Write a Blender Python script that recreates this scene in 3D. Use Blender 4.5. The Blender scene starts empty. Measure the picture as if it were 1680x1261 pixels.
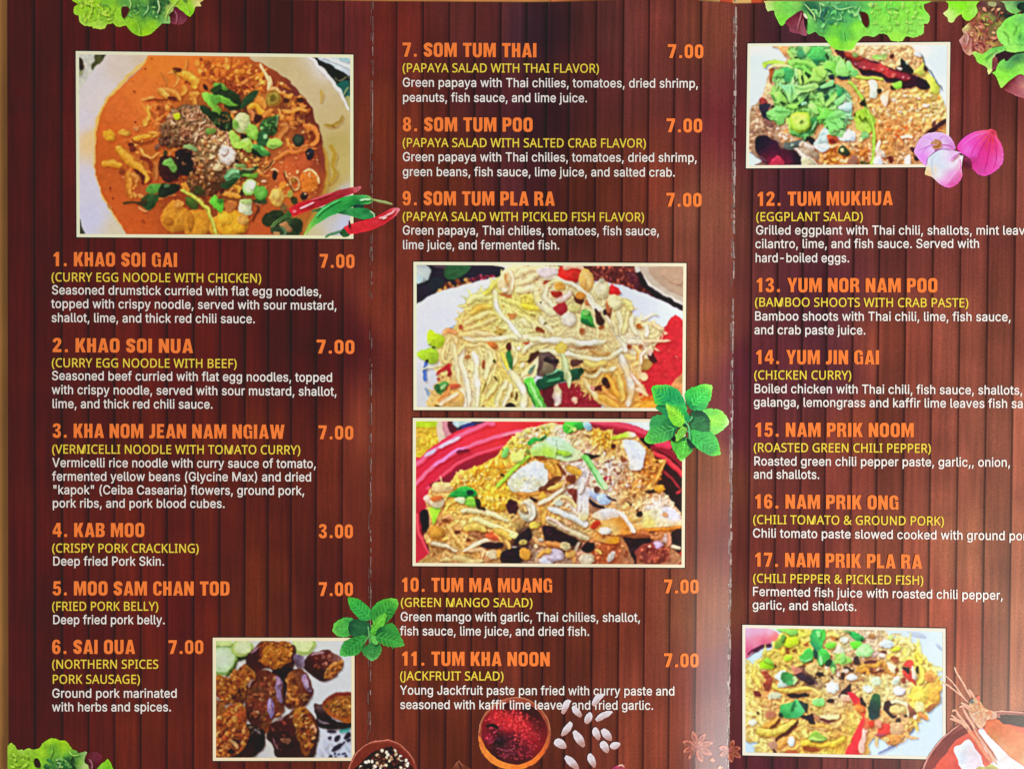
import bpy, math, random
import numpy as np
from mathutils import Matrix, Vector
from mathutils.geometry import tessellate_polygon

# ------------------------------------------------------------------ camera, world, lamp, exposure
SC = bpy.context.scene
COL = SC.collection
U = 0.00016                     # one unit of the print layout in metres (a letter sheet is about 1780 x 1370)
DIST = 1500.0                   # lens to sheet, in layout units
PITCH, ROLL = math.radians(-0.85), math.radians(0.36)
CAM_R = Matrix.Rotation(ROLL, 3, 'Z') @ Matrix.Rotation(PITCH, 3, 'X')
CAM_P = Vector((0.0, DIST * math.tan(-PITCH), DIST))
cam = bpy.data.cameras.new('camera')
cam.sensor_width = 36.0
cam.lens = 36.0 * 1500.0 / 1680.0
cam.clip_start, cam.clip_end = 0.01, 20.0
cam_o = bpy.data.objects.new('camera', cam)
cam_o.matrix_world = Matrix.Translation(CAM_P * U) @ CAM_R.to_4x4()
COL.objects.link(cam_o)
SC.camera = cam_o

world = bpy.data.worlds.new('World')
SC.world = world
world.use_nodes = True
bg = world.node_tree.nodes['Background']
bg.inputs[0].default_value = (1.0, 0.955, 0.91, 1.0)
bg.inputs[1].default_value = 0.29

lamp = bpy.data.lights.new('window_light', 'AREA')
lamp.shape = 'RECTANGLE'
lamp.size, lamp.size_y = 0.46, 0.40
lamp.energy = 11.3
lamp.color = (1.0, 0.97, 0.935)
lamp_o = bpy.data.objects.new('window_light', lamp)
lamp_o.location = (0.64, -0.37, 0.49)
lamp_o.rotation_euler = (Vector((0.12, -0.04, 0.0)) - Vector(lamp_o.location)).to_track_quat('-Z', 'Y').to_euler()
COL.objects.link(lamp_o)

SC.view_settings.view_transform = 'Standard'
SC.view_settings.look = 'None'
SC.view_settings.exposure = 0.0
SC.view_settings.gamma = 1.0
SC.view_settings.use_curve_mapping = False
SC.cycles.use_denoising = True

# ------------------------------------------------------------------ sheet shape and the print's layout
random.seed(7)
FOLD_A, FOLD_B = -230.6, 361.2          # the two valley folds (layout units from the picture's middle)
EDGE_L, EDGE_R = -818.2, 950.0
EDGE_T, EDGE_B = 622.0, -740.0


def hermite(t, p0, m0, p1, m1, w):
    return (2 * t ** 3 - 3 * t ** 2 + 1) * p0 + (t ** 3 - 2 * t ** 2 + t) * m0 * w + (-2 * t ** 3 + 3 * t ** 2) * p1 + (t ** 3 - t ** 2) * m1 * w


BUMP = 0.172                     # slope of the middle panel's springy edge down into the second fold
BUMP_X = np.linspace(0, 340, 171)
BUMP_H = np.where(BUMP_X < 50, BUMP * BUMP_X,
                  np.where(BUMP_X < 125, hermite((BUMP_X - 50) / 75, 50 * BUMP, BUMP, 84 * BUMP, 0, 75),
                           hermite((BUMP_X - 125) / 215, 84 * BUMP, 0, 0, 0, 215)))


def height(x):
    """How high the folded sheet stands above the table at layout x."""
    if x < FOLD_A:
        return 2.0 + (FOLD_A - x) * 0.024
    if x > FOLD_B:
        return 2.0 + (x - FOLD_B) * 0.036
    return 2.0 + float(np.interp(FOLD_B - x, BUMP_X, BUMP_H))


def at(px, py, z=0.0):
    """Layout point of the print seen at photo pixel (px, py), z units above the paper; metres."""
    d = CAM_R @ Vector(((px - 840.0) / 1500.0, -(py - 630.5) / 1500.0, -1.0))
    h = 2.0 + z
    for _ in range(4):
        t = (CAM_P.z - h) / -d.z
        X = CAM_P.x + d.x * t
        h = height(X) + z
    t = (CAM_P.z - h) / -d.z
    return ((CAM_P.x + d.x * t) * U, (CAM_P.y + d.y * t) * U, h * U)


# how much light each part of the sheet receives (measured on a blank sheet): print inks are written as seen, then divided by it
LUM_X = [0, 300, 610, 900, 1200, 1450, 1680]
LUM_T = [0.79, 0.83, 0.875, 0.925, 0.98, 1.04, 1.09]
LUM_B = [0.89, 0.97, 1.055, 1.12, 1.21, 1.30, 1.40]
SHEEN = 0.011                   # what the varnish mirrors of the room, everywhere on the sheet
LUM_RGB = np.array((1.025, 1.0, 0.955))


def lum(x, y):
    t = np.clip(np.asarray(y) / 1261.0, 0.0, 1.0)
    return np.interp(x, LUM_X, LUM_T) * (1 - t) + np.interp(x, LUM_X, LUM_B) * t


def s2l(c):
    return c / 12.92 if c <= 0.04045 else ((c + 0.055) / 1.055) ** 2.4


def hexc(h):
    return tuple(int(h[i:i + 2], 16) / 255.0 for i in (0, 2, 4))


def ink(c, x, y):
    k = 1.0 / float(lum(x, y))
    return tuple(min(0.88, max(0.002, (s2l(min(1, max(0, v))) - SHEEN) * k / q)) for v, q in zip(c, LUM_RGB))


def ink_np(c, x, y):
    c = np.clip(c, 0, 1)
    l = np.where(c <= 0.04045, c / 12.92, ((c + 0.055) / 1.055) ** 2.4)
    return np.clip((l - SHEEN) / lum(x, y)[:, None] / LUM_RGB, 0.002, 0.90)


def at_np(px, py, z):
    """at() for arrays of pixels."""
    d = np.stack([(px - 840.0) / 1500.0, -(py - 630.5) / 1500.0, -np.ones_like(px)], 1) @ np.array(CAM_R).T
    h = np.full_like(px, 2.0) + z
    for _ in range(5):
        t = (CAM_P.z - h) / -d[:, 2]
        x = CAM_P.x + d[:, 0] * t
        h = z + 2.0 + np.where(x < FOLD_A, (FOLD_A - x) * 0.024, np.where(x > FOLD_B, (x - FOLD_B) * 0.036, np.interp(FOLD_B - x, BUMP_X, BUMP_H)))
    return np.stack([x, CAM_P.y + d[:, 1] * t, h], 1) * U


def mix(a, b, t):
    return tuple(p + (q - p) * t for p, q in zip(a, b))


def vary(c, v):
    k = 1 + random.uniform(-v, v)
    return tuple(min(1, max(0, x * k + random.uniform(-v, v) * 0.12)) for x in c)


# ------------------------------------------------------------------ materials
def nodes(m):
    m.use_nodes = True
    return m.node_tree.nodes, m.node_tree.links


def print_material():
    m = bpy.data.materials.new('glossy_print')
    N, L = nodes(m)
    b = N['Principled BSDF']
    at_ = N.new('ShaderNodeAttribute'); at_.attribute_name = 'ink'
    tc = N.new('ShaderNodeTexCoord')
    n1 = N.new('ShaderNodeTexNoise'); n1.inputs['Scale'].default_value = 1.0 / (4.5 * U); n1.inputs['Detail'].default_value = 3
    n2 = N.new('ShaderNodeTexNoise'); n2.inputs['Scale'].default_value = 1.0 / (22 * U); n2.inputs['Detail'].default_value = 2
    L.new(tc.outputs['Object'], n1.inputs['Vector']); L.new(tc.outputs['Object'], n2.inputs['Vector'])
    s = N.new('ShaderNodeMath'); s.operation = 'ADD'
    L.new(n1.outputs['Fac'], s.inputs[0]); L.new(n2.outputs['Fac'], s.inputs[1])
    s2 = N.new('ShaderNodeMath'); s2.operation = 'SUBTRACT'; s2.inputs[1].default_value = 1.0
    L.new(s.outputs[0], s2.inputs[0])
    mu = N.new('ShaderNodeMath'); mu.operation = 'MULTIPLY'
    L.new(s2.outputs[0], mu.inputs[0]); L.new(at_.outputs['Alpha'], mu.inputs[1])
    ad = N.new('ShaderNodeMath'); ad.operation = 'ADD'; ad.inputs[1].default_value = 1.0
    L.new(mu.outputs[0], ad.inputs[0])
    vm = N.new('ShaderNodeVectorMath'); vm.operation = 'SCALE'
    L.new(at_.outputs['Color'], vm.inputs[0]); L.new(ad.outputs[0], vm.inputs['Scale'])
    L.new(vm.outputs[0], b.inputs['Base Color'])
    b.inputs['Roughness'].default_value = 0.22
    b.inputs['Specular IOR Level'].default_value = 0.5
    return m


def wood_print_material():
    m = bpy.data.materials.new('printed_planks')
    N, L = nodes(m)
    b = N['Principled BSDF']
    at_ = N.new('ShaderNodeAttribute'); at_.attribute_name = 'ink'
    tc = N.new('ShaderNodeTexCoord')
    mp = N.new('ShaderNodeMapping'); mp.inputs['Scale'].default_value = (1.0, 0.035, 0.0)
    L.new(tc.outputs['Object'], mp.inputs[0])
    n1 = N.new('ShaderNodeTexNoise'); n1.inputs['Scale'].default_value = 1 / (6.5 * U); n1.inputs['Detail'].default_value = 5
    L.new(mp.outputs[0], n1.inputs['Vector'])
    mp2 = N.new('ShaderNodeMapping'); mp2.inputs['Scale'].default_value = (1.0, 0.12, 0.0)
    L.new(tc.outputs['Object'], mp2.inputs[0])
    n2 = N.new('ShaderNodeTexNoise'); n2.inputs['Scale'].default_value = 1 / (26 * U); n2.inputs['Detail'].default_value = 3
    L.new(mp2.outputs[0], n2.inputs['Vector'])
    n3 = N.new('ShaderNodeTexNoise'); n3.inputs['Scale'].default_value = 1 / (2.6 * U); n3.inputs['Detail'].default_value = 1
    L.new(tc.outputs['Object'], n3.inputs['Vector'])

    def rng(n, lo, hi):
        r = N.new('ShaderNodeMapRange')
        r.inputs['From Min'].default_value, r.inputs['From Max'].default_value = 0.3, 0.7
        r.inputs['To Min'].default_value, r.inputs['To Max'].default_value = lo, hi
        L.new(n.outputs['Fac'], r.inputs['Value'])
        return r
    a, c, d = rng(n1, 0.76, 1.24), rng(n2, 0.82, 1.18), rng(n3, 0.84, 1.16)
    m1 = N.new('ShaderNodeMath'); m1.operation = 'MULTIPLY'
    L.new(a.outputs[0], m1.inputs[0]); L.new(c.outputs[0], m1.inputs[1])
    m2 = N.new('ShaderNodeMath'); m2.operation = 'MULTIPLY'
    L.new(m1.outputs[0], m2.inputs[0]); L.new(d.outputs[0], m2.inputs[1])
    vm = N.new('ShaderNodeVectorMath'); vm.operation = 'SCALE'
    L.new(at_.outputs['Color'], vm.inputs[0]); L.new(m2.outputs[0], vm.inputs['Scale'])
    L.new(vm.outputs[0], b.inputs['Base Color'])
    b.inputs['Roughness'].default_value = 0.23
    b.inputs['Specular IOR Level'].default_value = 0.5
    bp = N.new('ShaderNodeBump'); bp.inputs['Strength'].default_value = 0.05; bp.inputs['Distance'].default_value = 2e-5
    L.new(n3.outputs['Fac'], bp.inputs['Height']); L.new(bp.outputs[0], b.inputs['Normal'])
    return m


PRINT = print_material()
PLANKS = wood_print_material()


def flat_material(name, col, rough=0.6, noise=0.15, scale=12.0, stretch=(1, 1, 1)):
    m = bpy.data.materials.new(name)
    N, L = nodes(m)
    b = N['Principled BSDF']
    tc = N.new('ShaderNodeTexCoord')
    mp = N.new('ShaderNodeMapping'); mp.inputs['Scale'].default_value = stretch
    L.new(tc.outputs['Object'], mp.inputs[0])
    n = N.new('ShaderNodeTexNoise'); n.inputs['Scale'].default_value = 1 / (scale * U); n.inputs['Detail'].default_value = 5
    L.new(mp.outputs[0], n.inputs['Vector'])
    r = N.new('ShaderNodeValToRGB')
    c = tuple(s2l(v) for v in hexc(col))
    r.color_ramp.elements[0].position, r.color_ramp.elements[1].position = 0.3, 0.7
    r.color_ramp.elements[0].color = tuple(v * (1 - noise) for v in c) + (1,)
    r.color_ramp.elements[1].color = tuple(min(1, v * (1 + noise)) for v in c) + (1,)
    L.new(n.outputs['Fac'], r.inputs[0]); L.new(r.outputs[0], b.inputs['Base Color'])
    b.inputs['Roughness'].default_value = rough
    return m


# ------------------------------------------------------------------ objects
def empty(name, parent=None, label=None, loc=(0, 0, 0)):
    o = bpy.data.objects.new(name, None)
    o.empty_display_size = 0.01
    o.location = loc
    COL.objects.link(o)
    if parent: o.parent = parent
    if label: o['label'] = label
    return o


def mesh_object(name, verts, faces, mat, parent=None, label=None, inks=None):
    me = bpy.data.meshes.new(name)
    me.from_pydata(verts, [], faces)
    if inks:
        a = me.color_attributes.new('ink', 'FLOAT_COLOR', 'POINT')
        a.data.foreach_set('color', [v for c in inks for v in c])
    me.materials.append(mat)
    me.update()
    o = bpy.data.objects.new(name, me)
    COL.objects.link(o)
    if parent: o.parent = parent
    if label: o['label'] = label
    return o


def nums(s):
    v = [float(t) for t in s.replace(',', ' ').split()]
    return list(zip(v[0::2], v[1::2]))


def smooth_closed(p, n=3):
    out = []
    m = len(p)
    for i in range(m):
        a, b, c, d = p[i - 1], p[i], p[(i + 1) % m], p[(i + 2) % m]
        for j in range(n):
            t = j / n
            out.append(tuple(0.5 * (2 * b[k] + (c[k] - a[k]) * t + (2 * a[k] - 5 * b[k] + 4 * c[k] - d[k]) * t * t
                                    + (3 * b[k] - a[k] - 3 * c[k] + d[k]) * t ** 3) for k in (0, 1)))
    return out


def smooth_open(p, n=4):
    if len(p) < 3:
        return [mix(p[0], p[-1], i / n) for i in range(n + 1)]
    q = [(2 * p[0][0] - p[1][0], 2 * p[0][1] - p[1][1])] + p + [(2 * p[-1][0] - p[-2][0], 2 * p[-1][1] - p[-2][1])]
    out = []
    for i in range(1, len(q) - 2):
        a, b, c, d = q[i - 1:i + 3]
        for j in range(n):
            t = j / n
            out.append(tuple(0.5 * (2 * b[k] + (c[k] - a[k]) * t + (2 * a[k] - 5 * b[k] + 4 * c[k] - d[k]) * t * t
                                    + (3 * b[k] - a[k] - 3 * c[k] + d[k]) * t ** 3) for k in (0, 1)))
    out.append(p[-1])
    return out


def inside(p, poly):
    x, y = p
    r = False
    j = len(poly) - 1
    for i in range(len(poly)):
        a, b = poly[i], poly[j]
        if (a[1] > y) != (b[1] > y) and x < (b[0] - a[0]) * (y - a[1]) / (b[1] - a[1]) + a[0]:
            r = not r
        j = i
    return r


class Field:
    """A smooth colour field through control colours (x, y, hex)."""
    def __init__(self, s, c=None):
        t = s.split()
        ox, oy, k = c or (0, 0, 1)
        self.p = [(ox + float(t[i]) / k, oy + float(t[i + 1]) / k, hexc(t[i + 2])) for i in range(0, len(t), 3)]

    def __call__(self, x, y):
        w = r = g = b = 0.0
        for px, py, c in self.p:
            q = 1.0 / ((px - x) ** 2 + (py - y) ** 2 + 30.0) ** 1.6
            w += q; r += q * c[0]; g += q * c[1]; b += q * c[2]
        return (r / w, g / w, b / w)


def blur(a, s):
    """Gaussian blur of an array over its first two axes."""
    r = max(1, int(3 * s))
    k = np.exp(-0.5 * (np.arange(-r, r + 1) / s) ** 2)
    k /= k.sum()
    for ax in (0, 1):
        p = np.pad(a, [(r, r) if i == ax else (0, 0) for i in range(a.ndim)], mode='edge')
        n = a.shape[ax]
        a = sum(k[i] * (p[i:i + n] if ax == 0 else p[:, i:i + n]) for i in range(2 * r + 1))
    return a


RNG = np.random.default_rng(11)


def noise2(h, w, size):
    """Smooth value noise, about unit spread, with features `size` cells wide, on a lattice turned by a random angle."""
    t = RNG.uniform(0.3, 1.2)
    Y, X = np.meshgrid(np.arange(h, dtype=np.float32), np.arange(w, dtype=np.float32), indexing='ij')
    u, v = (X * math.cos(t) + Y * math.sin(t)) / size, (-X * math.sin(t) + Y * math.cos(t)) / size
    u -= u.min(); v -= v.min()
    g = RNG.standard_normal((int(v.max()) + 3, int(u.max()) + 3)).astype(np.float32)
    ui, vi = u.astype(int), v.astype(int)
    fu, fv = u - ui, v - vi
    fu, fv = fu * fu * (3 - 2 * fu), fv * fv * (3 - 2 * fv)
    return (g[vi, ui] * (1 - fu) + g[vi, ui + 1] * fu) * (1 - fv) + (g[vi + 1, ui] * (1 - fu) + g[vi + 1, ui + 1] * fu) * fv


class Art:
    """One printed picture: ink shapes painted over each other on a fine grid of the sheet, then cut into one flat mesh per named layer."""
    def __init__(self, x0, y0, x1, y1, cell=1.0, ss=2):
        self.x0, self.y0, self.cell, self.ss = x0, y0, cell, ss
        self.w, self.h = int(math.ceil((x1 - x0) / cell)) + 1, int(math.ceil((y1 - y0) / cell)) + 1
        self.r = ss / cell
        self.img = np.zeros((self.h * ss, self.w * ss, 3), np.float32)
        self.idm = np.zeros((self.h * ss, self.w * ss), np.int16)
        self.layers, self.mots, self.lumps, self.tint = [], [0.0], [0.0], None
        self.crop = (0.0, 0.0, 1.0)
        self.cur = []
        self.drop, self.alpha, self.volume, self.keep_id = 0.16, 1.0, 0.0, False

    def layer(self, name, label=None, mot=0.05, drop=0.16, lump=0.0):
        self.layers.append((name, label))
        self.mots.append(mot)
        self.lumps.append(lump)
        self.tint = None
        self.volume = 0.22 if lump > 0.3 else 0.0  # strength of the upper-left light painted into each shape's colour
        self.drop = drop
        return self

    def c(self, ox, oy, s):
        self.crop = (ox, oy, s)
        return self

    def pts(self, s):
        ox, oy, k = self.crop
        return [(ox + u / k, oy + v / k) for u, v in nums(s)] if isinstance(s, str) else list(s)

    def _face(self, poly, cols):
        for i in range(1, len(poly) - 1):
            self.cur.append((poly[0], poly[i], poly[i + 1], cols[0], cols[i], cols[i + 1]))

    def _flush(self, soft=None):
        """Lays the collected triangles as one shape, with a soft drop shadow painted into the colours beneath it."""
        if not self.cur: return
        P = (np.array([[t[0], t[1], t[2]] for t in self.cur], np.float64) - (self.x0, self.y0)) * self.r
        K = np.array([[t[3], t[4], t[5]] for t in self.cur], np.float32)
        self.cur = []
        H, W = self.idm.shape
        ax, ay = max(0, int(P[..., 0].min()) - 1), max(0, int(P[..., 1].min()) - 1)
        bx, by = min(W, int(P[..., 0].max()) + 3), min(H, int(P[..., 1].max()) + 3)
        if bx <= ax or by <= ay: return
        col = np.zeros((by - ay, bx - ax, 3), np.float32)
        msk = np.zeros((by - ay, bx - ax), bool)
        for p, k in zip(P, K):
            (xa, ya), (xb, yb), (xc, yc) = p
            den = (yb - yc) * (xa - xc) + (xc - xb) * (ya - yc)
            if abs(den) < 1e-9: continue
            u0, u1 = max(ax, int(min(xa, xb, xc))), min(bx, int(max(xa, xb, xc)) + 2)
            v0, v1 = max(ay, int(min(ya, yb, yc))), min(by, int(max(ya, yb, yc)) + 2)
            if u1 <= u0 or v1 <= v0: continue
            X = np.arange(u0, u1) + 0.5
            Y = (np.arange(v0, v1) + 0.5)[:, None]
            l1 = ((yb - yc) * (X - xc) + (xc - xb) * (Y - yc)) / den
            l2 = ((yc - ya) * (X - xc) + (xa - xc) * (Y - yc)) / den
            l3 = 1 - l1 - l2
            m = (l1 >= -0.02) & (l2 >= -0.02) & (l3 >= -0.02)
            if not m.any(): continue
            c = l1[..., None] * k[0] + l2[..., None] * k[1] + l3[..., None] * k[2]
            s = (slice(v0 - ay, v1 - ay), slice(u0 - ax, u1 - ax))
            col[s][m] = c[m]
            msk[s] |= m
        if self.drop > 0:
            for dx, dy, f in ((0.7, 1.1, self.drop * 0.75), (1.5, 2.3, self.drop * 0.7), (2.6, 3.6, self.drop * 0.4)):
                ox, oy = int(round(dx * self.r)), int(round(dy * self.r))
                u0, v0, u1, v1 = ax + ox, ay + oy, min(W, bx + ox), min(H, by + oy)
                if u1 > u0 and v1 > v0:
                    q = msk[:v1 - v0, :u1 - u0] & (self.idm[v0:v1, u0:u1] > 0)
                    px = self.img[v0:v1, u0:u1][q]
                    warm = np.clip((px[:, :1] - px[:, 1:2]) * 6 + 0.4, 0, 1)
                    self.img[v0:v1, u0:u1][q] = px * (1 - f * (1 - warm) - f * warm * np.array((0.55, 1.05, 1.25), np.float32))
        if self.alpha < 1.0:
            msk2 = msk & (self.idm[ay:by, ax:bx] > 0)
            col[msk2] = col[msk2] * self.alpha + self.img[ay:by, ax:bx][msk2] * (1 - self.alpha)
        if self.keep_id:
            msk &= self.idm[ay:by, ax:bx] > 0
        self.img[ay:by, ax:bx][msk] = col[msk]
        if not self.keep_id:
            self.idm[ay:by, ax:bx][msk] = len(self.layers)

    def out(self, parent, z, soft=1.05, warp=1.0, grain=0.007, whole=None, wsize=10.0, relief=0.14, gain=1.0, sat=1.0, outline=None):
        """Warps, softens and grains the picture and links one mesh per layer (or one for all, named by `whole`)."""
        H, W = self.idm.shape
        if warp:
            a = warp * self.r
            dx = noise2(H, W, wsize * self.r) * a + noise2(H, W, wsize * 0.4 * self.r) * a * 0.35
            dy = noise2(H, W, wsize * self.r) * a + noise2(H, W, wsize * 0.4 * self.r) * a * 0.35
            yy = np.clip(np.arange(H)[:, None] + np.rint(dy).astype(int), 0, H - 1)
            xx = np.clip(np.arange(W)[None] + np.rint(dx).astype(int), 0, W - 1)
            self.img, self.idm = self.img[yy, xx], self.idm[yy, xx]
        cov = (self.idm > 0).astype(np.float32)
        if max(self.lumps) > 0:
            # crumbs and fibres shaded, with wet glints, in the food's printed colour
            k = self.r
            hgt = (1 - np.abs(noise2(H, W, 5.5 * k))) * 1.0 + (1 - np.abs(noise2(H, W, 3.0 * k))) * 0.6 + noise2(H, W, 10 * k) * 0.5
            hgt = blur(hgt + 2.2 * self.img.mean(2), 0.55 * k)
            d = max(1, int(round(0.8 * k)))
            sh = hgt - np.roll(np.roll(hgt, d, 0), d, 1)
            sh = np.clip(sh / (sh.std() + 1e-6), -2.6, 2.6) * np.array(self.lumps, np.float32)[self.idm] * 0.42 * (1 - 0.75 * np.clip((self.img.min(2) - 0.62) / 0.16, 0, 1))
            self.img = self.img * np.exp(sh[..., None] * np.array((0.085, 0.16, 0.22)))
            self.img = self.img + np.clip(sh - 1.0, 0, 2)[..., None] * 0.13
        n, h, w = self.ss, self.h, self.w
        mt = np.array(self.mots, np.float32)[self.idm]
        nz = noise2(H, W, 2.2 * self.r) * 0.6 + noise2(H, W, 6.0 * self.r) * 0.6
        img = self.img * (1 + (nz * mt)[..., None])
        img = blur(np.dstack([img * cov[..., None], cov]), soft * self.r)
        img = img.reshape(h, n, w, n, 4).mean((1, 3))
        full = img[..., 3]
        rgb = img[..., :3] / np.maximum(full, 1e-4)[..., None]
        ids = self.idm.reshape(h, n, w, n)[:, n // 2, :, n // 2].copy()
        fr = self.idm.reshape(h, n, w, n).max((1, 3))
        ids = np.where(full > 0.42, np.where(ids > 0, ids, fr), 0)
        # a phone's sharpening: a little local contrast
        if min(h, w) > 12:
            rgb = rgb + 0.5 * (rgb - blur(rgb, 2.6 / self.cell))
        if relief:  # edges lightened and shaded in the colour, as if lit from upper left
            L = blur(rgb.mean(2), 0.8 / self.cell)
            k = max(1, int(round(1.6 / self.cell)))
            e = L - np.roll(np.roll(L, k, 0), k, 1)
            rgb = rgb + (relief * np.clip(e, -0.25, 0.25) * 0.6 * (np.array(self.mots)[ids] > 0.03))[..., None]
        g = rgb.mean(2, keepdims=True)
        rgb = np.clip(g + (rgb - g) * sat, 0, 1.2) * gain
        rgb = rgb + RNG.standard_normal((h, w, 1)) * grain + noise2(h, w, 1.6)[..., None] * grain * 0.7
        X, Y = np.meshgrid(self.x0 + (np.arange(w) + 0.5) * self.cell, self.y0 + (np.arange(h) + 0.5) * self.cell)
        if outline:
            keep = np.ones((h, w), bool)
            for i in range(4):
                a, b = outline[i], outline[(i + 1) % 4]
                keep &= ((X - a[0]) * -(b[1] - a[1]) + (Y - a[1]) * (b[0] - a[0])) / math.dist(a, b) > -1.6
            ids = ids * keep
        inks = np.concatenate([ink_np(rgb.reshape(-1, 3), X.ravel(), Y.ravel()), np.zeros((h * w, 1))], 1)
        V = at_np(X.ravel(), Y.ravel(), z)
        I = np.arange(h * w).reshape(h, w)
        quads = np.stack([I[:-1, :-1], I[1:, :-1], I[1:, 1:], I[:-1, 1:]], -1).reshape(-1, 4)
        fid = ids[:-1, :-1].reshape(-1)
        # a face belongs to the layer of its corner; one whose corner is bare takes any inked corner's
        alt = np.stack([ids[1:, :-1], ids[1:, 1:], ids[:-1, 1:]], -1).reshape(-1, 3).max(1)
        ncov = sum((q > 0).astype(int) for q in (ids[:-1, :-1], ids[1:, :-1], ids[1:, 1:], ids[:-1, 1:])).reshape(-1)
        fid = np.where(ncov >= 2, np.where(fid > 0, fid, alt), 0)
        made = []
        groups = {}
        for i, (name, label) in enumerate(self.layers):
            groups.setdefault((name, label) if whole is None else whole, []).append(i + 1)
        for (name, label), idl in groups.items():
            f = quads[np.isin(fid, idl)]
            if not len(f): continue
            used, inv = np.unique(f, return_inverse=True)
            f = inv.reshape(-1, 4)
            me = bpy.data.meshes.new(name)
            me.vertices.add(len(used)); me.loops.add(len(f) * 4); me.polygons.add(len(f))
            me.vertices.foreach_set('co', V[used].astype(np.float32).ravel())
            me.loops.foreach_set('vertex_index', f.astype(np.int32).ravel())
            me.polygons.foreach_set('loop_start', np.arange(0, len(f) * 4, 4, dtype=np.int32))
            at_ = me.color_attributes.new('ink', 'FLOAT_COLOR', 'POINT')
            at_.data.foreach_set('color', inks[used].astype(np.float32).ravel())
            me.materials.append(PRINT)
            me.update(); me.validate()
            o = bpy.data.objects.new(name, me)
            COL.objects.link(o)
            if parent: o.parent = parent
            if label: o['label'] = label
            made.append(o)
        return made

    def tri(self, a, b, c, colf, big=11.0):
        e = [math.dist(a, b), math.dist(b, c), math.dist(c, a)]
        m = max(e)
        if m > big:
            i = e.index(m)
            p = (a, b, c)
            s, t, o = p[i], p[(i + 1) % 3], p[(i + 2) % 3]
            h = ((s[0] + t[0]) / 2, (s[1] + t[1]) / 2)
            self.tri(s, h, o, colf, big)
            self.tri(h, t, o, colf, big)
            return
        if (b[0] - a[0]) * (c[1] - a[1]) - (b[1] - a[1]) * (c[0] - a[0]) < 0:
            b, c = c, b
        self._face((a, b, c), (colf(*a), colf(*b), colf(*c)))

    def P(self, s, col, v=0.05, sm=2, big=11.0):
        """A filled outline. col: hex or a function of (x, y)."""
        p = self.pts(s)
        if sm > 1:
            p = smooth_closed(p, sm)
        if isinstance(col, str):
            base = hexc(col)
            memo = {}
            qx, qy = [q[0] for q in p], [q[1] for q in p]
            mx, my, hx, hy = (min(qx) + max(qx)) / 2, (min(qy) + max(qy)) / 2, max(qx) - min(qx) + .1, max(qy) - min(qy) + .1
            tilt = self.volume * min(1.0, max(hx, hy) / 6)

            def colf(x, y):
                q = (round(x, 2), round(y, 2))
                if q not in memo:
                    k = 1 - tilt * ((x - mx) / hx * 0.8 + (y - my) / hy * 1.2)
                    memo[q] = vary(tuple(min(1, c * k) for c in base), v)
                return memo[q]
        else:
            colf = col
        for t in tessellate_polygon([[Vector((x, y, 0)) for x, y in p]]):
            self.tri(p[t[0]], p[t[1]], p[t[2]], colf, big)
        self._flush()
        return self

    def blob(self, x, y, rx, ry, col, mid=None, rot=0.0, jit=0.10, n=11):
        """An irregular round chip with its own rim and middle colour."""
        a, b = (hexc(col) if isinstance(col, str) else col), mid
        b = a if b is None else (hexc(b) if isinstance(b, str) else b)
        cr, sr = math.cos(rot), math.sin(rot)
        rim = []
        for i in range(n):
            t = 2 * math.pi * i / n
            k = 1 + random.uniform(-jit, jit)
            u, w = math.cos(t) * rx * k, math.sin(t) * ry * k
            rim.append((x + u * cr - w * sr, y + u * sr + w * cr))
        ox, oy = (-0.22 * min(rx, ry), -0.26 * min(rx, ry)) if self.volume else (0, 0)
        rm = max(rx, ry)
        m1 = [((p[0] - x) * 0.6 + x + ox * .6, (p[1] - y) * 0.6 + y + oy * .6) for p in rim]
        ac = [vary(tuple(min(1, c * (1 - self.volume * 0.7 * ((p[0] - x) * .7 + (p[1] - y)) / rm)) for c in a), 0.07) for p in rim]
        mc = [vary(mix(a, b, 0.75), 0.05) for _ in rim]
        for i in range(n):
            j = (i + 1) % n
            self._face((rim[i], rim[j], m1[j], m1[i]), (ac[i], ac[j], mc[j], mc[i]))
            self._face((m1[i], m1[j], (x + ox, y + oy)), (mc[i], mc[j], b))
        self._flush()
        return self

    def E(self, u, v, ru, rv, col, mid=None, rot=0.0, jit=0.06, n=18):
        ox, oy, k = self.crop
        return self.blob(ox + u / k, oy + v / k, ru / k, rv / k, col, mid, math.radians(rot), jit, n)

    def ribbon(self, p, w, col, edge=None, taper=0.35, light=0.10):
        """A strand along px points p, w wide, darker at its edges."""
        c = hexc(col) if isinstance(col, str) else col
        e = mix(c, (0.34, 0.18, 0.06), 0.22) if edge is None else (hexc(edge) if isinstance(edge, str) else edge)
        h = tuple(min(1, x + light) for x in c)
        n = len(p)
        ph = random.uniform(0, 6.28)
        rows = []
        for i in range(n):
            a, b = p[max(0, i - 1)], p[min(n - 1, i + 1)]
            dx, dy = b[0] - a[0], b[1] - a[1]
            l = math.hypot(dx, dy) or 1
            nx, ny = -dy / l, dx / l
            t = i / (n - 1)
            k = w / 2 * (1 - taper * (2 * abs(t - 0.5)) ** 3) * (1 + (0.0 if w > 4 and taper < 0.11 else 0.06) * math.sin(i * 1.9 + ph) + 0.04 * math.sin(i * 0.7 + 2 * ph))
            if i in (0, n - 1) and taper > 0.02: k *= 0.45
            rows.append([(p[i][0] + nx * k * o, p[i][1] + ny * k * o) for o in (-1, -0.45, 0.35, 1)])
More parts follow.
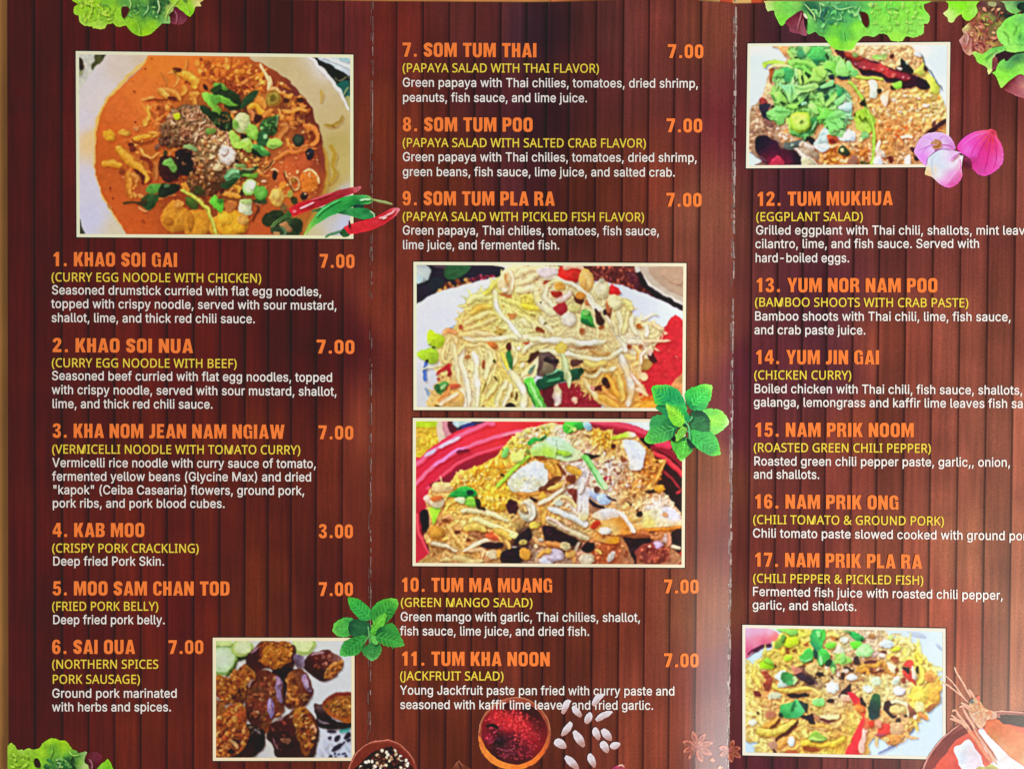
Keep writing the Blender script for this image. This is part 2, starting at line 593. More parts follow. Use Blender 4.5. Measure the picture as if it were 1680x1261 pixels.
        if self.tint:
            u0 = random.uniform(0, 6.28)
            cc = []
            for i in range(n):
                f = self.tint(*p[i])
                t = 0.28 + 0.27 * math.sin(u0 + i * 0.8)
                cc.append([vary(mix(q, tuple(min(1, x * g) for x in f), t), 0.05) for q, g in ((e, .85), (h, 1.1), (c, 1.0), (e, .85))])
        else:
            cc = [[vary(q, 0.05) for q in (e, h, c, e)] for _ in range(n)]
        for i in range(n - 1):
            for j in range(3):
                q = (rows[i][j], rows[i + 1][j], rows[i + 1][j + 1], rows[i][j + 1])
                k = (cc[i][j], cc[i + 1][j], cc[i + 1][j + 1], cc[i][j + 1])
                s = sum(q[m][0] * q[(m + 1) % 4][1] - q[(m + 1) % 4][0] * q[m][1] for m in range(4))
                if s < 0:
                    q, k = q[::-1], k[::-1]
                self._face(q, k)
        self._flush()
        return self

    def R(self, s, w, col, edge=None, taper=0.35, light=0.10, n=4):
        return self.ribbon(smooth_open(self.pts(s), n), w, col, edge, taper, light)

    def leaf(self, s, w, col, tip=None, vein=None, serr=0.0):
        """A leaf along two or three crop points (base to tip), w wide in px, with a mid vein and toothed edge."""
        p = smooth_open(self.pts(s), 5)
        a = hexc(col); b = hexc(tip) if tip else a
        vn = hexc(vein) if vein else mix(a, (0.8, 1, 0.6), 0.25)
        n = len(p)
        L, C, Rr = [], [], []
        for i in range(n):
            q, r = p[max(0, i - 1)], p[min(n - 1, i + 1)]
            dx, dy = r[0] - q[0], r[1] - q[1]
            l = math.hypot(dx, dy) or 1
            t = i / (n - 1)
            k = w / 2 * math.sin(math.pi * min(1, t * 0.92 + 0.06)) ** 0.75 * (1 + (serr if i % 2 else -serr))
            if i == n - 1: k = 0.2
            nx, ny = -dy / l * k, dx / l * k
            L.append((p[i][0] + nx, p[i][1] + ny)); Rr.append((p[i][0] - nx, p[i][1] - ny)); C.append(p[i])
        for side, kk in ((L, 1.08), (Rr, 0.86)):
            for i in range(n - 1):
                t = i / (n - 1)
                mcol = tuple(min(1, x * kk) for x in mix(a, b, t))
                rib = 0.88 if i % 2 else 1.08
                q = [C[i], C[i + 1], side[i + 1], side[i]]
                k = [vn, vn, vary(tuple(min(1, x * rib) for x in mcol), 0.06), vary(mcol, 0.06)]
                s_ = sum(q[m][0] * q[(m + 1) % 4][1] - q[(m + 1) % 4][0] * q[m][1] for m in range(4))
                if s_ < 0:
                    q, k = q[::-1], k[::-1]
                self._face(q, k)
        self._flush()
        return self

    def D(self, n, region, size, cols, kind='chip', asp=(0.45, 1.0), jit=0.12, rot=None, curl=0.5):
        """n small chips, strands or leaflets scattered over a region; cols: hex list or colour function."""
        poly = self.pts(region)
        x0, x1 = min(p[0] for p in poly), max(p[0] for p in poly)
        y0, y1 = min(p[1] for p in poly), max(p[1] for p in poly)
        if isinstance(cols, str): cols = cols.split()
        keep, self.drop, self.alpha = self.drop, self.drop * 0.45, 0.82
        if callable(cols): n = int(n * 2.6)
        for i in range(n):
            for _ in range(40):
                x, y = random.uniform(x0, x1), random.uniform(y0, y1)
                if inside((x, y), poly): break
            else:
                continue
            c = cols(x, y) if callable(cols) else hexc(random.choice(cols))
            c = vary(c, jit)
            s = random.uniform(*size) * (1.22 if callable(cols) else 1.1)
            a = random.uniform(0, math.pi) if rot is None else math.radians(rot) + random.gauss(0, 0.35)
            if kind == 'chip':
                self.blob(x, y, s, s * random.uniform(*asp), mix(c, (0.45, 0.14, 0.03), 0.12), tuple(min(1, q * 1.14 + 0.03) for q in c), a, 0.28, 6)
            elif kind == 'strand':
                l = s * random.uniform(2.2, 4.2)
                b = random.uniform(-curl, curl)
                m = [(x + math.cos(a + b * t) * l * t, y + math.sin(a + b * t) * l * t) for t in (-1, -0.6, -0.2, 0.2, 0.6, 1)]
                self.ribbon(m, s, c)
        self.drop, self.alpha = keep, 1.0
        return self

GLYPH_D = r""""	321	78 318 70 509 136 509 128 318|193 318 185 509 250 509 243 318
(	273	89 207 101 324 132 441 177 539 236 539 191 428 161 313 151 207 160 115 188 16 236 -96 177 -96 150 -46 128 4 111 55 99 106 92 156
)	273	37 -96 86 18 113 116 122 207 112 313 82 428 37 539 97 539 142 441 173 323 184 207 182 156 174 104 161 53 144 3 123 -47 97 -96
,	188	38 -119 68 71 137 71 84 -119
-	453	337 244 337 188 114 188 114 244
.	188	95 -4 78 -1 63 9 53 24 50 41 53 59 63 73 78 83 95 87 113 83 128 73 138 59 141 41 138 24 128 9 113 -1
B	456	60 0 60 509 241 509 289 504 329 491 359 469 381 442 394 410 398 374 395 344 387 320 356 286 315 267 315 262 339 257 363 245 385 227 402 203 414 173 418 136 413 100 400 67 377 39 344 18 301 4 247 0|125 57 245 57 296 63 330 80 349 105 355 137 352 161 342 184 327 203 306 218 279 228 248 231 125 231|125 285 238 285 288 296 308 309 323 326 333 348 336 372 330 403 313 429 283 446 240 452 125 452
C	510	267 -7 225 -3 186 7 150 25 119 49 92 79 70 115 53 157 44 203 40 254 44 305 53 352 70 393 92 429 119 459 150 484 186 501 225 512 267 516 340 504 373 490 402 471 427 447 448 418 463 385 473 348 408 348 389 395 357 428 315 449 267 456 223 450 184 432 150 403 125 364 109 314 103 254 109 194 125 145 151 105 184 76 223 59 267 53 315 60 357 81 389 114 408 160 473 160 463 124 448 91 428 62 402 38 373 19 341 5 305 -4
D	502	219 0 96 0 96 57 215 57 272 63 318 81 354 110 379 149 394 198 399 255 394 312 379 361 354 399 320 428 275 446 221 452 93 452 93 509 225 509 273 505 315 495 353 478 399 441 433 391 449 351 458 306 462 255 458 205 449 159 433 119 411 83 384 54 351 31 312 14 268 3|125 509 125 0 60 0 60 509
F	410	60 0 60 509 369 509 369 452 125 452 125 278 346 278 346 221 125 221 125 0
G	520	269 -7 225 -3 185 7 149 25 118 49 91 79 69 116 53 157 43 203 40 254 43 305 53 352 69 393 91 429 117 459 149 484 184 501 223 512 265 516 304 513 340 504 374 489 403 469 429 445 449 416 465 384 474 349 408 349 387 393 356 427 315 448 265 456 222 450 183 432 150 404 125 364 109 314 103 254 109 194 125 145 151 105 184 76 224 59 269 53 309 57 345 71 374 93 396 123 410 160 415 202 434 199 283 199 283 256 478 256 478 200 471 141 451 91 419 50 377 19 326 0
J	396	185 -7 124 3 75 33 52 63 38 100 33 145 33 173 98 173 98 145 104 104 122 74 149 56 185 50 220 56 248 74 266 104 272 145 272 509 336 509 336 145 332 100 318 63 294 33 246 3
M	628	60 0 60 509 152 509 277 187 287 159 299 123 311 84 322 49 307 49 318 83 330 121 342 158 352 187 476 509 568 509 568 0 504 0 504 291 504 327 505 369 506 413 507 457 513 457 498 409 482 363 467 322 456 291 342 0 286 0 170 291 159 321 145 361 129 408 112 457 119 457 120 416 121 372 122 328 122 291 122 0
P	445	60 0 60 509 235 509 289 503 332 487 366 462 390 430 404 391 409 348 404 304 390 265 366 233 332 207 289 191 235 186 109 186 109 242 233 242 269 246 297 256 318 272 333 294 342 319 344 348 342 376 333 402 318 423 297 439 268 449 232 452 125 452 125 0
R	449	60 0 60 509 236 509 290 504 333 489 367 465 390 433 405 395 409 352 405 309 390 271 367 240 333 217 289 203 236 198 96 198 96 255 234 255 269 258 298 267 319 281 334 300 342 324 345 352 342 380 334 405 319 425 298 440 269 449 233 452 125 452 125 0|353 0 230 229 303 229 428 0
S	447	224 -9 172 -4 128 9 91 31 64 60 46 96 38 137 104 137 110 110 123 88 142 71 166 59 224 49 257 52 286 60 311 74 329 92 341 114 346 139 342 161 332 179 296 205 245 222 184 239 128 260 86 289 60 326 52 372 58 413 75 448 102 476 138 498 180 511 227 516 275 511 316 498 351 476 377 449 394 415 401 378 337 378 326 412 302 437 267 453 225 459 194 456 167 448 145 435 129 418 118 398 115 376 119 352 131 334 169 308 212 293 264 279 312 264 359 238 395 198 405 171 408 139 403 99 386 64 360 34 323 11 278 -4
T	449	32 452 32 509 417 509 417 452 257 452 257 0 193 0 193 452
V	480	204 0 16 509 84 509 192 206 215 137 248 31 235 31 267 138 290 206 395 509 463 509 278 0
Y	472	203 0 203 208 16 509 91 509 192 344 222 292 250 230 224 230 251 293 280 344 381 509 455 509 268 208 268 0
a	389	160 -9 126 -5 94 5 68 22 48 45 35 73 30 108 34 138 43 161 58 179 78 193 125 211 178 220 234 227 265 235 273 243 276 255 276 257 267 297 240 322 196 331 149 322 118 301 100 274 41 291 57 322 79 346 104 364 133 375 194 384 239 379 286 360 306 343 322 320 333 290 337 251 337 0 277 0 277 52 272 52 252 25 215 1|170 45 202 49 228 59 248 74 263 93 272 115 276 138 276 190 259 182 231 176 200 171 175 168 134 159 103 139 95 124 92 105 102 72 130 52
b	424	229 -8 198 -5 172 4 138 31 118 59 112 59 112 0 53 0 53 509 114 509 114 319 118 319 137 346 171 373 197 381 229 384 274 378 313 361 345 332 370 293 385 245 390 189 385 133 370 84 346 45 313 16 274 -2|220 47 253 51 279 66 301 88 316 117 325 151 328 189 325 227 316 261 301 290 280 311 253 325 220 330 188 325 161 312 140 291 125 263 116 229 113 189 116 150 125 115 140 86 162 65 188 51
c	396	207 -8 159 -2 117 16 82 46 56 85 40 133 34 187 40 243 56 291 82 330 117 360 159 378 207 384 260 377 305 356 340 322 362 277 303 262 290 289 270 311 242 325 207 330 173 325 145 310 124 287 108 258 99 224 96 187 99 151 108 117 124 89 145 66 173 51 207 46 243 52 271 66 292 89 304 117 363 102 341 56 306 21 261 -1
d	424	195 -8 151 -2 111 16 79 45 55 84 39 133 34 189 39 245 55 293 79 332 112 361 151 378 196 384 228 381 253 373 287 346 306 319 311 319 311 509 372 509 372 0 313 0 313 59 307 59 287 31 252 4 227 -5|205 47 236 51 263 65 284 86 299 115 309 150 312 189 309 229 300 263 284 291 263 312 237 325 205 330 172 325 145 311 124 290 108 261 99 227 96 189 99 151 109 117 124 88 145 66 172 51
e	404	212 -8 161 -2 117 16 82 46 56 85 40 132 34 187 39 242 55 290 81 329 115 359 157 378 205 384 266 374 294 361 319 341 341 315 357 282 368 242 371 194 371 169 75 169 75 221 338 221 310 202 307 237 298 269 283 294 263 314 237 326 205 330 173 326 146 313 125 294 109 270 99 241 96 211 96 178 100 139 110 106 128 80 151 61 179 50 212 46 254 53 285 73 306 105 365 91 353 63 335 39 311 19 283 4 249 -5
f	254	228 379 228 327 6 327 6 379|81 0 81 432 84 461 96 486 113 505 135 519 187 530 222 527 243 521 227 468 215 472 195 474 171 470 154 460 145 443 142 419 142 0
g	425	207 -151 168 -148 134 -140 82 -110 51 -69 101 -41 122 -66 154 -88 207 -97 249 -92 282 -75 304 -47 311 -6 311 68 306 68 287 41 252 16 227 8 195 5 152 10 113 27 80 53 55 90 39 136 34 191 39 246 55 293 80 332 112 361 152 378 196 384 228 382 253 373 288 346 308 319 313 319 313 379 372 379 372 -9 367 -54 350 -90 324 -117 291 -136 251 -147|205 59 237 63 264 75 285 95 300 121 309 154 312 193 309 231 300 264 285 291 264 312 237 325 205 330 172 325 145 312 124 290 109 262 99 229 96 193 99 155 109 123 124 96 145 76 172 63
h	410	114 227 114 0 53 0 53 509 114 509 114 287 102 287 124 332 152 362 187 379 227 384 264 380 295 369 321 349 341 321 353 285 357 240 357 0 296 0 296 235 290 275 273 304 246 323 210 329 184 326 161 317 141 303 126 283 117 257
i	167	53 0 53 379 114 379 114 0|84 443 67 446 54 455 44 468 41 483 44 499 54 512 67 521 84 524 100 521 114 512 123 499 126 483 123 468 114 455 100 446
j	167	53 379 114 379 114 -30 111 -63 102 -90 86 -113 65 -129 37 -139 4 -143 -10 -143 -10 -87 2 -87 25 -83 40 -72 50 -54 53 -29|83 443 67 446 53 455 44 468 41 483 44 499 53 512 67 521 83 524 100 521 114 512 123 499 126 483 123 468 114 455 100 446
k	381	110 137 110 212 121 212 284 379 360 379 184 199 177 199|53 0 53 509 114 509 114 0|294 0 148 186 191 229 372 0
l	189	139 -2 101 3 74 20 58 47 53 84 53 509 114 509 114 99 120 62 130 54 146 52 160 53 170 54 181 3 162 -1
m	610	53 0 53 379 112 379 112 295 108 295 118 323 132 346 172 376 219 386 257 380 287 361 309 331 321 295 312 295 322 321 337 343 381 375 437 386 468 383 497 372 522 354 541 328 553 296 557 255 557 0 496 0 496 254 490 289 473 313 447 326 419 330 395 328 374 320 345 290 335 247 335 0 274 0 274 260 269 288 253 311 229 326 199 330 158 320 140 307 126 289 117 266 114 238 114 0
n	410	114 227 114 0 53 0 53 379 112 379 112 287 102 287 124 332 152 362 187 379 227 384 264 380 295 369 321 349 341 321 353 285 357 240 357 0 296 0 296 235 290 275 273 304 246 323 210 329 184 326 161 317 141 303 126 283 117 257
o	415	207 -8 159 -2 117 16 82 46 56 85 40 133 34 187 40 243 56 291 82 330 117 360 159 378 207 384 256 378 299 360 333 330 359 291 376 243 381 187 376 133 359 85 333 46 299 16 256 -2|207 46 242 51 270 66 292 89 307 117 316 151 319 187 316 224 307 258 292 287 270 310 242 325 207 330 173 325 145 310 124 287 108 258 99 224 96 187 99 151 108 117 124 89 145 66 173 51
p	424	53 -143 53 379 112 379 112 319 118 319 137 346 171 373 197 381 229 384 274 378 313 361 345 332 370 293 385 245 390 189 385 133 370 84 346 45 313 16 274 -2 229 -8 198 -5 173 4 138 31 118 59 114 59 114 -143|220 47 253 51 279 66 301 88 316 117 325 151 328 189 325 227 316 261 301 290 280 311 253 325 220 330 188 325 161 312 140 291 125 263 116 229 113 189 116 150 125 115 140 86 162 65 188 51
r	259	53 0 53 379 112 379 112 321 115 321 130 347 152 367 181 380 213 385 229 384 243 384 243 322 230 324 207 326 182 323 159 315 140 301 126 284 117 262 114 237 114 0
s	365	182 -8 145 -5 112 3 84 18 62 38 45 63 36 94 94 107 105 79 124 60 150 49 181 45 217 50 244 62 262 81 268 103 265 121 254 136 237 147 212 155 149 170 104 186 72 208 53 237 47 274 51 305 65 332 87 354 115 370 149 381 187 384 223 381 254 372 279 358 299 339 324 290 268 277 258 298 243 316 219 328 187 333 156 329 131 317 114 299 109 277 112 258 124 243 172 223 229 209 275 194 306 171 325 142 331 107 326 75 312 47 290 24 260 6 223 -5
t	227	204 379 204 327 6 327 6 379|65 471 126 471 126 98 128 76 136 61 150 53 170 50 185 51 202 54 213 2 192 -3 168 -4 125 2 92 21 72 52 65 93
u	410	182 -5 146 -1 115 11 89 31 69 59 57 95 53 139 53 379 114 379 114 144 119 105 137 75 164 56 200 50 226 53 249 62 268 77 283 97 293 122 296 153 296 379 357 379 357 0 298 0 298 92 307 92 286 47 257 17 222 0
v	389	163 0 17 379 84 379 165 155 187 87 206 21 184 21 203 87 224 155 305 379 371 379 226 0
w	567	138 0 23 379 87 379 133 214 154 137 175 41 165 41 186 135 206 214 252 379 316 379 362 214 382 136 402 41 391 41 413 135 434 214 480 379 545 379 429 0 368 0 319 172 305 225 291 280 277 338 291 338 277 280 263 225 248 172 199 0
x	379	21 0 171 218 171 171 29 379 100 379 147 306 179 253 207 206 175 206 202 253 233 306 282 379 352 379 209 169 209 214 358 0 287 0 231 85 200 136 173 182 205 182 178 136 148 85 91 0
y	389	47 -139 61 -86 71 -87 104 -89 130 -74 151 -36 163 -1 17 379 84 379 165 155 187 87 206 21 184 21 202 87 224 155 305 379 371 379 204 -58 177 -107 139 -136 91 -145 65 -143
 	188	"""
GLYPH_S = r"""&	492	187 -7 125 2 77 28 46 69 36 125 43 172 63 208 96 238 139 266 99 318 85 348 81 382 89 426 114 459 153 480 204 487 252 480 289 460 313 427 320 383 314 344 293 312 262 283 224 258 354 133 382 181 401 240 461 240 434 160 415 125 392 95 490 0 410 0 352 56 319 31 281 11 238 -2|188 293 245 336 258 358 262 383 258 405 246 423 227 435 202 439 177 435 156 424 143 406 138 383 142 360 151 338|189 46 229 49 263 60 314 93 175 229 118 185 103 160 97 127 104 94 122 68 151 51
(	201	126 -106 95 -65 70 -20 51 28 37 79 30 131 27 184 30 238 37 291 51 342 70 391 95 437 126 480 181 480 153 436 129 390 110 340 97 289 89 238 87 185 89 133 97 82 110 32 129 -17 152 -63 181 -106
)	201	21 -106 49 -63 73 -17 91 32 104 82 112 133 115 185 112 238 104 289 91 340 73 390 49 436 20 480 76 480 107 437 132 391 151 342 164 291 172 238 175 184 172 131 164 79 151 28 132 -20 107 -65 76 -106
A	429	0 0 187 482 242 482 428 0 366 0 308 148 118 148 61 0|138 202 290 202 236 347 230 367 221 396 214 419 203 378 193 347
B	437	65 0 65 480 202 480 257 477 303 468 338 453 373 417 384 361 378 322 361 290 332 268 293 255 293 251 348 234 369 218 386 197 397 170 400 136 389 79 356 36 322 16 282 4 234 0|126 275 214 275 266 280 299 295 316 320 322 354 315 388 294 411 258 424 205 428 126 428|126 51 222 51 276 57 311 76 330 105 336 141 329 175 310 202 274 219 218 225 126 225
C	424	261 -7 215 -3 174 7 139 24 96 60 65 109 52 149 44 192 41 240 44 287 53 330 67 368 100 418 146 455 183 472 225 483 271 486 320 483 364 474 404 458 379 407 330 425 271 433 223 427 182 410 149 381 124 343 110 296 105 240 109 184 123 137 146 98 178 69 219 52 270 46 330 52 385 65 385 13 329 -2
D	490	65 0 65 480 213 480 259 477 301 468 338 453 385 419 420 374 436 336 446 293 449 244 442 170 420 109 383 61 333 27 272 7 199 0|126 52 191 52 299 73 364 136 385 242 380 301 364 348 338 383 302 408 258 423 204 428 126 428
E	373	65 0 65 480 333 480 333 426 126 426 126 277 321 277 321 224 126 224 126 53 333 53 333 0
F	349	65 0 65 480 333 480 333 426 126 426 126 257 320 257 320 203 126 203 126 0
G	489	271 -7 224 -3 182 7 145 23 100 59 67 108 53 148 44 191 41 240 44 288 54 331 71 370 93 404 121 433 155 456 195 473 240 483 289 486 366 479 433 458 410 406 352 425 286 433 233 427 188 410 152 381 125 343 109 296 104 240 109 186 123 139 146 100 181 70 226 52 285 46 338 49 379 57 379 199 273 199 273 253 439 253 439 18 361 -1
H	498	65 0 65 480 126 480 126 277 371 277 371 480 432 480 432 0 371 0 371 224 126 224 126 0
I	228	27 0 27 35 83 48 83 431 27 445 27 480 200 480 200 445 144 431 144 48 200 35 200 0
J	183	-3 -128 -31 -125 -52 -119 -52 -68 -30 -73 -4 -75 28 -68 52 -44 62 3 62 480 122 480 122 7 114 -53 88 -95 48 -119
K	416	65 0 65 480 126 480 126 243 167 289 208 334 338 480 408 480 218 271 416 0 345 0 175 229 126 186 126 0
L	352	65 0 65 480 126 480 126 54 335 54 335 0
M	609	65 0 65 480 154 480 302 87 305 87 455 480 544 480 544 0 484 0 484 295 486 364 489 420 486 420 326 0 277 0 119 420 116 420 120 364 121 291 121 0
N	510	65 0 65 480 135 480 391 83 394 83 392 115 390 162 389 209 389 480 445 480 445 0 375 0 118 398 116 398 119 340 121 268 121 0
O	525	263 -7 216 -3 174 7 139 24 96 61 65 111 52 150 44 193 41 241 44 288 52 331 65 370 96 419 139 456 174 473 216 483 263 487 309 484 349 473 384 456 427 420 458 370 472 331 481 288 484 240 481 193 472 150 458 110 427 61 384 24 349 7 308 -3|263 46 312 51 352 69 382 98 403 137 416 184 420 240 416 297 403 344 382 382 352 411 313 428 263 434 214 428 174 411 143 382 122 344 109 297 105 240 109 184 122 137 143 98 173 69 213 51
P	406	65 0 65 480 192 480 249 475 295 463 329 443 361 398 372 338 368 300 354 264 330 233 294 208 245 192 181 187 126 187 126 0|126 238 174 238 234 244 276 261 301 290 310 336 302 376 280 405 242 422 187 428 126 428
R	418	65 0 65 480 197 480 252 476 296 464 329 446 361 403 372 343 369 308 358 279 342 256 322 239 276 215 408 0 337 0 221 198 126 198 126 0|126 249 197 249 248 255 283 272 303 301 310 340 303 381 281 407 245 422 194 427 126 427
S	369	166 -7 91 -1 34 16 34 74 94 54 169 46 216 51 249 66 270 91 277 123 267 163 232 192 164 222 110 246 72 276 48 314 40 364 45 400 60 429 83 454 114 471 151 483 193 486 266 479 326 459 307 408 253 426 192 433 153 428 124 414 107 392 101 363 111 323 144 294 206 267 278 233 303 214 322 191 333 163 337 128 326 72 291 29 256 9 215 -3
T	373	156 0 156 426 7 426 7 480 366 480 366 426 217 426 217 0
U	491	243 -7 188 -1 143 15 107 42 81 78 66 121 60 171 60 480 121 480 121 169 129 117 152 78 191 54 246 46 303 54 341 80 363 120 370 169 370 480 430 480 430 169 425 122 410 80 384 44 348 16 301 -1
V	403	171 0 0 480 63 480 171 172 189 117 201 67 214 117 232 173 339 480 403 480 232 0
W	625	135 0 8 480 71 480 146 187 160 127 169 73 179 130 194 190 279 480 341 480 429 188 445 127 455 73 465 127 479 187 553 480 616 480 488 0 427 0 334 314 323 353 314 388 310 409 303 372 287 312 196 0
Y	380	160 0 160 183 0 480 66 480 190 244 315 480 380 480 220 186 220 0
 	175	"""
# ------------------------------------------------------------------ lettering
def load_glyphs(src):
    g = {}
    for line in src.split('\n'):
        ch, adv, cs = line.split('\t')
        g[ch] = (float(adv), [nums(c) for c in cs.split('|') if c.strip()])
    return g


def area(p):
    return sum(p[i][0] * p[(i + 1) % len(p)][1] - p[(i + 1) % len(p)][0] * p[i][1] for i in range(len(p))) / 2


def thicken(p, w):
    """Moves every point of a closed contour w to the left of its direction (outwards for a clockwise outline)."""
    if not w: return p
    out = []
    n = len(p)
    for i in range(n):
        a, b, c = p[i - 1], p[i], p[(i + 1) % n]
        d1, d2 = (b[0] - a[0], b[1] - a[1]), (c[0] - b[0], c[1] - b[1])
        l1, l2 = math.hypot(*d1) or 1, math.hypot(*d2) or 1
        n1, n2 = (-d1[1] / l1, d1[0] / l1), (-d2[1] / l2, d2[0] / l2)
        s = (n1[0] + n2[0], n1[1] + n2[1])
        k = max(0.45, (s[0] * n1[0] + s[1] * n1[1]))
        out.append((b[0] + s[0] / k * w, b[1] + s[1] / k * w))
    return out


class Face:
    """A type face: per character its advance and triangulated groups of outlines."""
    def __init__(self, glyphs, weight, cap):
        self.g, self.cap = {}, cap
        for ch, (adv, cs) in glyphs.items():
            outs = [c for c in cs if area(c) < 0]
            holes = [c for c in cs if area(c) >= 0]
            grp = []
            used = set()
            for o in outs:
                hs = [h for i, h in enumerate(holes) if i not in used and inside(h[0], o)]
                used |= {i for i, h in enumerate(holes) if inside(h[0], o)}
                loops = [thicken(c, weight) for c in [o] + hs]
                pts = [p for c in loops for p in c]
                tris = tessellate_polygon([[Vector((x, y, 0)) for x, y in c] for c in loops])
                grp.append((pts, tris))
            self.g[ch] = (adv + max(0, weight) * 1.2, grp)

    def width(self, s):
        return sum(self.g[c][0] for c in s)


# heading capitals, drawn on a 100-unit cap height: heavy condensed letters
def ring(x0, y0, x1, y1, r, ccw=False):
    p = []
    for cx, cy, a in ((x0 + r, y0 + r, 180), (x0 + r, y1 - r, 90), (x1 - r, y1 - r, 0), (x1 - r, y0 + r, -90)):
        for k in range(5):
            t = math.radians(a + 90 - k * 22.5)
            p.append((cx + r * math.cos(t), cy + r * math.sin(t)))
    # order: clockwise outline
    if area(p) > 0: p.reverse()
    return p[::-1] if ccw else p


def stroke(s, w):
    p = smooth_open(nums(s), 3)
    L, Rr = [], []
    for i in range(len(p)):
        a, b = p[max(0, i - 1)], p[min(len(p) - 1, i + 1)]
        l = math.hypot(b[0] - a[0], b[1] - a[1])
        nx, ny = -(b[1] - a[1]) / l * w / 2, (b[0] - a[0]) / l * w / 2
        L.append((p[i][0] + nx, p[i][1] + ny)); Rr.append((p[i][0] - nx, p[i][1] - ny))
    q = L + Rr[::-1]
    return q if area(q) < 0 else q[::-1]


def cw(s):
    p = nums(s)
    return p if area(p) < 0 else p[::-1]


def ccw(s):
    return cw(s)[::-1]


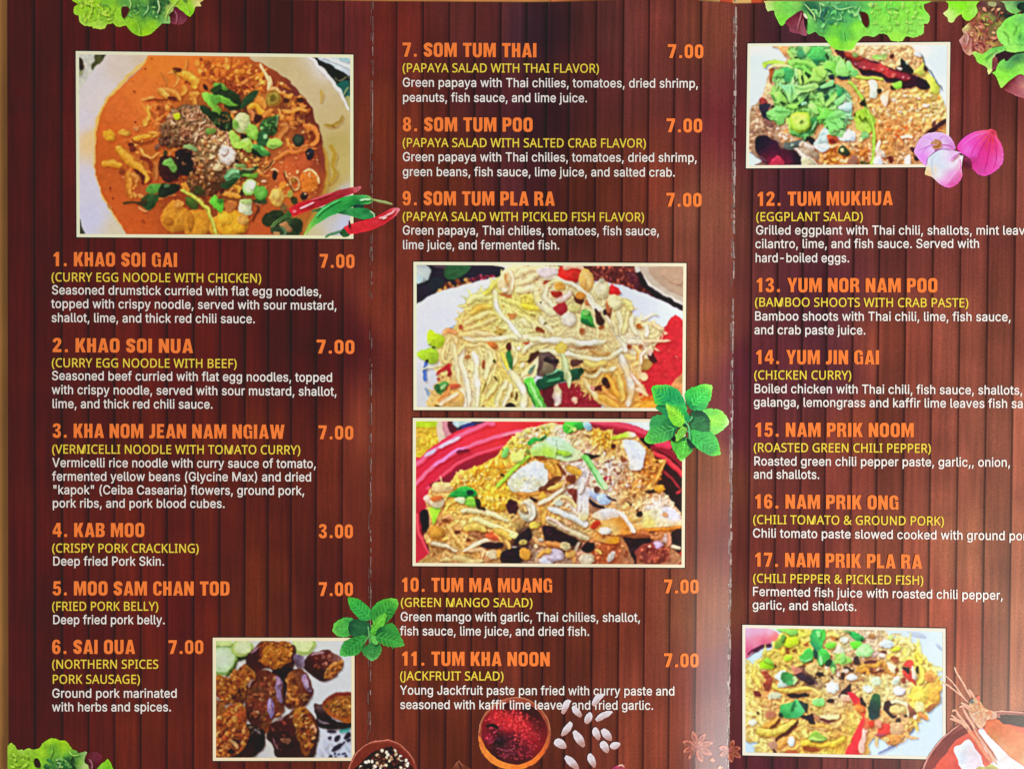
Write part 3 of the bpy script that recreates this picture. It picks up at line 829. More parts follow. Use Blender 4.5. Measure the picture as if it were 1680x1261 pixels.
HEAD = {
    'I': (34, [cw("0 0 0 100 28 100 28 0")]),
    'H': (69, [cw("0 0 0 100 27 100 27 62 37 62 37 100 64 100 64 0 37 0 37 40 27 40 27 0")]),
    'A': (77, [cw("0 0 23 100 53 100 76 0 48 0 45.5 16 30.5 16 28 0"), ccw("33.5 35 38 68 42.5 35")]),
    'O': (74, [ring(0, -1, 69, 101, 27), ring(27, 22, 42, 78, 7, True)]),
    'K': (74, [cw("0 0 0 100 27 100 27 63 42 100 71 100 51 53 73 0 44 0 32 34 27 26 27 0")]),
    'N': (77, [cw("0 0 0 100 27 100 46 52 46 100 72 100 72 0 45 0 26 49 26 0")]),
    'M': (97, [cw("0 0 0 100 34 100 46 46 58 100 92 100 92 0 66 0 66 60 53 0 39 0 26 60 26 0")]),
    'S': (68, [stroke("52 66 51 80 33 87.5 15 80 15 64 30 52 46 42 50 24 34 12.5 15 20 13 36", 27)]),
    'G': (73, [cw("40 58 40 44 46 44 46 22 40 18 34 18 28 24 28 76 34 82 40 76 41 64 67 64 66 84 54 98 34 102 12 96 1 80 0 52 1 20 12 4 30 -2 46 6 50 0 68 0 68 58")]),
    'C': (69, [cw("40 64 40 76 34 82 28 76 28 24 34 18 40 24 40 36 66 36 65 18 54 3 34 -2 12 4 1 20 0 50 1 80 12 96 34 102 54 97 65 82 66 64")]),
    'D': (73, [cw("0 0 0 100 38 100 56 96 67 82 69 60 69 40 67 18 56 4 38 0"), ccw("27 20 27 80 37 78 41 70 41 30 37 22")]),
    'P': (70, [cw("0 0 0 100 42 100 58 96 67 84 67 54 58 40 42 35 27 35 27 0"), ccw("27 56 27 79 37 78 40 72 40 62 37 57")]),
    'R': (75, [cw("0 0 0 100 42 100 58 96 67 84 67 60 58 46 66 36 71 0 43 0 39 34 34 40 27 40 27 0"), ccw("27 58 27 79 37 78 40 73 40 64 37 59")]),
    'B': (73, [cw("0 0 0 100 42 100 58 96 66 84 66 64 57 53 68 42 68 16 58 4 42 0"), ccw("27 60 27 80 37 79 39 70 37 61"), ccw("27 20 27 43 37 42 40 32 37 21")]),
    'E': (62, [cw("0 0 0 100 56 100 56 78 27 78 27 61 50 61 50 40 27 40 27 22 57 22 57 0")]),
    'L': (60, [cw("0 0 0 100 28 100 28 23 56 23 56 0")]),
    'T': (68, [cw("19 0 19 77 0 77 0 100 66 100 66 77 47 77 47 0")]),
    'U': (74, [cw("0 100 0 24 7 7 22 -2 47 -2 62 7 69 24 69 100 42 100 42 26 39 20 30 20 27 26 27 100")]),
    'Y': (77, [cw("0 100 29 100 38.5 60 48 100 77 100 52 38 52 0 25 0 25 38")]),
    'W': (112, [cw("0 100 27 100 35 40 43 100 67 100 75 40 83 100 110 100 94 0 64 0 55 54 46 0 16 0")]),
    'J': (52, [cw("18 100 46 100 46 22 38 5 22 -2 0 0 0 24 10 22 17 27 18 34")]),
    '.': (46, [ring(10, 0, 35, 24, 8)]),
    '1': (62, [cw("18 0 18 66 2 64 2 80 24 100 45 100 45 0")]),
    '7': (68, [cw("0 100 64 100 64 82 38 0 9 0 36 77 0 77")]),
    '0': (70, [ring(0, -1, 64, 101, 29), ring(25, 22, 39, 78, 6.9, True)]),
    '2': (68, [cw("0 70 2 86 14 98 32 102 52 97 62 82 60 62 46 42 32 24 62 24 62 0 0 0 0 20 26 52 36 68 34 78 28 80 24 76 24 66")]),
    '3': (68, [cw("0 74 3 90 15 99 32 102 52 97 61 84 60 64 48 52 60 44 64 28 60 10 48 0 30 -2 12 2 1 14 0 30 24 32 26 22 32 20 39 26 38 38 30 42 20 42 20 62 29 62 36 68 36 78 31 82 26 80 24 72")]),
    '4': (70, [cw("36 0 36 20 0 20 0 42 30 100 60 100 60 42 68 42 68 20 60 20 60 0"), ccw("22 42 36 72 36 42")]),
    '5': (68, [cw("4 46 8 100 60 100 60 77 30 77 29 66 44 68 58 58 64 40 62 18 50 2 30 -2 10 4 0 18 0 30 25 32 27 22 33 19 39 26 39 42 33 48 27 42")]),
    '6': (70, [cw("40 70 38 80 33 82 27 76 26 60 38 66 54 60 64 44 64 22 56 6 40 -2 24 -1 8 8 1 26 0 60 4 84 16 98 34 102 52 97 62 84 64 70"), ccw("27 38 27 24 33 19 39 24 39 38 33 45")]),
    '8': (70, [cw("12 53 4 62 3 80 12 96 33 102 54 96 63 80 62 62 54 53 64 42 65 20 54 4 33 -2 12 4 1 20 2 42"), ccw("27 78 33 83 39 78 39 66 33 61 27 66"), ccw("27 38 33 43 39 38 39 24 33 19 27 24")]),
    '9': (70, [cw("24 30 26 20 31 18 37 24 38 40 26 34 10 40 0 56 0 78 8 94 24 102 40 101 56 92 63 74 64 40 60 16 48 2 30 -2 12 3 2 16 0 30"), ccw("37 62 37 76 31 81 25 76 25 62 31 55")]),
    ' ': (30, []),
}
TITLE = Face({c: (a + 3.0, p) for c, (a, p) in HEAD.items()}, -1.8, 96.4)
SUBT = Face(load_glyphs(GLYPH_S), 7.0, 380.0)
DESC = Face(load_glyphs(GLYPH_D), 8.0, 400.0)
for f, ref in ((SUBT, 'E'), (DESC, 'D')):
    f.cap = max(p[1] for p in f.g[ref][1][0][0])
ORANGE, YELLOW, WHITE = (0.93, 0.21, 0.035), (0.86, 0.66, 0.06), (0.88, 0.84, 0.80)
TEXT_Z = 0.95


def lettering(name, parent, face, lines, cap, colour):
    """lines: (text, x0, x1, y0, y1[, prefix]): text whose prefix (or all) spans x0..x1 on a baseline y0..y1; one mesh."""
    V, F, K = [], [], []
    for ln in lines:
        text, x0, x1, y0, y1 = ln[:5]
        ref = ln[5] if len(ln) > 5 else text
        sx = (x1 - x0) / (face.width(ref) - (face.g[ref[-1]][0] * 0.06))
        sy = cap / face.cap
        pen = 0.0
        for ch in text:
            adv, grp = face.g[ch]
            for gi, (pts, tris) in enumerate(grp):
                n = len(V)
                for (u, w) in pts:
                    px = x0 + (pen + u) * sx
                    t = (px - x0) / (x1 - x0)
                    py = y0 + (y1 - y0) * t - (w - (1.8 if face is TITLE else 0)) * sy
                    V.append(at(px, py, TEXT_Z + gi * 0.02))
                    K.append(colour + (0.12,))
                for a, b, c in tris:
                    (xa, ya), (xb, yb), (xc, yc) = pts[a], pts[b], pts[c]
                    F.append((n + a, n + b, n + c) if (xb - xa) * (yc - ya) - (xc - xa) * (yb - ya) > 0 else (n + a, n + c, n + b))
            pen += adv
    return mesh_object(name, V, F, PRINT, parent, None, K)


# ------------------------------------------------------------------ the table and what lies on it
table = mesh_object('tabletop', [(x * U, y * U, z * U) for z in (-150, 0) for x, y in ((-2600, -2200), (2600, -2200), (2600, 2200), (-2600, 2200))],
                    [(3, 2, 1, 0), (4, 5, 6, 7), (0, 1, 5, 4), (1, 2, 6, 5), (2, 3, 7, 6), (3, 0, 4, 7)],
                    flat_material('tan_tabletop', 'c98a45', 0.55, 0.22, 60, (1, 0.25, 1)))
table['kind'] = 'structure'



def slab(name, x0, x1, y0, y1, z0, z1, mat, parent=None):
    v = [(x * U, y * U, z * U) for z in (z0, z1) for x, y in ((x0, y0), (x1, y0), (x1, y1), (x0, y1))]
    return mesh_object(name, v, [(3, 2, 1, 0), (4, 5, 6, 7), (0, 1, 5, 4), (1, 2, 6, 5), (2, 3, 7, 6), (3, 0, 4, 7)], mat, parent)


mat_ = empty('placemat', None, 'tan paper placemat with red blocks peeping out above the top edge of the menu', (0, 0, 0))
mat_['category'] = 'placemat'
slab('sheet', 100, 1400, 560, 900, 0.05, 1.0, flat_material('tan_paper', 'd9ae62', 0.6, 0.1, 40), mat_)
RED = flat_material('red_ink', 'c8481f', 0.6, 0.1, 30)
for x0, x1 in ((170, 300), (335, 356), (386, 411)):
    slab('red_block', x0, x1, 600, 880, 1.02, 1.06, RED, mat_)
for x0, x1 in ((60, 172),):
    slab('orange_block', x0, x1 - 6, 600, 880, 1.02, 1.06, flat_material('orange_ink', 'd8803c', 0.6, 0.1, 30), mat_)

menu = empty('menu')
menu['label'] = 'glossy folded paper menu printed with dish names and food photos on dark red planks'
menu['category'] = 'menu'

# ------------------------------------------------------------------ the sheet: three panels printed with planks
TONE = Field("""30 100 451614 30 400 4a1818 30 700 4e1c18 30 1150 4c1a16 120 60 481818 200 70 561a1a 330 60 58201e 430 45 401a1c 430 150 42181a
 560 60 5a2224 300 450 5c1c14 300 560 601e16 560 560 4a1a1e 480 620 4c1a1c 450 700 64241a 200 900 5e2016 300 1000 601f14 430 1000 64281a 560 1000 58201c 300 1200 66241a 60 1000 4a1814 480 560 461a1c
 640 200 6a2a1e 640 60 62221e 760 40 5e2828 880 60 38202a 880 200 381c24 820 150 4c2026 960 120 5a2628 1000 60 582a2a 1060 60 6e302c 1150 60 683228 700 300 64281e 870 300 4c2026 960 300 60281f 1050 300 6e2e24 1150 350 743c30
 640 700 763226 640 500 6e2c22 1150 560 80402e 1160 760 7c402c 640 1100 6a2a1e 850 1000 5e2620 800 1190 62281e 900 680 6a2e26 1000 1000 743024 1080 1200 80382a 1160 1000 804430
 1215 200 5e2228 1215 700 642630 1300 45 44222c 1260 150 5c262e 1400 50 4c2226 1300 300 4e222c 1500 50 6a2e2c 1580 100 6c2c2a 1640 300 823e36 1560 300 70302c 1400 290 6c2e2a 1440 330 6a302c 1230 600 5e2430 1340 480 542430 1350 600 582630
 1450 560 863c30 1420 700 783428 1600 560 844034 1660 700 9a5040 1250 900 6c2c28 1350 850 702e2a 1450 900 904434 1600 900 a05842 1670 1000 a86048 1650 1150 ac644a 1560 1020 9c4836 1330 1015 702c28 1450 1015 8c3c32 1250 1250 54202a 1400 1255 70302e 1230 1100 642830""")
SEAMS_L = [57, 102, 145, 188, 231, 274, 318, 361, 402, 440, 478, 519, 562]
SEAMS_M = [648, 691, 734, 776, 818, 860, 893, 930, 974, 1018, 1060, 1102, 1145]
SEAMS_R = [1231, 1274, 1315, 1355, 1398, 1440, 1484, 1528, 1573, 1618, 1662, 1706, 1750]


def lay_x(px):
    return at(px, 630.5)[0] / U


def panel(x0, x1, seams, label):
    """One panel of the sheet: a thin paper slab whose top carries the printed planks."""
    sx = [lay_x(s) for s in seams]
    xs = set()
    edges = [x0] + sx + [x1]
    for a, b in zip(edges, edges[1:]):
        n = max(3, int((b - a) / 8.5))
        xs |= {a + (b - a) * i / n for i in range(n + 1)}
    for s in sx:
        xs |= {s - 2.6, s - 1.0, s + 1.0, s + 2.2}
    xs = sorted(x for x in xs if x0 <= x <= x1)
    keep = [xs[0]]
    for x in xs[1:]:
        if x - keep[-1] > 0.5: keep.append(x)
    xs = keep
    ys = [EDGE_T + (EDGE_B - EDGE_T) * j / 46 for j in range(47)]
    tone = [random.uniform(0.90, 1.10) for _ in edges]
    drift = [[random.uniform(0.95, 1.05) for _ in ys] for _ in edges]
    V, F, K = [], [], []
    for j, y in enumerate(ys):
        for x in xs:
            px, py = 840 + x, 630.5 - y
            k = max(i for i, e in enumerate(edges) if e <= x + 1e-6)
            c = TONE(px, py)
            f = tone[k] * drift[k][j]
            ds = min([abs(x - s) for s in sx] + [99])
            off = min([x - s for s in sx], key=abs) if sx else 99
            if ds < 1.3: f *= 0.54
            elif -3 < off < 0: f *= 0.84
            elif 0 < off < 4: f *= 1.04
            c = (c[0] * 1.04, c[1] * 1.12, c[2] * 1.06)
            V.append((x * U, y * U, height(x) * U))
            K.append(ink(tuple(v * f for v in c), px, py) + (0,))
    nx, ny = len(xs), len(ys)
    for j in range(ny - 1):
        for i in range(nx - 1):
            a = j * nx + i
            F.append((a, a + nx, a + nx + 1, a + 1))
    n = len(V)
    for x, y, z in V[:n]:
        pass
    # underside and rim of the paper
    top = n
    idx = [i for i in range(nx)] + [j * nx + nx - 1 for j in range(1, ny)] + [(ny - 1) * nx + i for i in range(nx - 2, -1, -1)] + [j * nx for j in range(ny - 2, 0, -1)]
    for i in idx:
        x, y, z = V[i]
        V.append((x, y, z - 1.1 * U)); K.append((0.75, 0.7, 0.62, 0))
    m = len(idx)
    for i in range(m):
        F.append((idx[i], idx[(i + 1) % m], top + (i + 1) % m, top + i))
    return mesh_object('panel', V, F, PLANKS, menu, label, K)


panel(EDGE_L, FOLD_A, SEAMS_L, 'panel with dishes 1 to 6')
panel(FOLD_A, FOLD_B, SEAMS_M, 'panel with dishes 7 to 11')
panel(FOLD_B, EDGE_R, SEAMS_R, 'panel with dishes 12 to 17')


def crease(x, w, dens, side, lite):
    """The worn fold: a broken line of bare white paper fibres."""
    y = -10.0
    V, F, K = [], [], []

    def put(xc, y0, y1, wd, c):
        n = len(V)
        for (dx, yy) in ((-wd * random.uniform(.2, .6), y0), (wd * random.uniform(.2, .6), y0 + random.uniform(0, 1)), (wd * random.uniform(.2, .6), y1), (-wd * random.uniform(.2, .6), y1 - random.uniform(0, 1))):
            X = xc + dx
            V.append((X * U, (630.5 - yy) * U, (height(X) + 0.25 + random.uniform(0, 0.1)) * U))
            K.append(c + (0.3,))
        F.append((n + 3, n + 2, n + 1, n))
    while y < 1275:
        l = random.uniform(4, 16)
        wear = dens(y)
        if random.random() < wear:
            g = random.uniform(0.14, 0.40) * lite
            put(x + random.gauss(0, 0.35) + side, y, y + l, w * random.uniform(0.5, 1.1), (g, g * 0.78, g * 0.72))
        if random.random() < wear * 0.5:
            g = random.uniform(0.10, 0.24) * lite
            put(x - 3.2 + random.gauss(0, 0.3) + side, y, y + l, w * 0.5, (g, g * 0.75, g * 0.7))
        y += l * random.uniform(0.4, 0.8)
    return mesh_object('worn_crease', V, F, PRINT, menu, None, K)


crease(FOLD_A, 1.6, lambda y: 0.35 + 0.35 * math.sin(y / 140.0) ** 2, 0.6, 0.9)
crease(FOLD_B, 3.4, lambda y: 0.75 + 0.2 * math.sin(y / 90.0), 0.0, 1.25)

# ------------------------------------------------------------------ the seventeen dishes
DISHES = [
    ('left', [('1. KHAO SOI GAI', 87, 292.5, 436.5, 438)], ('7.00', 524, 583, 439, 440), [('(CURRY EGG NOODLE WITH CHICKEN)', 84, 429, 461.5, 463.5)],
     [('Seasoned drumstick curried with flat egg noodles,', 84.5, 528, 482.6, 485.4), ('topped with crispy noodle, served with sour mustard,', 84, 553, 505, 508), ('shallot, lime, and thick red chili sauce.', 84, 419, 528, 530)]),
    ('left', [('2. KHAO SOI NUA', 86, 317, 577.5, 579)], ('7.00', 519, 583, 579.5, 580.5), [('(CURRY EGG NOODLE WITH BEEF)', 84.5, 388.6, 602, 603.3)],
     [('Seasoned beef curried with flat egg noodles, topped', 84.5, 545.5, 623, 626), ('with crispy noodle, served with sour mustard, shallot,', 84.5, 553, 646, 649), ('lime, and thick red chili sauce.', 85, 349.7, 669, 670)]),
    ('left', [('3. KHA NOM JEAN NAM NGIAW', 86, 466.7, 717.6, 719.5)], ('7.00', 522, 581, 720, 721), [('(VERMICELLI NOODLE WITH TOMATO CURRY)', 85, 493, 743.5, 744.8)],
     [('Vermicelli rice noodle with curry sauce of tomato,', 85.7, 519, 765.6, 767.2), ('fermented yellow beans (Glycine Max) and dried', 85.5, 511, 788, 789.2), ('"kapok" (Ceiba Casearia) flowers, ground pork,', 86, 500, 810, 811.4), ('pork ribs, and pork blood cubes.', 85.5, 369.5, 832, 832.6)]),
    ('left', [('4. KAB MOO', 86, 238, 880.4, 880.6)], ('3.00', 522.6, 580.4, 882, 882.4), [('(CRISPY PORK CRACKLING)', 85, 326.4, 905.6, 906.2)], [('Deep fried Pork Skin.', 86, 270, 927, 927.2)]),
    ('left', [('5. MOO SAM CHAN TOD', 86, 377.5, 976, 976.4)], ('7.00', 522.6, 580.4, 977, 977.2), [('(FRIED PORK BELLY)', 85, 260, 1001, 1001)], [('Deep fried pork belly.', 86, 271, 1023, 1023.2)]),
    ('left', [('6. SAI OUA', 85, 222, 1072, 1072)], ('7.00', 276, 335, 1072, 1072), [('(NORTHERN SPICES', 85, 260, 1096, 1096), ('PORK SAUSAGE)', 85, 230, 1120.6, 1120.6)],
     [('Ground pork marinated', 85, 290.6, 1143.6, 1143.6), ('with herbs and spices.', 85, 281.4, 1166, 1166)]),
    ('mid', [('7. SOM TUM THAI', 660, 882, 93.3, 94.4)], ('7.00', 1095, 1155.4, 95.4, 96), [('(PAPAYA SALAD WITH THAI FLAVOR)', 660, 983, 118.6, 119.6)],
     [('Green papaya with Thai chilies, tomatoes, dried shrimp,', 660, 1146, 142.5, 144.2), ('peanuts, fish sauce, and lime juice.', 660, 964, 167, 168)]),
    ('mid', [('8. SOM TUM POO', 660, 875, 215.6, 216.4)], ('7.00', 1093, 1153.5, 217, 217.6), [('(PAPAYA SALAD WITH SALTED CRAB FLAVOR)', 660, 1060, 241.2, 242.2)],
     [('Green papaya with Thai chilies, tomatoes, dried shrimp,', 660, 1144, 264.4, 265.8), ('green beans, fish sauce, lime juice, and salted crab.', 660, 1108, 288.8, 289.8)]),
    ('mid', [('9. SOM TUM PLA RA', 660, 910.5, 336.8, 337.6)], ('7.00', 1092.6, 1152.4, 339, 339.4), [('(PAPAYA SALAD WITH PICKLED FISH FLAVOR)', 660, 1057, 362.3, 363.2)],
     [('Green papaya, Thai chilies, tomatoes, fish sauce,', 660, 1082, 384.8, 386), ('lime juice, and fermented fish.', 660, 918.5, 408.6, 409.2)]),
    ('mid', [('10. TUM MA MUANG', 658.7, 907, 970, 971.4)], ('7.00', 1089, 1147.4, 972.5, 973), [('(GREEN MANGO SALAD)', 657, 874, 994.6, 995.2)],
     [('Green mango with garlic, Thai chilies, shallot,', 656.5, 1051, 1018, 1019.4), ('fish sauce, lime juice, and dried fish.', 656, 967.5, 1041.4, 1042.2)]),
    ('mid', [('11. TUM KHA NOON', 658.7, 903, 1091, 1092.2)], ('7.00', 1089, 1147.4, 1093.5, 1094), [('(JACKFRUIT SALAD)', 655.8, 826.5, 1115, 1115.4)],
     [('Young Jackfruit paste pan fried with curry paste and', 656, 1107, 1138.4, 1140), ('seasoned with kaffir lime leaves and fried garlic.', 656, 1072.4, 1162, 1163.4)]),
    ('right', [('12. TUM MUKHUA', 1242, 1465, 338, 336.6)], None, [('(EGGPLANT SALAD)', 1240, 1416, 362.8, 362.4)],
     [('Grilled eggplant with Thai chili, shallots, mint leaves,', 1239.5, 1639, 384.6, 385, 'Grilled eggplant with Thai chili, shallots, mint'), ('cilantro, lime, and fish sauce. Served with', 1238.5, 1607, 407, 406.6), ('hard-boiled eggs.', 1238.5, 1394, 430, 430.2)]),
    ('right', [('13. YUM NOR NAM POO', 1240.5, 1539, 479, 479.6)], None, [('(BAMBOO SHOOTS WITH CRAB PASTE)', 1238, 1589, 502.6, 503.8)],
     [('Bamboo shoots with Thai chili, lime, fish sauce,', 1237.4, 1659, 525.4, 526.8), ('and crab paste juice.', 1237, 1420.7, 548, 548.6)]),
    ('right', [('14. YUM JIN GAI', 1239.6, 1444, 597, 597.6)], None, [('(CHICKEN CURRY)', 1236.8, 1397, 622, 622.4)],
     [('Boiled chicken with Thai chili, fish sauce, shallots,', 1236.5, 1678, 644.2, 647), ('galanga, lemongrass and kaffir lime leaves fish sauce', 1236, 1653, 666.4, 668.8, 'galanga, lemongrass and kaffir lime leaves fish')]),
    ('right', [('15. NAM PRIK NOOM', 1238.6, 1500, 716, 716.8)], None, [('(ROASTED GREEN CHILI PEPPER)', 1236, 1527.5, 740.8, 742.2)],
     [('Roasted green chili pepper paste, garlic,, onion,', 1236, 1658, 763, 765.2), ('and shallots.', 1236, 1345, 784.6, 785.2)]),
    ('right', [('16. NAM PRIK ONG', 1238, 1475, 833.4, 835.6)], None, [('(CHILI TOMATO & GROUND PORK)', 1235, 1549, 858.8, 861.4)],
     [('Chili tomato paste slowed cooked with ground pork.', 1234.5, 1649, 881, 885.4, 'Chili tomato paste slowed cooked with ground')]),
    ('right', [('17. NAM PRIK PLA RA', 1238, 1513, 928.8, 932.4)], None, [('(CHILI PEPPER & PICKLED FISH)', 1235, 1515, 955, 958.4)],
     [('Fermented fish juice with roasted chili pepper,', 1234, 1646, 976.6, 983), ('garlic, and shallots.', 1234, 1406, 998.6, 1001.4)]),
]
for side, t, price, s, d in DISHES:
    e = empty('menu_entry', menu, 'entry for dish ' + t[0][0].split('.')[0])
    lettering('dish_name', e, TITLE, t, 23.2, ORANGE)
    if price:
        lettering('price', e, TITLE, [price], 22.6, ORANGE)
    lettering('dish_subtitle', e, SUBT, s, 14.6, YELLOW)
    lettering('dish_description', e, DESC, d, 14.8, WHITE)
#ART#
# ------------------------------------------------------------------ printed food photographs
def grow(q, d):
    cx, cy = sum(p[0] for p in q) / 4, sum(p[1] for p in q) / 4
    return [(x + (d if x > cx else -d), y + (d if y > cy else -d)) for x, y in q]


class Photo:
    """A printed photograph: its cream border frame is the part, what it shows are the sub-parts."""
    def __init__(self, label, inner, border, cream):
        out = grow(inner, border)
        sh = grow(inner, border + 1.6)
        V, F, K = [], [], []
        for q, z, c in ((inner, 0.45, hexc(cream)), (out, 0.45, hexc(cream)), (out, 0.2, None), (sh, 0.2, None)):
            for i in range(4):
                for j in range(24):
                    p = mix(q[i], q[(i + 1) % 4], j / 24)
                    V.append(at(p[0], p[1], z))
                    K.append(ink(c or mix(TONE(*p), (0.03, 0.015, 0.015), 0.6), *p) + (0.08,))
        for a, b in ((0, 96), (96, 192), (192, 288)):
            for i in range(96):
                j = (i + 1) % 96
                F.append((a + i, b + i, b + j, a + j))
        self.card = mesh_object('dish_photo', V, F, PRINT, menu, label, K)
        self.inner = inner
        xs, ys = [p[0] for p in inner], [p[1] for p in inner]
        self.a = Art(min(xs) - 2, min(ys) - 2, max(xs) + 2, max(ys) + 2, 1.0, 2)

    def art(self, name, label=None, mot=0.05, drop=0.14, lump=0.6):
        return self.a.layer(name, label, mot, drop, lump)

    def end(self, **k):
        self.a.out(self.card, 0.3, outline=self.inner, **k)


# --- curry noodle bowl
ph = Photo('photo of a curry noodle bowl with herbs', [(129.6, 89.4), (574.4, 95.3), (574.6, 386.6), (131, 383.8)], 5.3, 'f6e9bf')
a = ph.art('table_cloth', lump=.2); a.c(120, 80, 7)
a.P("60 60 420 60 420 300 60 520", 'c2bfb2', sm=1)
for i in range(9):
    a.R([(70 + i * 2, 300 + i * 22), (230 - i * 12, 230 + i * 26)], 1.2, 'a39f92', 'b5b2a5')
a.P("70 110 110 130 120 190 110 240 80 250 66 200", '32280f'); a.P("260 60 400 60 330 150 240 245 210 220 225 170 250 150", '4b4a2a')
a.P("330 70 400 70 350 110", '2f3018'); a.P("60 255 110 250 100 300 66 300", '8e9068')
a.c(350, 80, 7).P("1150 60 1590 60 1590 760 1480 700 1300 300", '182420', sm=1)
a.P("1190 90 1240 90 1600 95 1600 320 1500 280 1350 190 1260 150", 'c3ccd3'); a.P("1240 95 1580 160 1580 240 1420 170", 'd8dde0')
a.P("1440 110 1560 110 1560 160 1480 150", '9fc0c4')
a.P("1420 400 1560 370 1570 560 1480 510", '1f5a50'); a.R("1390 330 1440 370 1500 350 1540 330 1580 350", 1.4, '8d8458'); a.R("1480 560 1530 480 1580 440", 2.5, 'b5b070'); a.P("1510 560 1580 550 1580 680 1540 640", 'a59f62')
a.c(120, 235, 7).P("60 880 100 900 160 1060 60 1060", '3a3b2c', sm=1)
a = ph.art('bowl', mot=.012, lump=.05)
W = Field("150 130 cfc6c6 135 200 cfc6ce 135 300 cbc5d2 150 360 c6c3d8 190 380 cfc3a8 240 100 ccb8a0 200 120 cfbfb0 170 150 d3c8c4 153 230 dcbc86 420 95 c9b48c 460 105 c2ae80 490 130 c5b184 520 160 c4b086 540 200 c2ad7c 550 235 b6a262 560 280 bba868 545 300 b59a4c 565 320 c2bfca 570 370 c3c4dc 540 350 c2bdb0 505 384 c9bc90 530 105 d4ccc4")
a.P([(179, 86), (172, 94), (155, 112), (131, 151), (124, 200), (124, 340), (131, 363), (143, 390), (330, 395), (590, 395), (590, 200), (574, 181), (562, 158), (550, 137), (530, 113), (511, 93), (505, 84)], W, sm=1, big=16)
a.c(350, 80, 7).R("1090 80 1180 180 1290 290 1400 420 1490 560 1570 720", 7, 'e2e0e2', 'c9c2bc', light=.03)
a.R("1240 470 1250 560 1230 620", 6, 'bb9a4c', 'c2ac72', light=0); a.R("1260 870 1370 890 1450 840 1500 770", 7, 'a8873c', 'bba260', light=-.06)
a.R("1370 885 1400 900", 3, '7a5a1c')
a.c(350, 235, 7).R("1330 20 1400 120 1370 260 1400 350 1320 480", 9, 'b08e38', 'bca45c', light=-.02)
a.R("1270 40 1300 250 1290 450 1240 620 1130 850 1010 1060", 9, 'b68a3a', 'b89a50', light=0)
a.c(120, 80, 7).R("900 70 780 190 600 350 430 540 330 720 262 900 238 1120", 7, 'e0b25a', 'd6c0a0', light=0)
a.c(120, 235, 7).R("245 -20 262 300 300 440 345 600 440 760 530 900 640 1060", 8, 'dfb768', 'd2bfa0', light=0)
BROTH = [(252, 74), (246, 90), (231, 113), (206, 136), (180, 160), (167, 186), (159, 211), (156.5, 238), (157, 278), (161, 295), (167, 318), (180, 338), (193, 361), (208, 386), (222, 410), (480, 410), (493, 390), (504, 364), (518, 332), (530, 309), (534, 278), (530, 242), (527, 223), (518.6, 198.6), (507, 171), (493, 154), (464, 124), (430, 106), (407, 94), (390, 74)]
a = ph.art('broth', mot=.035, lump=.16)
FB = Field("260 100 dc7a30 230 140 d87434 200 180 d06a30 180 220 c86028 170 250 be5a26 168 290 bc5a28 185 330 c05a28 220 370 bf5626 300 110 e07a32 340 100 d8742e 380 110 cc6a2e 420 120 b0562c 450 130 8a3e28 480 150 70342a 505 180 642c24 520 220 6a2e24 524 260 7c3628 515 300 9c4a2a 480 320 c0602c 470 280 c85f32 500 260 be5832 440 370 b8542a 490 370 a8622c 260 200 d06c2e 240 170 d87434 260 240 c0602a 230 300 b0542a 300 330 903e20 340 300 6a3822 320 200 8a4c24 350 220 6a3a20 400 180 5a3420 430 230 80482a 400 300 7a4a26 430 160 b06a34 470 200 9a5428 460 240 a85a30 240 260 b2602a")
a.P(BROTH, FB, sm=2, big=9)
a.D(60, [(180, 190), (230, 140), (300, 100), (330, 130), (280, 160), (240, 230), (200, 270), (180, 330), (200, 360), (170, 290)], (0.5, 1.1), "8a3c18 9c4a20 a85020 e89050")
a.c(120, 80, 7).E(830, 240, 12, 9, '7a3010').E(710, 490, 16, 12, '7a3414').E(715, 848, 12, 9, '5a2408').E(900, 122, 9, 9, '8a3c10').E(690, 375, 9, 7, '9a4a18')
a.c(120, 235, 7).E(460, 625, 9, 12, '5a1c08').E(425, 520, 12, 12, '8a3818').E(800, 890, 22, 22, '9a4218')
a = ph.art('meat_and_noodles', lump=.7)
DENSE = [(300, 96), (400, 97), (430, 112), (470, 140), (505, 190), (515, 230), (480, 262), (440, 258), (430, 300), (380, 330), (300, 330), (250, 320), (205, 300), (190, 260), (205, 232), (240, 190), (255, 150)]
a.D(60, DENSE, (3, 6.5), "8a3c1c a8501f 7a3018 94441c b05a24", asp=(.4, .8))
a.D(120, DENSE, (2.6, 5), "d9893a c8702c e0a04c b86428 cc7a30 e0963c", 'strand', curl=.9)
a.D(120, DENSE, (1.6, 3.6), "d9893a b05c28 e6a654 8a3c1a c8702c f0bc70", asp=(.4, .8))
a.D(150, [(330, 96), (400, 97), (425, 115), (440, 150), (420, 160), (375, 150), (330, 130), (318, 110)], (3, 6.5), "d9812f e08c34 b8602a 9c4a20 e6a048 8a4020", asp=(.4, .9))
a.D(70, [(365, 128), (410, 130), (420, 150), (390, 158), (365, 145)], (2, 5), "7a2f1a a8502a 5c2414 c87a3c")
a.c(120, 80, 7)
a.R("1170 280 1290 290 1400 380 1380 470", 15, 'e0a034', 'b8702a').R("1250 420 1290 480 1240 540", 9, 'd98c34').E(1205, 245, 50, 26, '5a2a10').E(1175, 270, 22, 22, '8a5a28').E(1300, 380, 26, 20, '7a3a14')
a.R("960 470 1060 520 1100 570", 13, 'd89a44', 'a8602a').R("1030 450 1160 500 1240 600", 8, 'd98e3c').R("1090 560 1200 590", 7, '5a2a18', '7a3a1c', light=0).R("780 590 860 575 950 570", 5.5, 'd98840').R("830 605 1000 590 1100 600", 3, '7a2f14', '9a4820', light=0)
a.R("845 650 875 750 850 820 800 890", 8, 'dba040').R("870 680 890 760 850 860", 2, 'b06a20', light=0)
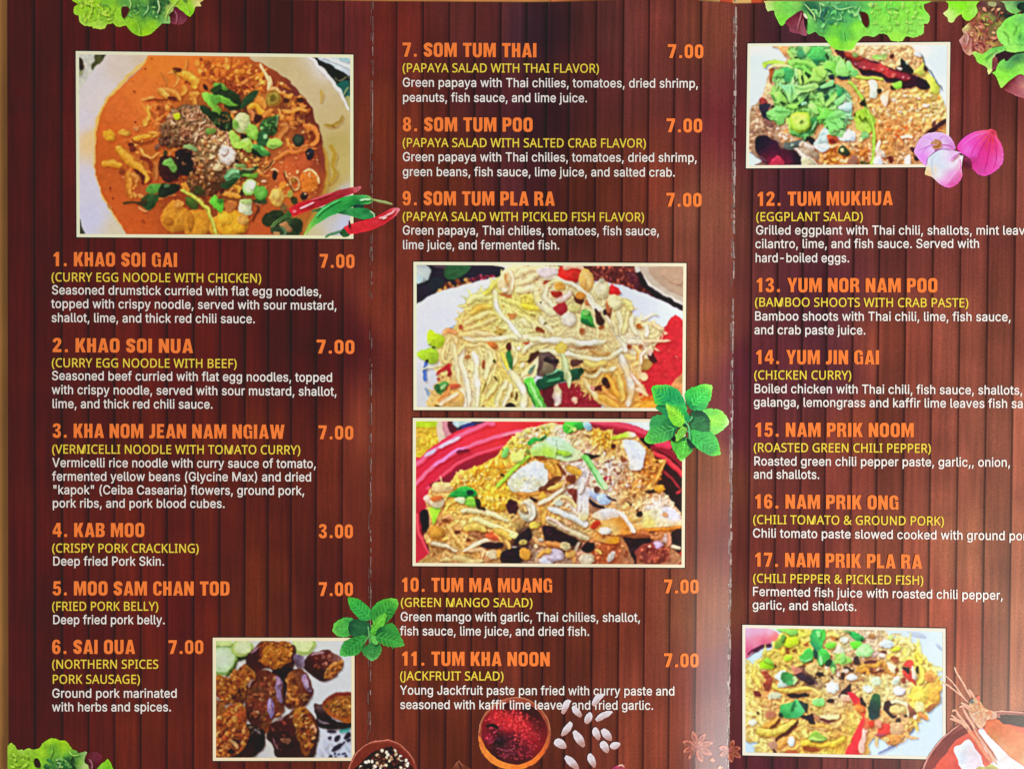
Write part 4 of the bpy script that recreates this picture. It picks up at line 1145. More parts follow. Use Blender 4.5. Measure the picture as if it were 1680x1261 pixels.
a.R("1340 500 1390 590 1385 690", 8, 'd08836').R("1360 520 1460 520", 8, 'd9943c')
a.D(60, "950 640 1150 640 1150 800 1100 1000 900 900 880 780", (2.5, 6), "c8702c 9a4c22 d98c40 7a3818 b86430", asp=(.4, .9))
a.E(415, 1000, 75, 70, 'c98828', 'e6aa32', jit=.15).E(590, 970, 70, 42, 'c88c34', 'dca844', 10, jit=.15).R("690 1040 800 1010 900 1000", 8, 'e39a2e').E(715, 925, 28, 26, 'd88a50')
a.R("860 960 960 980 900 1030", 6, 'd8923a').R("660 1040 780 1090 950 1060", 4, '8a4018', light=0).E(660, 1100, 40, 26, '5a2416')
a.c(120, 235, 7)
a.R("490 40 560 110 640 190 740 270 800 360 850 460", 15.5, 'd9952f', 'b06a1e', .15).R("330 225 440 235 560 255", 13, 'd8942e', 'b4701f', .2)
a.R("640 320 635 450 650 640", 11, 'c97e2c', 'a8601f', .1).R("660 330 730 400 700 470", 9, 'c07a34').R("720 580 800 640", 7, 'cc8a40').R("690 560 700 630", 6, 'd08c3c')
a.R("760 50 820 140 900 170 1000 110", 5, 'dd9c4c').R("930 220 955 330 940 430", 6, 'b46c34').R("990 180 1040 300 1060 420", 6, '9a5430').R("760 160 860 200 900 300", 7, '7a3018', '8a4020', light=0)
a.R("700 300 800 400 800 480", 5, '5a2410', light=0).E(680, 60, 50, 40, '70301a').E(560, 330, 40, 35, '8a4020')
a.R("740 720 800 780 860 770", 4, 'd09058').R("380 690 430 730 440 760", 4, 'b06a34')
a.E(1170, 850, 165, 185, 'bc7426', 'd08f30', jit=.1).E(1100, 900, 60, 50, 'a8621e', 'b87428').E(1430, 930, 165, 165, 'bd7a28', 'd6952f', jit=.1).E(1350, 900, 40, 110, 'a8661f', 'b87428').E(1210, 690, 60, 45, 'd89444', jit=.2).E(1310, 500, 70, 60, 'cf8a34', jit=.2).E(1640, 960, 80, 120, 'c88a2c', 'd89c30')
a.D(26, "1010 680 1340 680 1560 900 1500 1040 1000 1020", (.8, 1.8), "a85f1c e0a040 8f4c18")
a.c(350, 235, 7)
a.E(210, 920, 185, 170, 'cc8a26', 'e6b233', jit=.13).E(150, 860, 90, 90, 'd49a2c', 'ecbc3c', jit=.2).E(290, 960, 90, 80, 'd09228', 'e0a830', jit=.2).E(200, 720, 70, 70, 'c87838', 'b86a34', jit=.2).E(350, 860, 60, 70, 'd8a050', jit=.2)
a.R("90 570 200 590 320 620", 9, 'd08a34').R("210 480 300 520 280 570", 8, 'cf9430').R("240 440 300 430", 8, 'b8823c')
a.c(350, 80, 7)
a.R("390 680 490 650 560 730 650 770", 13, 'dd9c2e', 'b46c22').R("480 560 560 600 600 690", 14, 'd08432').R("560 800 620 740 680 700", 8, 'c87a34').R("400 690 450 760 430 830", 9, 'b86c3a')
a.P("750 620 800 560 900 530 1010 560 1080 640 1090 720 1050 800 980 900 890 880 790 790 740 700", FB, sm=2)
a.D(60, "750 620 800 560 900 530 1010 560 1080 640 1090 720 1050 800 980 900 890 880 790 790 740 700", (2.5, 5.5), "b4662c d08a3c 8a4420 e09c48 6a3420 c47838")
a.E(840, 600, 40, 32, '4a2a1c').E(1000, 590, 40, 30, '3f2418').E(960, 730, 30, 26, '6a2f14').R("780 700 880 720 1000 690 1070 720", 7, 'dc8e3c')
a.R("1030 880 1130 890 1190 980 1180 1070 1100 1110", 9, 'cf7834').R("1090 960 1140 1000 1120 1050", 6, '7a301c', light=0)
a.R("780 880 840 900 760 1000 700 1080", 13, 'b87034', '9a5428').R("880 900 960 930", 8, 'a8602e')
a.R("520 180 590 280 625 380 620 480", 6, 'f0cd98', 'd89a5c').R("640 310 660 420", 6, 'eec48a').R("600 460 700 450 770 490", 5, 'e8bc80')
a.E(690, 570, 95, 105, 'a8762f', '8c7a34').E(690, 570, 60, 72, 'b89a44', '7c6a2a').E(680, 560, 28, 34, '6a5a20').R("620 470 700 460 780 510", 5, 'd8a058')
a.c(350, 235, 7)
a.R("690 190 800 130 960 90 1190 60", 8, 'cc7434').R("700 200 640 260 540 360", 7, 'd08e48').R("870 20 1000 40 1100 20", 6, 'c87838').R("560 340 640 260 690 200", 2.5, '4a2414', light=0)
a.E(700, 365, 26, 48, '241a14').R("650 310 700 300 745 330", 4, 'eeb880').E(1105, 130, 45, 70, '22222c').E(1130, 100, 30, 30, '2c2c34').E(1045, 605, 42, 42, '2a221c').E(1050, 580, 16, 10, 'd8d0c0')
a.P("1020 330 1110 300 1180 340 1210 430 1190 540 1080 560 1000 510", 'd0742c').R("1025 330 1100 305 1170 345 1205 410 1210 470", 4, 'f2cc90').R("1105 330 1110 390", 3, 'f0c890')
a.R("815 320 850 380 880 420 880 500 930 540 985 500 970 410 900 375", 3.5, 'dcb474', '7a4a20').E(920, 430, 36, 36, '8a6a34', 'a8742c').R("810 330 840 430 890 520 940 560", 2, '4a2c14', light=0).E(970, 335, 16, 20, 'f0c080').E(575, 440, 20, 14, 'f0c0a0').E(790, 490, 40, 60, 'd88a34')
a.E(730, 620, 92, 105, 'c8933c', 'dfc070').E(720, 600, 50, 60, 'd8b050', 'e2c878')
a.R("470 690 520 760 460 850 440 900", 4, '5a2c18', light=0).R("480 700 560 690", 8, 'b87048')
a.D(90, "560 200 1200 100 1250 500 1000 700 700 700 560 500", (.8, 2.2), "d8884a e09a58 a84c24 8a3a1c f0b478")
a.D(30, "0 400 100 560 80 600 0 620", (2, 4), "6a3a20 3a1c14 a87038 8a5028")
a = ph.art('fried_shallots', mot=.1, drop=.3, lump=1.0)
SH = [(283, 178), (320, 174), (352, 190), (372, 212), (390, 240), (392, 275), (372, 302), (345, 320), (322, 322), (306, 300), (318, 262), (300, 240), (262, 238), (270, 210)]
FS = Field("290 190 a07850 320 185 b08860 300 210 b48a62 330 200 a88058 270 232 6a4a34 300 235 7a5438 345 215 c89c6c 360 240 dcb684 335 250 d0a468 380 270 d4a870 350 275 b8845a 330 290 a4683c 350 310 84502e 325 310 8a5a34 370 300 5c3c24")
a.P(SH, lambda x, y: tuple(v * .62 for v in FS(x, y)), v=.2)
a.P([(287, 250), (300, 244), (316, 250), (320, 275), (306, 288), (290, 280)], '20131a', v=.2)
a.P([(262, 262), (285, 258), (295, 288), (278, 300), (262, 288)], '3a1c18', v=.2)
FS0 = FS
FS = lambda x, y: tuple(v * .9 for v in FS0(x, y))
a.D(150, [(275, 190), (295, 178), (325, 172), (352, 190), (366, 215), (340, 236), (300, 236), (255, 246), (262, 222)], (2.4, 5), FS, asp=(.3, .6), jit=.28)
a.D(130, SH, (2.2, 4.6), FS, asp=(.35, .7), jit=.3)
a.D(70, SH, (1.2, 2.4), "e0bc90 d8b488 3a2014 4a2818 5a3420 c89c70", asp=(.4, .8))
a.D(30, [(275, 190), (325, 172), (360, 215), (300, 236)], (1.6, 2.6), "c8a078 e0c09c 8a6244", 'strand')
a.D(40, [(330, 225), (360, 208), (388, 245), (392, 275), (350, 285), (326, 260)], (2.4, 4.2), "e8c490 f0d4a4 d8ac70 c08a50", asp=(.4, .7), jit=.15)
a.P([(287, 256), (294, 251), (297, 246), (304, 250), (314, 252), (312, 262), (318, 270), (310, 276), (306, 286), (298, 280), (288, 278), (291, 266)], '20131a', v=.2)
a.D(26, [(262, 240), (330, 240), (330, 300), (270, 304)], (1.6, 3.2), '9a6a44 3a1c18 c89868 6a4028 20131a', asp=(.3, .6))
a.c(350, 235, 7).E(165, 140, 88, 125, 'd8bfa4', 'e6dfda', -20, .12).E(120, 90, 40, 50, 'e0d6cc').E(60, 280, 60, 50, 'd8b888', jit=.2)
a.R("260 60 360 80 420 140", 3, '3a2814', light=0).E(280, 215, 24, 20, '2a1c14')
a.D(40, "260 40 450 60 520 200 620 220 520 340 400 250 280 240", (2, 4.5), "d0a04a b88a44 5a3a1c e0b868 8a6030")
a = ph.art('herbs', lump=.55)
a.c(350, 80, 7)
a.P("0 470 120 450 300 540 300 690 180 690 110 620 40 620 0 640", '26361f').P("320 640 380 540 460 500 530 488 460 590 370 660 300 700", '2c452a').P("0 400 80 390 170 465 130 490 0 455", '5c9038', v=.15).P("0 545 110 540 200 600 285 655 200 650 110 625 50 600", '74b440', v=.12).P("0 620 60 660 95 720 20 760 0 750", '70ac3c')
a.P("100 720 180 740 230 900 190 960 60 930 10 860 -60 800 -40 700 40 740", '1f2e1c', v=.2).R("190 700 260 740", 5, 'c89058')
a.D(26, "0 760 180 760 200 940 20 920", (2, 3.6), "31482a 1a2416 486a34 6a4a2c")
a.P("540 870 600 810 740 760 740 900 680 1010 560 960", '34542c', v=.2).D(22, "540 870 600 810 740 760 740 900 680 1010 560 960", (2, 4), "5a9a48 2a4424 7cb860 1c2c18")
a.R("730 760 740 850 725 900", 3, '6a8458')
a.P("480 760 560 780 520 850 470 840", '3a2214').P("300 980 380 990 420 1080 330 1060", '2a1c14').E(565, 1040, 70, 90, '2f5a34', jit=.2).E(600, 1010, 25, 25, '9ccf90')
a.P("170 965 240 945 320 1080 300 1150 210 1090", 'a4cc56', v=.1)
a.E(327, 850, 102, 118, 'b8c47c', 'd6d8a0').P("228 810 290 850 300 900 250 930 225 880", '7fae4c').E(447, 960, 74, 92, '7cb440', 'a4d45c').E(370, 1090, 70, 60, '9cc85c', 'c4e08c')
a.P("620 1130 640 1040 770 1050 785 1110 700 1150", 'a0cc58', v=.12).E(975, 1050, 65, 70, '23241e', '3a4a3a')
a.c(120, 80, 7)
a.P("1480 510 1540 500 1600 600 1680 700 1680 770 1590 680 1500 600", '80bc44', v=.1).P("1540 540 1680 530 1680 620 1600 620", '62a03c').P("1570 480 1690 400 1690 480 1620 510", '2c4222').P("1470 640 1580 690 1680 790 1600 800 1480 740", '243420')
a.P("1150 755 1215 745 1220 810 1165 825", 'c4cc2e').P("1510 930 1600 900 1640 950 1560 990", '6a8a3c')
a.P("1500 410 1530 420 1550 470 1510 460", '3a1414')
a.c(120, 235, 7)
a.P("900 470 1010 460 1012 560 830 570", '55923c', v=.14).P("770 690 830 590 1000 585 970 680 880 770 800 720", '2f4727', v=.15).P("580 670 650 680 780 670 840 620 830 700 700 700 600 705", '46391e').P("1010 460 1100 470 1245 490 1130 600 1000 620", '202c1d', v=.2).E(1080, 490, 40, 26, '4a6644')
a.P("1040 230 1100 175 1190 260 1170 345 1100 290", '6a9c48', v=.15).P("1265 45 1330 5 1400 35 1425 95 1350 70", '84a062', v=.12).E(1060, 120, 26, 40, '3a3c20').P("1290 620 1400 640 1440 720 1390 770 1310 720", '3f5024', v=.2).E(1440, 540, 60, 50, '3c3f20', jit=.25)
a.R("1230 540 1310 565 1400 620 1530 750 1600 900 1640 1060", 6.5, 'bcb848', '8a8a30', .1)
a.P("1555 670 1620 590 1670 640 1660 760 1600 720", '62b83c', v=.12)
a.c(350, 235, 7)
a.P("0 590 50 630 40 740 0 745", '6cc03c').P("40 690 120 640 120 750 90 800 40 770", '64c038').P("60 640 120 650 110 690 60 690", '3a7a2c')
a.P("220 -10 440 -10 445 90 380 110 330 60 260 60", 'a4cc54', v=.12).P("450 20 560 30 650 130 620 160 490 120", '3d7c3c', v=.2).P("540 20 640 110 630 150 560 90", '5aa44c').P("440 60 560 150 520 160 450 130", '1c2c1c')
a.P("610 20 640 -20 790 -20 780 20 680 70", '9ac254', v=.14).R("640 30 760 20", 2.5, '6a8c3c')
a.P("250 270 330 240 400 270 310 300", '7a9c54').P("120 390 200 310 310 320 290 400 180 440", '5c9a62', v=.14).R("150 380 240 340 300 330", 5, '88c088').P("80 480 180 420 280 390 240 480 150 530", '2a4226', v=.15).P("290 320 420 300 500 260 510 290 430 350 340 390", '38502f', v=.2).R("330 300 420 310 480 290", 4, '8a9458').P("310 360 440 350 500 330 510 400 460 410 420 400", '6fa43a', v=.15)
a.E(415, 510, 86, 98, '8cc84c', 'e2f2cc', 10).E(440, 480, 40, 46, 'd8ecc0', 'eef6e4').E(545, 575, 78, 88, '4f9434', '76b850').R("490 640 560 660 610 620", 3, '2f5a24', light=0)
a.P("300 700 330 650 430 670 440 760 420 830 300 790", 'd2d6ae', v=.08).P("310 650 430 650 440 700 330 700", 'b0c478').E(330, 570, 20, 40, '3a3018').R("450 660 560 680 610 660", 6, '33402a', light=0).E(930, 660, 45, 40, '3a3a22').E(810, 740, 40, 50, '7a5a34')
a.E(880, 590, 40, 45, 'a0a048', jit=.25)
a.P("560 900 600 810 690 770 780 770 820 830 710 890 690 940 600 950", '27311f', v=.2).P("650 980 700 890 790 850 900 850 1000 870 1020 950 980 1060 700 1070", '35432a', v=.2).P("760 920 840 900 900 950 890 1010 830 1010 780 960", 'a8764a', v=.1).P("700 1020 760 1010 760 1060 690 1060", 'b0804c').R("680 960 740 890 860 830", 4, '6a8a4c').P("910 900 1000 880 1000 980 950 1020 900 960", '26301f').R("770 950 830 1020 800 1060", 5, '4a6a44')
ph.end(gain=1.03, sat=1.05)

# --- papaya salad
ph = Photo('photo of a pale papaya salad on a white plate', [(683.5, 434.6), (1121, 437), (1119.3, 669), (683.5, 667.2)], 5.2, 'fbf0cc')
a = ph.art('plate', mot=.012, lump=.06); a.c(670, 425, 7)
a.P("60 40 1700 40 1700 260 900 260 300 460 60 560", '27222e', sm=1, big=16).P("420 60 720 60 690 130 620 190 560 230 440 220 400 130", '2f5838', v=.15).P("240 60 420 60 420 110 300 90", '4a3840').P("200 230 400 220 400 330 280 380", '242a30')
a.E(150, 160, 105, 118, '9aa4a4', 'ccd4d2', jit=.04).P("95 180 180 190 170 250 100 290", 'b9cfd2')
a.P("900 60 1300 60 1290 105 1100 100", 'fbf0d8', sm=1)
a.D(60, "300 400 420 290 560 240 720 220 760 270 560 320 360 420", (2, 4), "9a6434 c88a4a 6a3424 e0a860 4a2418"); a.D(24, "680 230 800 190 1000 190 1020 220 760 260", (2, 4), "7a2434 a84458 4a1830")
a.c(895, 425, 7)
a.P("500 70 1060 70 1600 540 1600 640 900 320 540 260", '5c2a2a', sm=1, big=16); a.D(130, "520 80 1040 90 1120 260 1180 380 900 320 580 240", (2, 3.8), "a85440 c86a50 4a2024 7a3430 8a4038 3a1a20"); a.D(50, "900 200 1050 120 1140 280 1250 420 1100 380", (2, 4), "4a2030 5c3038 38181f")
a.P("1020 70 1600 70 1600 530 1420 450 1250 360 1130 240", 'c6b6a4', v=.03).P("1180 100 1580 100 1580 400 1400 340 1260 230", 'b99c84', v=.03).P("1300 120 1560 120 1560 300 1420 250", 'bf9c82')
a.R("1040 80 1110 220 1230 330 1400 430 1600 530", 7, 'd6d0c6', 'cabfae', 0, .03).R("1060 150 1120 270 1260 400 1420 480 1600 570", 8, '20141c', '30202a', 0, .02)
a.c(670, 425, 7)
PLT = Field("690 500 dadbe6 760 470 dcdff0 800 455 e0e2f4 700 560 d8dae4 690 660 cfcfd2 1000 470 d8dcf0 1050 490 dbe0f4 1100 520 e0e8fa 1110 530 e4ecfc 1040 520 dcdff2")
a.P([(678, 502), (700, 488), (740, 472), (790, 459), (830, 452), (960, 458), (985, 461), (1020, 468), (1060, 482), (1090, 495), (1130, 515), (1130, 680), (678, 680)], PLT, sm=1, big=16)
a.R("380 890 460 820 545 755", 4, '7a9cd0', '5a7cb8').c(670, 545, 7).R("205 330 190 480 200 560", 6.5, '4a6cb8', '3a58a0', .1).R("190 625 215 680 240 750", 4, '7a98b0')
a = ph.art('tomato_and_sauce', lump=.3)
a.c(895, 425, 7).P("1480 640 1590 720 1590 930 1250 930 1340 800 1380 760", 'd4323a', v=.06)
a.c(895, 545, 7).P("1180 -20 1590 -20 1590 460 1480 560 1440 620 1240 720 1000 745 960 560 1050 440 1160 240", 'cd2f38', v=.06).P("900 870 1000 750 1260 730 1280 870", 'e6a43a', v=.08).P("1000 740 1240 720 1240 760 1020 790", 'e07028')
a.P("1450 600 1560 480 1590 480 1590 720 1480 660", 'd09058', v=.15).D(30, "1200 100 1560 100 1560 440 1300 600", (.6, 1.6), "e06a5a b8242e f0a080 a01c28")
a.c(670, 545, 7).P("1500 640 1690 580 1690 870 1570 870", '551a24', v=.1)
a.c(895, 545, 7).P("-20 600 180 590 340 560 500 640 640 870 -20 870", '922530', v=.1).P("-20 600 80 610 90 850 -20 870", '5a1a28').P("300 560 460 560 520 700 400 640", 'a8503c').P("480 480 760 460 860 700 600 720 520 600", '8f3a30', v=.12)
a.E(340, 775, 36, 36, 'e8b098', 'f0c8a8', jit=.2); a.D(20, "200 640 480 680 560 840 200 840", (.6, 1.5), "c87868 701c24 b84a48")
a = ph.art('papaya_strands', drop=.12, lump=.25)
MASS = [(765, 492), (770, 486), (790, 482), (808, 472), (812, 460), (828, 446), (845, 436), (912, 436), (925, 452), (965, 474), (1000, 480), (1022, 488), (1040, 520), (1070, 528), (1085, 545), (1068, 580), (1050, 610), (1040, 672), (1000, 672), (960, 640), (935, 612), (905, 610), (885, 600), (868, 612), (872, 672), (705, 672), (712, 640), (722, 600), (716, 580), (724, 555), (745, 535), (760, 515)]
FM = Field("780 490 dcd68c 790 510 cfc060 770 530 d8be78 820 470 d6cc74 850 450 e6d8ac 880 450 e8d8b0 830 500 d9d488 870 500 d8c850 900 480 e2d0a8 900 520 dcd09c 950 500 d8cc94 990 510 e2d8a8 1020 520 e0d298 1060 540 e2d2a0 850 540 dcd8a4 760 550 d8b870 740 580 dcc890 770 600 e0d4a0 800 600 ddcf98 830 600 d2b85c 850 620 d8ca80 800 650 d8c468 840 655 d4c882 740 640 d8a860 770 650 e0d6b8 950 560 dccca0 1000 560 d9c590 980 600 cfae64 1010 640 dc9a44 1040 560 e4d8c0")
FM0 = FM
FM = lambda x, y: tuple(min(1, v * g) for v, g in zip(FM0(x, y), (1.05, 1.07, 1.04)))
a.tint = FM
a.P(MASS, FM, sm=2, big=9)
a.D(150, MASS, (2.2, 4.2), lambda x, y: tuple(v * .92 for v in FM(x, y)), 'strand', curl=.9)
a.D(330, MASS, (2.4, 4.8), FM, 'strand', curl=.9, jit=.10)
a.D(60, MASS, (1, 2.6), "8a4a28 b87a3c 5a3018 a86a38")
a.c(670, 545, 7)
for s, w, c in (("520 120 545 300 560 480 600 620", 9, 'd9cfa4'), ("640 160 600 300 640 480 690 620 690 860", 10, 'e4dcc4'), ("730 220 780 330 770 480 800 640 790 860", 10, 'eae6d4'), ("800 170 850 300 830 480", 7, 'd6c888'), ("900 180 960 280 900 400 880 540", 12, 'e0d8a0'), ("560 260 640 170 760 140 880 150 980 220 1000 330", 7, 'e0cf8c'), ("420 180 390 260 420 340 500 300", 8, 'dcc680'), ("900 640 860 720 820 860", 9, 'd8ca84'), ("1020 560 960 660 880 760", 9, 'd8ce8c'), ("1130 550 1060 680 1000 860", 10, 'dfd8b0'), ("1180 580 1150 700 1080 850", 9, 'e2dcc0'), ("1010 440 1060 520 1040 600", 7, 'd4c66c'), ("960 460 900 600 860 700", 6, 'ded28e'), ("620 640 640 760 660 860", 9, 'e4dcc8'), ("480 -10 520 60 560 130", 8, 'e0c488'), ("560 60 700 30 900 40", 9, 'd8b868')):
    a.R(s, w, c)
a.R("1090 240 1120 380 1200 470 1290 600 1330 740 1310 870", 13, 'e8e6da', 'b8ae88', .1, .05).R("1080 230 1110 330 1150 440", 8, 'd9d04a', 'b0a838')
a.R("620 60 800 80 1000 70 1200 55 1480 60", 11, 'e4e0c4', 'b8a468', .1, .05)
a.R("1180 150 1230 260 1200 400", 9, 'dcd8b0').R("1300 260 1400 140 1560 90 1690 70", 9, 'dedab8').R("1290 500 1400 420 1540 230", 9, 'e4dfae').R("1310 520 1440 500 1490 300", 7, 'e0dab4')
a.c(895, 545, 7)
a.R("-200 70 0 85 200 95 450 120 700 100", 12, 'e6e6da', 'b09c70', .1, .05).R("-60 200 120 230 300 250 480 300 650 310 800 250 930 150", 10, 'e4e2cc', 'a89468', .1).R("770 -20 860 80 910 180 890 230", 10, 'e8e4d4').R("800 -30 930 120", 6, 'dfdcc0').R("860 260 920 420 970 560 980 700 940 860", 14, 'e6e0d4', 'b89a78', .1, .05).R("690 470 750 560 800 680 870 770", 11, 'e2a63e', 'b46c20').R("780 420 850 540 880 700 880 800", 10, 'dcc068').R("450 490 560 505 640 440 660 340", 7, 'e2dab4').R("640 430 720 430 820 400", 7, 'e6dfbc').R("440 530 520 650 600 760 760 870", 11, 'e6d4a8', 'b88a50').R("600 720 720 790 840 860", 12, 'e0ac48').R("960 430 1040 560 1180 720", 8, 'e8d2c0', 'c88a70').R("1020 640 1120 680 1180 730", 7, 'ecc8a8').R("420 330 520 370 640 350 700 330", 10, 'd8c66c').R("250 160 450 175 640 165", 4, '9c6440', '7a4228', .2, 0).R("500 210 640 240 740 250", 5, 'b07a3c').R("440 430 520 460 600 420", 4, '6a4420', light=0).R("900 260 1000 300 1100 270", 9, 'e4c878').R("1000 150 1080 230 1060 330 980 380", 12, 'e6b858', 'c07a3c').R("1110 150 1160 200 1100 260 1080 380", 6, 'f0d8c0').R("940 130 1000 100 1180 130", 9, 'e8d2b4').R("1100 100 1260 90 1440 105", 5, 'f0c4a0')
a.R("120 590 140 720 130 860", 14, 'e2cfcc', 'a88078', .1, .04).E(170, 180, 70, 60, 'd2b648', 'e4d06a', jit=.2).E(1130, 500, 60, 52, 'eec890', 'f4dcae', 30).E(960, 170, 28, 28, '9a4a2a').E(1090, 165, 36, 26, 'b06a44')
a.E(1160, 370, 60, 70, 'a87a3c', 'c09a54', 30, .15).P("1180 280 1200 200 1240 270 1280 340 1220 350", '4a1c20').E(1200, 230, 16, 40, 'e8c0b0')
a.c(670, 425, 7)
a.R("990 350 1005 480 1040 600 1150 720 1240 840 1300 900", 9, 'e4e4e0', 'b4ac8c', .1, .05).R("680 520 720 450 800 430 960 440", 12, 'dcd898', 'b8b060').R("850 410 920 360 1010 270", 9, 'd2cc54').R("700 620 800 560 960 540", 11, 'd8b048').R("650 740 760 680 900 620 990 620", 9, 'dcca88').R("700 800 860 740 1000 680", 8, 'd8c688').R("1060 440 1180 480 1300 540 1420 640", 10, 'd8d074').R("1180 560 1280 640 1400 680", 7, 'dcd27c').R("1300 520 1420 560 1560 560", 9, 'd8c438').R("1290 700 1380 720 1460 760", 14, 'e6dfae').R("1220 360 1380 330 1500 360", 14, 'e2d6ac').R("1240 300 1400 230 1560 130", 9, 'e4d09c').R("1220 200 1340 130 1500 120", 11, 'dfcc98').R("1460 380 1500 470 1580 560 1690 640", 16, 'e0d8b4').R("1500 640 1560 740 1660 860", 9, 'e2d8b8').R("1330 640 1420 720 1500 840", 9, 'dccf98').R("560 880 760 850 1000 870", 9, 'dfc890')
a.E(1200, 650, 50, 40, 'c8884a', jit=.25).P("1040 390 1180 410 1190 450 1090 430", 'b46a3c').E(1060, 825, 70, 26, 'a08038', 'c0a050').R("1400 640 1460 660", 3.5, '3a2c14').E(1525, 490, 12, 12, '2a2a20').E(1570, 735, 20, 16, '6a6a28').P("1480 780 1540 800 1560 840 1480 830", '8a4428')
a.R("380 870 460 820 560 860", 8, 'd88a58').E(600, 785, 30, 30, 'b4583c').P("1580 240 1640 230 1600 280 1540 300", 'a84030')
a = ph.art('peanuts_and_herbs', lump=.4)
a.c(670, 425, 7)
a.P("1090 130 1130 90 1180 110 1200 180 1210 300 1190 400 1120 400 1060 360 1030 290 1050 200", 'e4cf9e', v=.05).R("1120 150 1110 230 1140 300", 5, 'c08a48', 'd8b078').R("1150 120 1190 200 1195 340", 8, 'efdcb8', 'd0b080').R("1080 330 1130 370", 9, 'f0e0bc')
a.c(895, 425, 7)
a.R("-20 220 150 225 340 310 470 390 600 540 690 640 760 780", 9, 'e6dfc2', 'b8a878', .1).R("20 330 80 270 160 260 200 330", 6, 'dcd494').R("30 300 -20 420 30 480 100 560 200 680", 10, 'e2dab4').R("110 480 240 430 290 360", 8, 'e2ccc0')
a.E(170, 320, 60, 50, 'd8a048').P("60 370 180 390 190 430 100 445", 'a0301c').P("150 180 200 80 400 100 370 270 300 250", 'c8342c', v=.12).P("140 180 200 150 330 230 350 270 240 235", 'd02c28').R("200 100 330 80 440 100", 8, 'e8b898').P("80 560 220 480 235 600 165 645", 'a42e34').P("730 380 770 285 870 380 770 425", 'd42c2e')
a.E(470, 235, 92, 128, 'd8a452', 'ecd08a', -10).E(430, 260, 40, 80, 'e0ac58', 'e8bc6c').E(640, 350, 98, 100, 'd8c890', 'ece6c4').E(640, 250, 40, 26, 'd8c8a8', 'b8b89c').E(800, 495, 84, 92, 'd8cc90', 'ebe2b4').E(270, 690, 88, 90, 'd8ccb0', 'f2ecdc').E(20, 150, 130, 60, 'dcccc8', 'e2d2d2')
a.P("285 350 340 430 430 450 400 520 345 490 330 440", '5a2a1c').E(400, 420, 60, 44, 'c07a34', 'd8943c').P("440 470 510 460 540 540 470 530", 'b8683c')
a.R("480 430 560 560 640 600", 8, 'e8e4cc').P("570 580 600 590 690 710 640 770 590 720", '3c2420', v=.15).P("660 600 750 560 740 690 690 650", '7a4028', v=.2).P("670 590 700 580 690 640 665 640", '1f1414').R("610 800 680 770", 5, '9a4820').R("690 650 760 760 800 860", 6, 'ecd8b4').P("700 470 730 560 740 620 690 600", 'b86a44')
a.P("410 600 480 590 530 650 560 740 570 790 520 780 410 720", '3f9c40', v=.15).P("420 680 470 690 530 740 520 780 415 725", '1f6436').E(460, 620, 40, 28, '84c868').E(330, 560, 80, 50, 'd6cc84', jit=.2)
for s, w, c in (("820 600 860 720 870 860", 9, 'e2dab0'), ("960 560 930 700 900 860", 10, 'e0d494'), ("1010 640 1000 760 1040 880", 9, 'e6ddb8'), ("1090 700 1200 640 1300 640", 6, 'ece4cc'), ("1150 740 1160 840 1150 900", 8, 'ece4c8'), ("1200 720 1300 790 1360 800", 7, 'e8cfa0'), ("760 700 800 800 820 880", 8, 'dccf9a'), ("880 480 960 520 980 600", 12, 'd8cf84')):
    a.R(s, w, c)
a.E(1080, 775, 36, 40, 'c88a4a', 'a85a2a').E(420, 830, 34, 40, 'c8905c', 'a05834').E(1380, 850, 26, 18, 'f0c0a0')
a.c(670, 545, 7)
a.P("210 20 240 -30 330 10 415 70 385 180 300 170 215 120", 'b8d232', v=.06).P("95 240 200 190 310 170 345 250 325 350 210 345 130 300", 'aacc3a', v=.06).R("280 180 320 160", 4, '2c3c20').E(240, 125, 20, 20, 'd0e880').E(210, 335, 20, 14, '28322c').R("150 435 280 400 400 380", 4, 'd8dcb8')
a.P("300 490 420 390 480 365 488 490 455 505 430 430 350 480", 'b22c30', v=.1).P("310 530 360 515 340 550 310 545", 'b0483c').P("450 600 540 590 600 600 560 650 430 650", 'c05a3c').P("270 860 290 760 400 700 560 680 630 700 620 860", 'e0b468', v=.1).R("340 830 440 770 580 700", 7, 'f0d8b0').R("480 620 440 720 330 780", 6, 'd88a48').E(320, 840, 40, 12, '5a4a18')
a.P("305 640 340 600 400 545 465 590 440 640 370 715 310 680", '4f8a44', v=.15).E(335, 640, 40, 42, '2f5a34', '3f7040').R("380 660 440 590", 6, '8cb070')
a.P("1490 250 1560 230 1690 270 1690 480 1480 510 1500 380", '594440', v=.15).P("1370 310 1420 240 1500 210 1490 270 1400 350 1360 340", '4a2e20').P("1560 370 1640 380 1600 470 1500 500", '6a5848')
a.P("1130 235 1170 220 1210 380 1200 430 1150 360", '3a7a40', v=.12).E(1150, 170, 30, 50, '5a2f24').E(1270, 185, 26, 22, 'f2eee0').E(1315, 385, 26, 28, 'f0e8c8').E(870, 370, 24, 50, '9a5030').E(680, 280, 40, 26, 'a86a3c').P("1360 470 1440 380 1460 390 1420 460", '6a8a70').E(980, 330, 16, 24, '5a5a20').R("990 510 1020 550", 3, '4a4414').R("900 570 860 690", 2.5, '7a6420').E(1170, 840, 55, 24, '2a141c').E(1240, 740, 16, 40, '5a3a1c').E(1180, 720, 16, 30, '8a6a34')
a.E(1350, 120, 40, 14, 'b0402c').P("900 110 1000 120 1040 180 980 200", 'c07038')
a.P("1325 540 1380 520 1430 525 1500 660 1590 850 1580 870 1460 870 1400 720", '68c44c', v=.08).R("1400 570 1460 720 1530 860", 7, '9ae080', '58b044', .1).R("1330 560 1400 720 1450 860", 3, '2a7a34', light=0)
a.P("1470 570 1560 530 1690 490 1690 590 1600 640 1510 670", '1f4f38', v=.15)
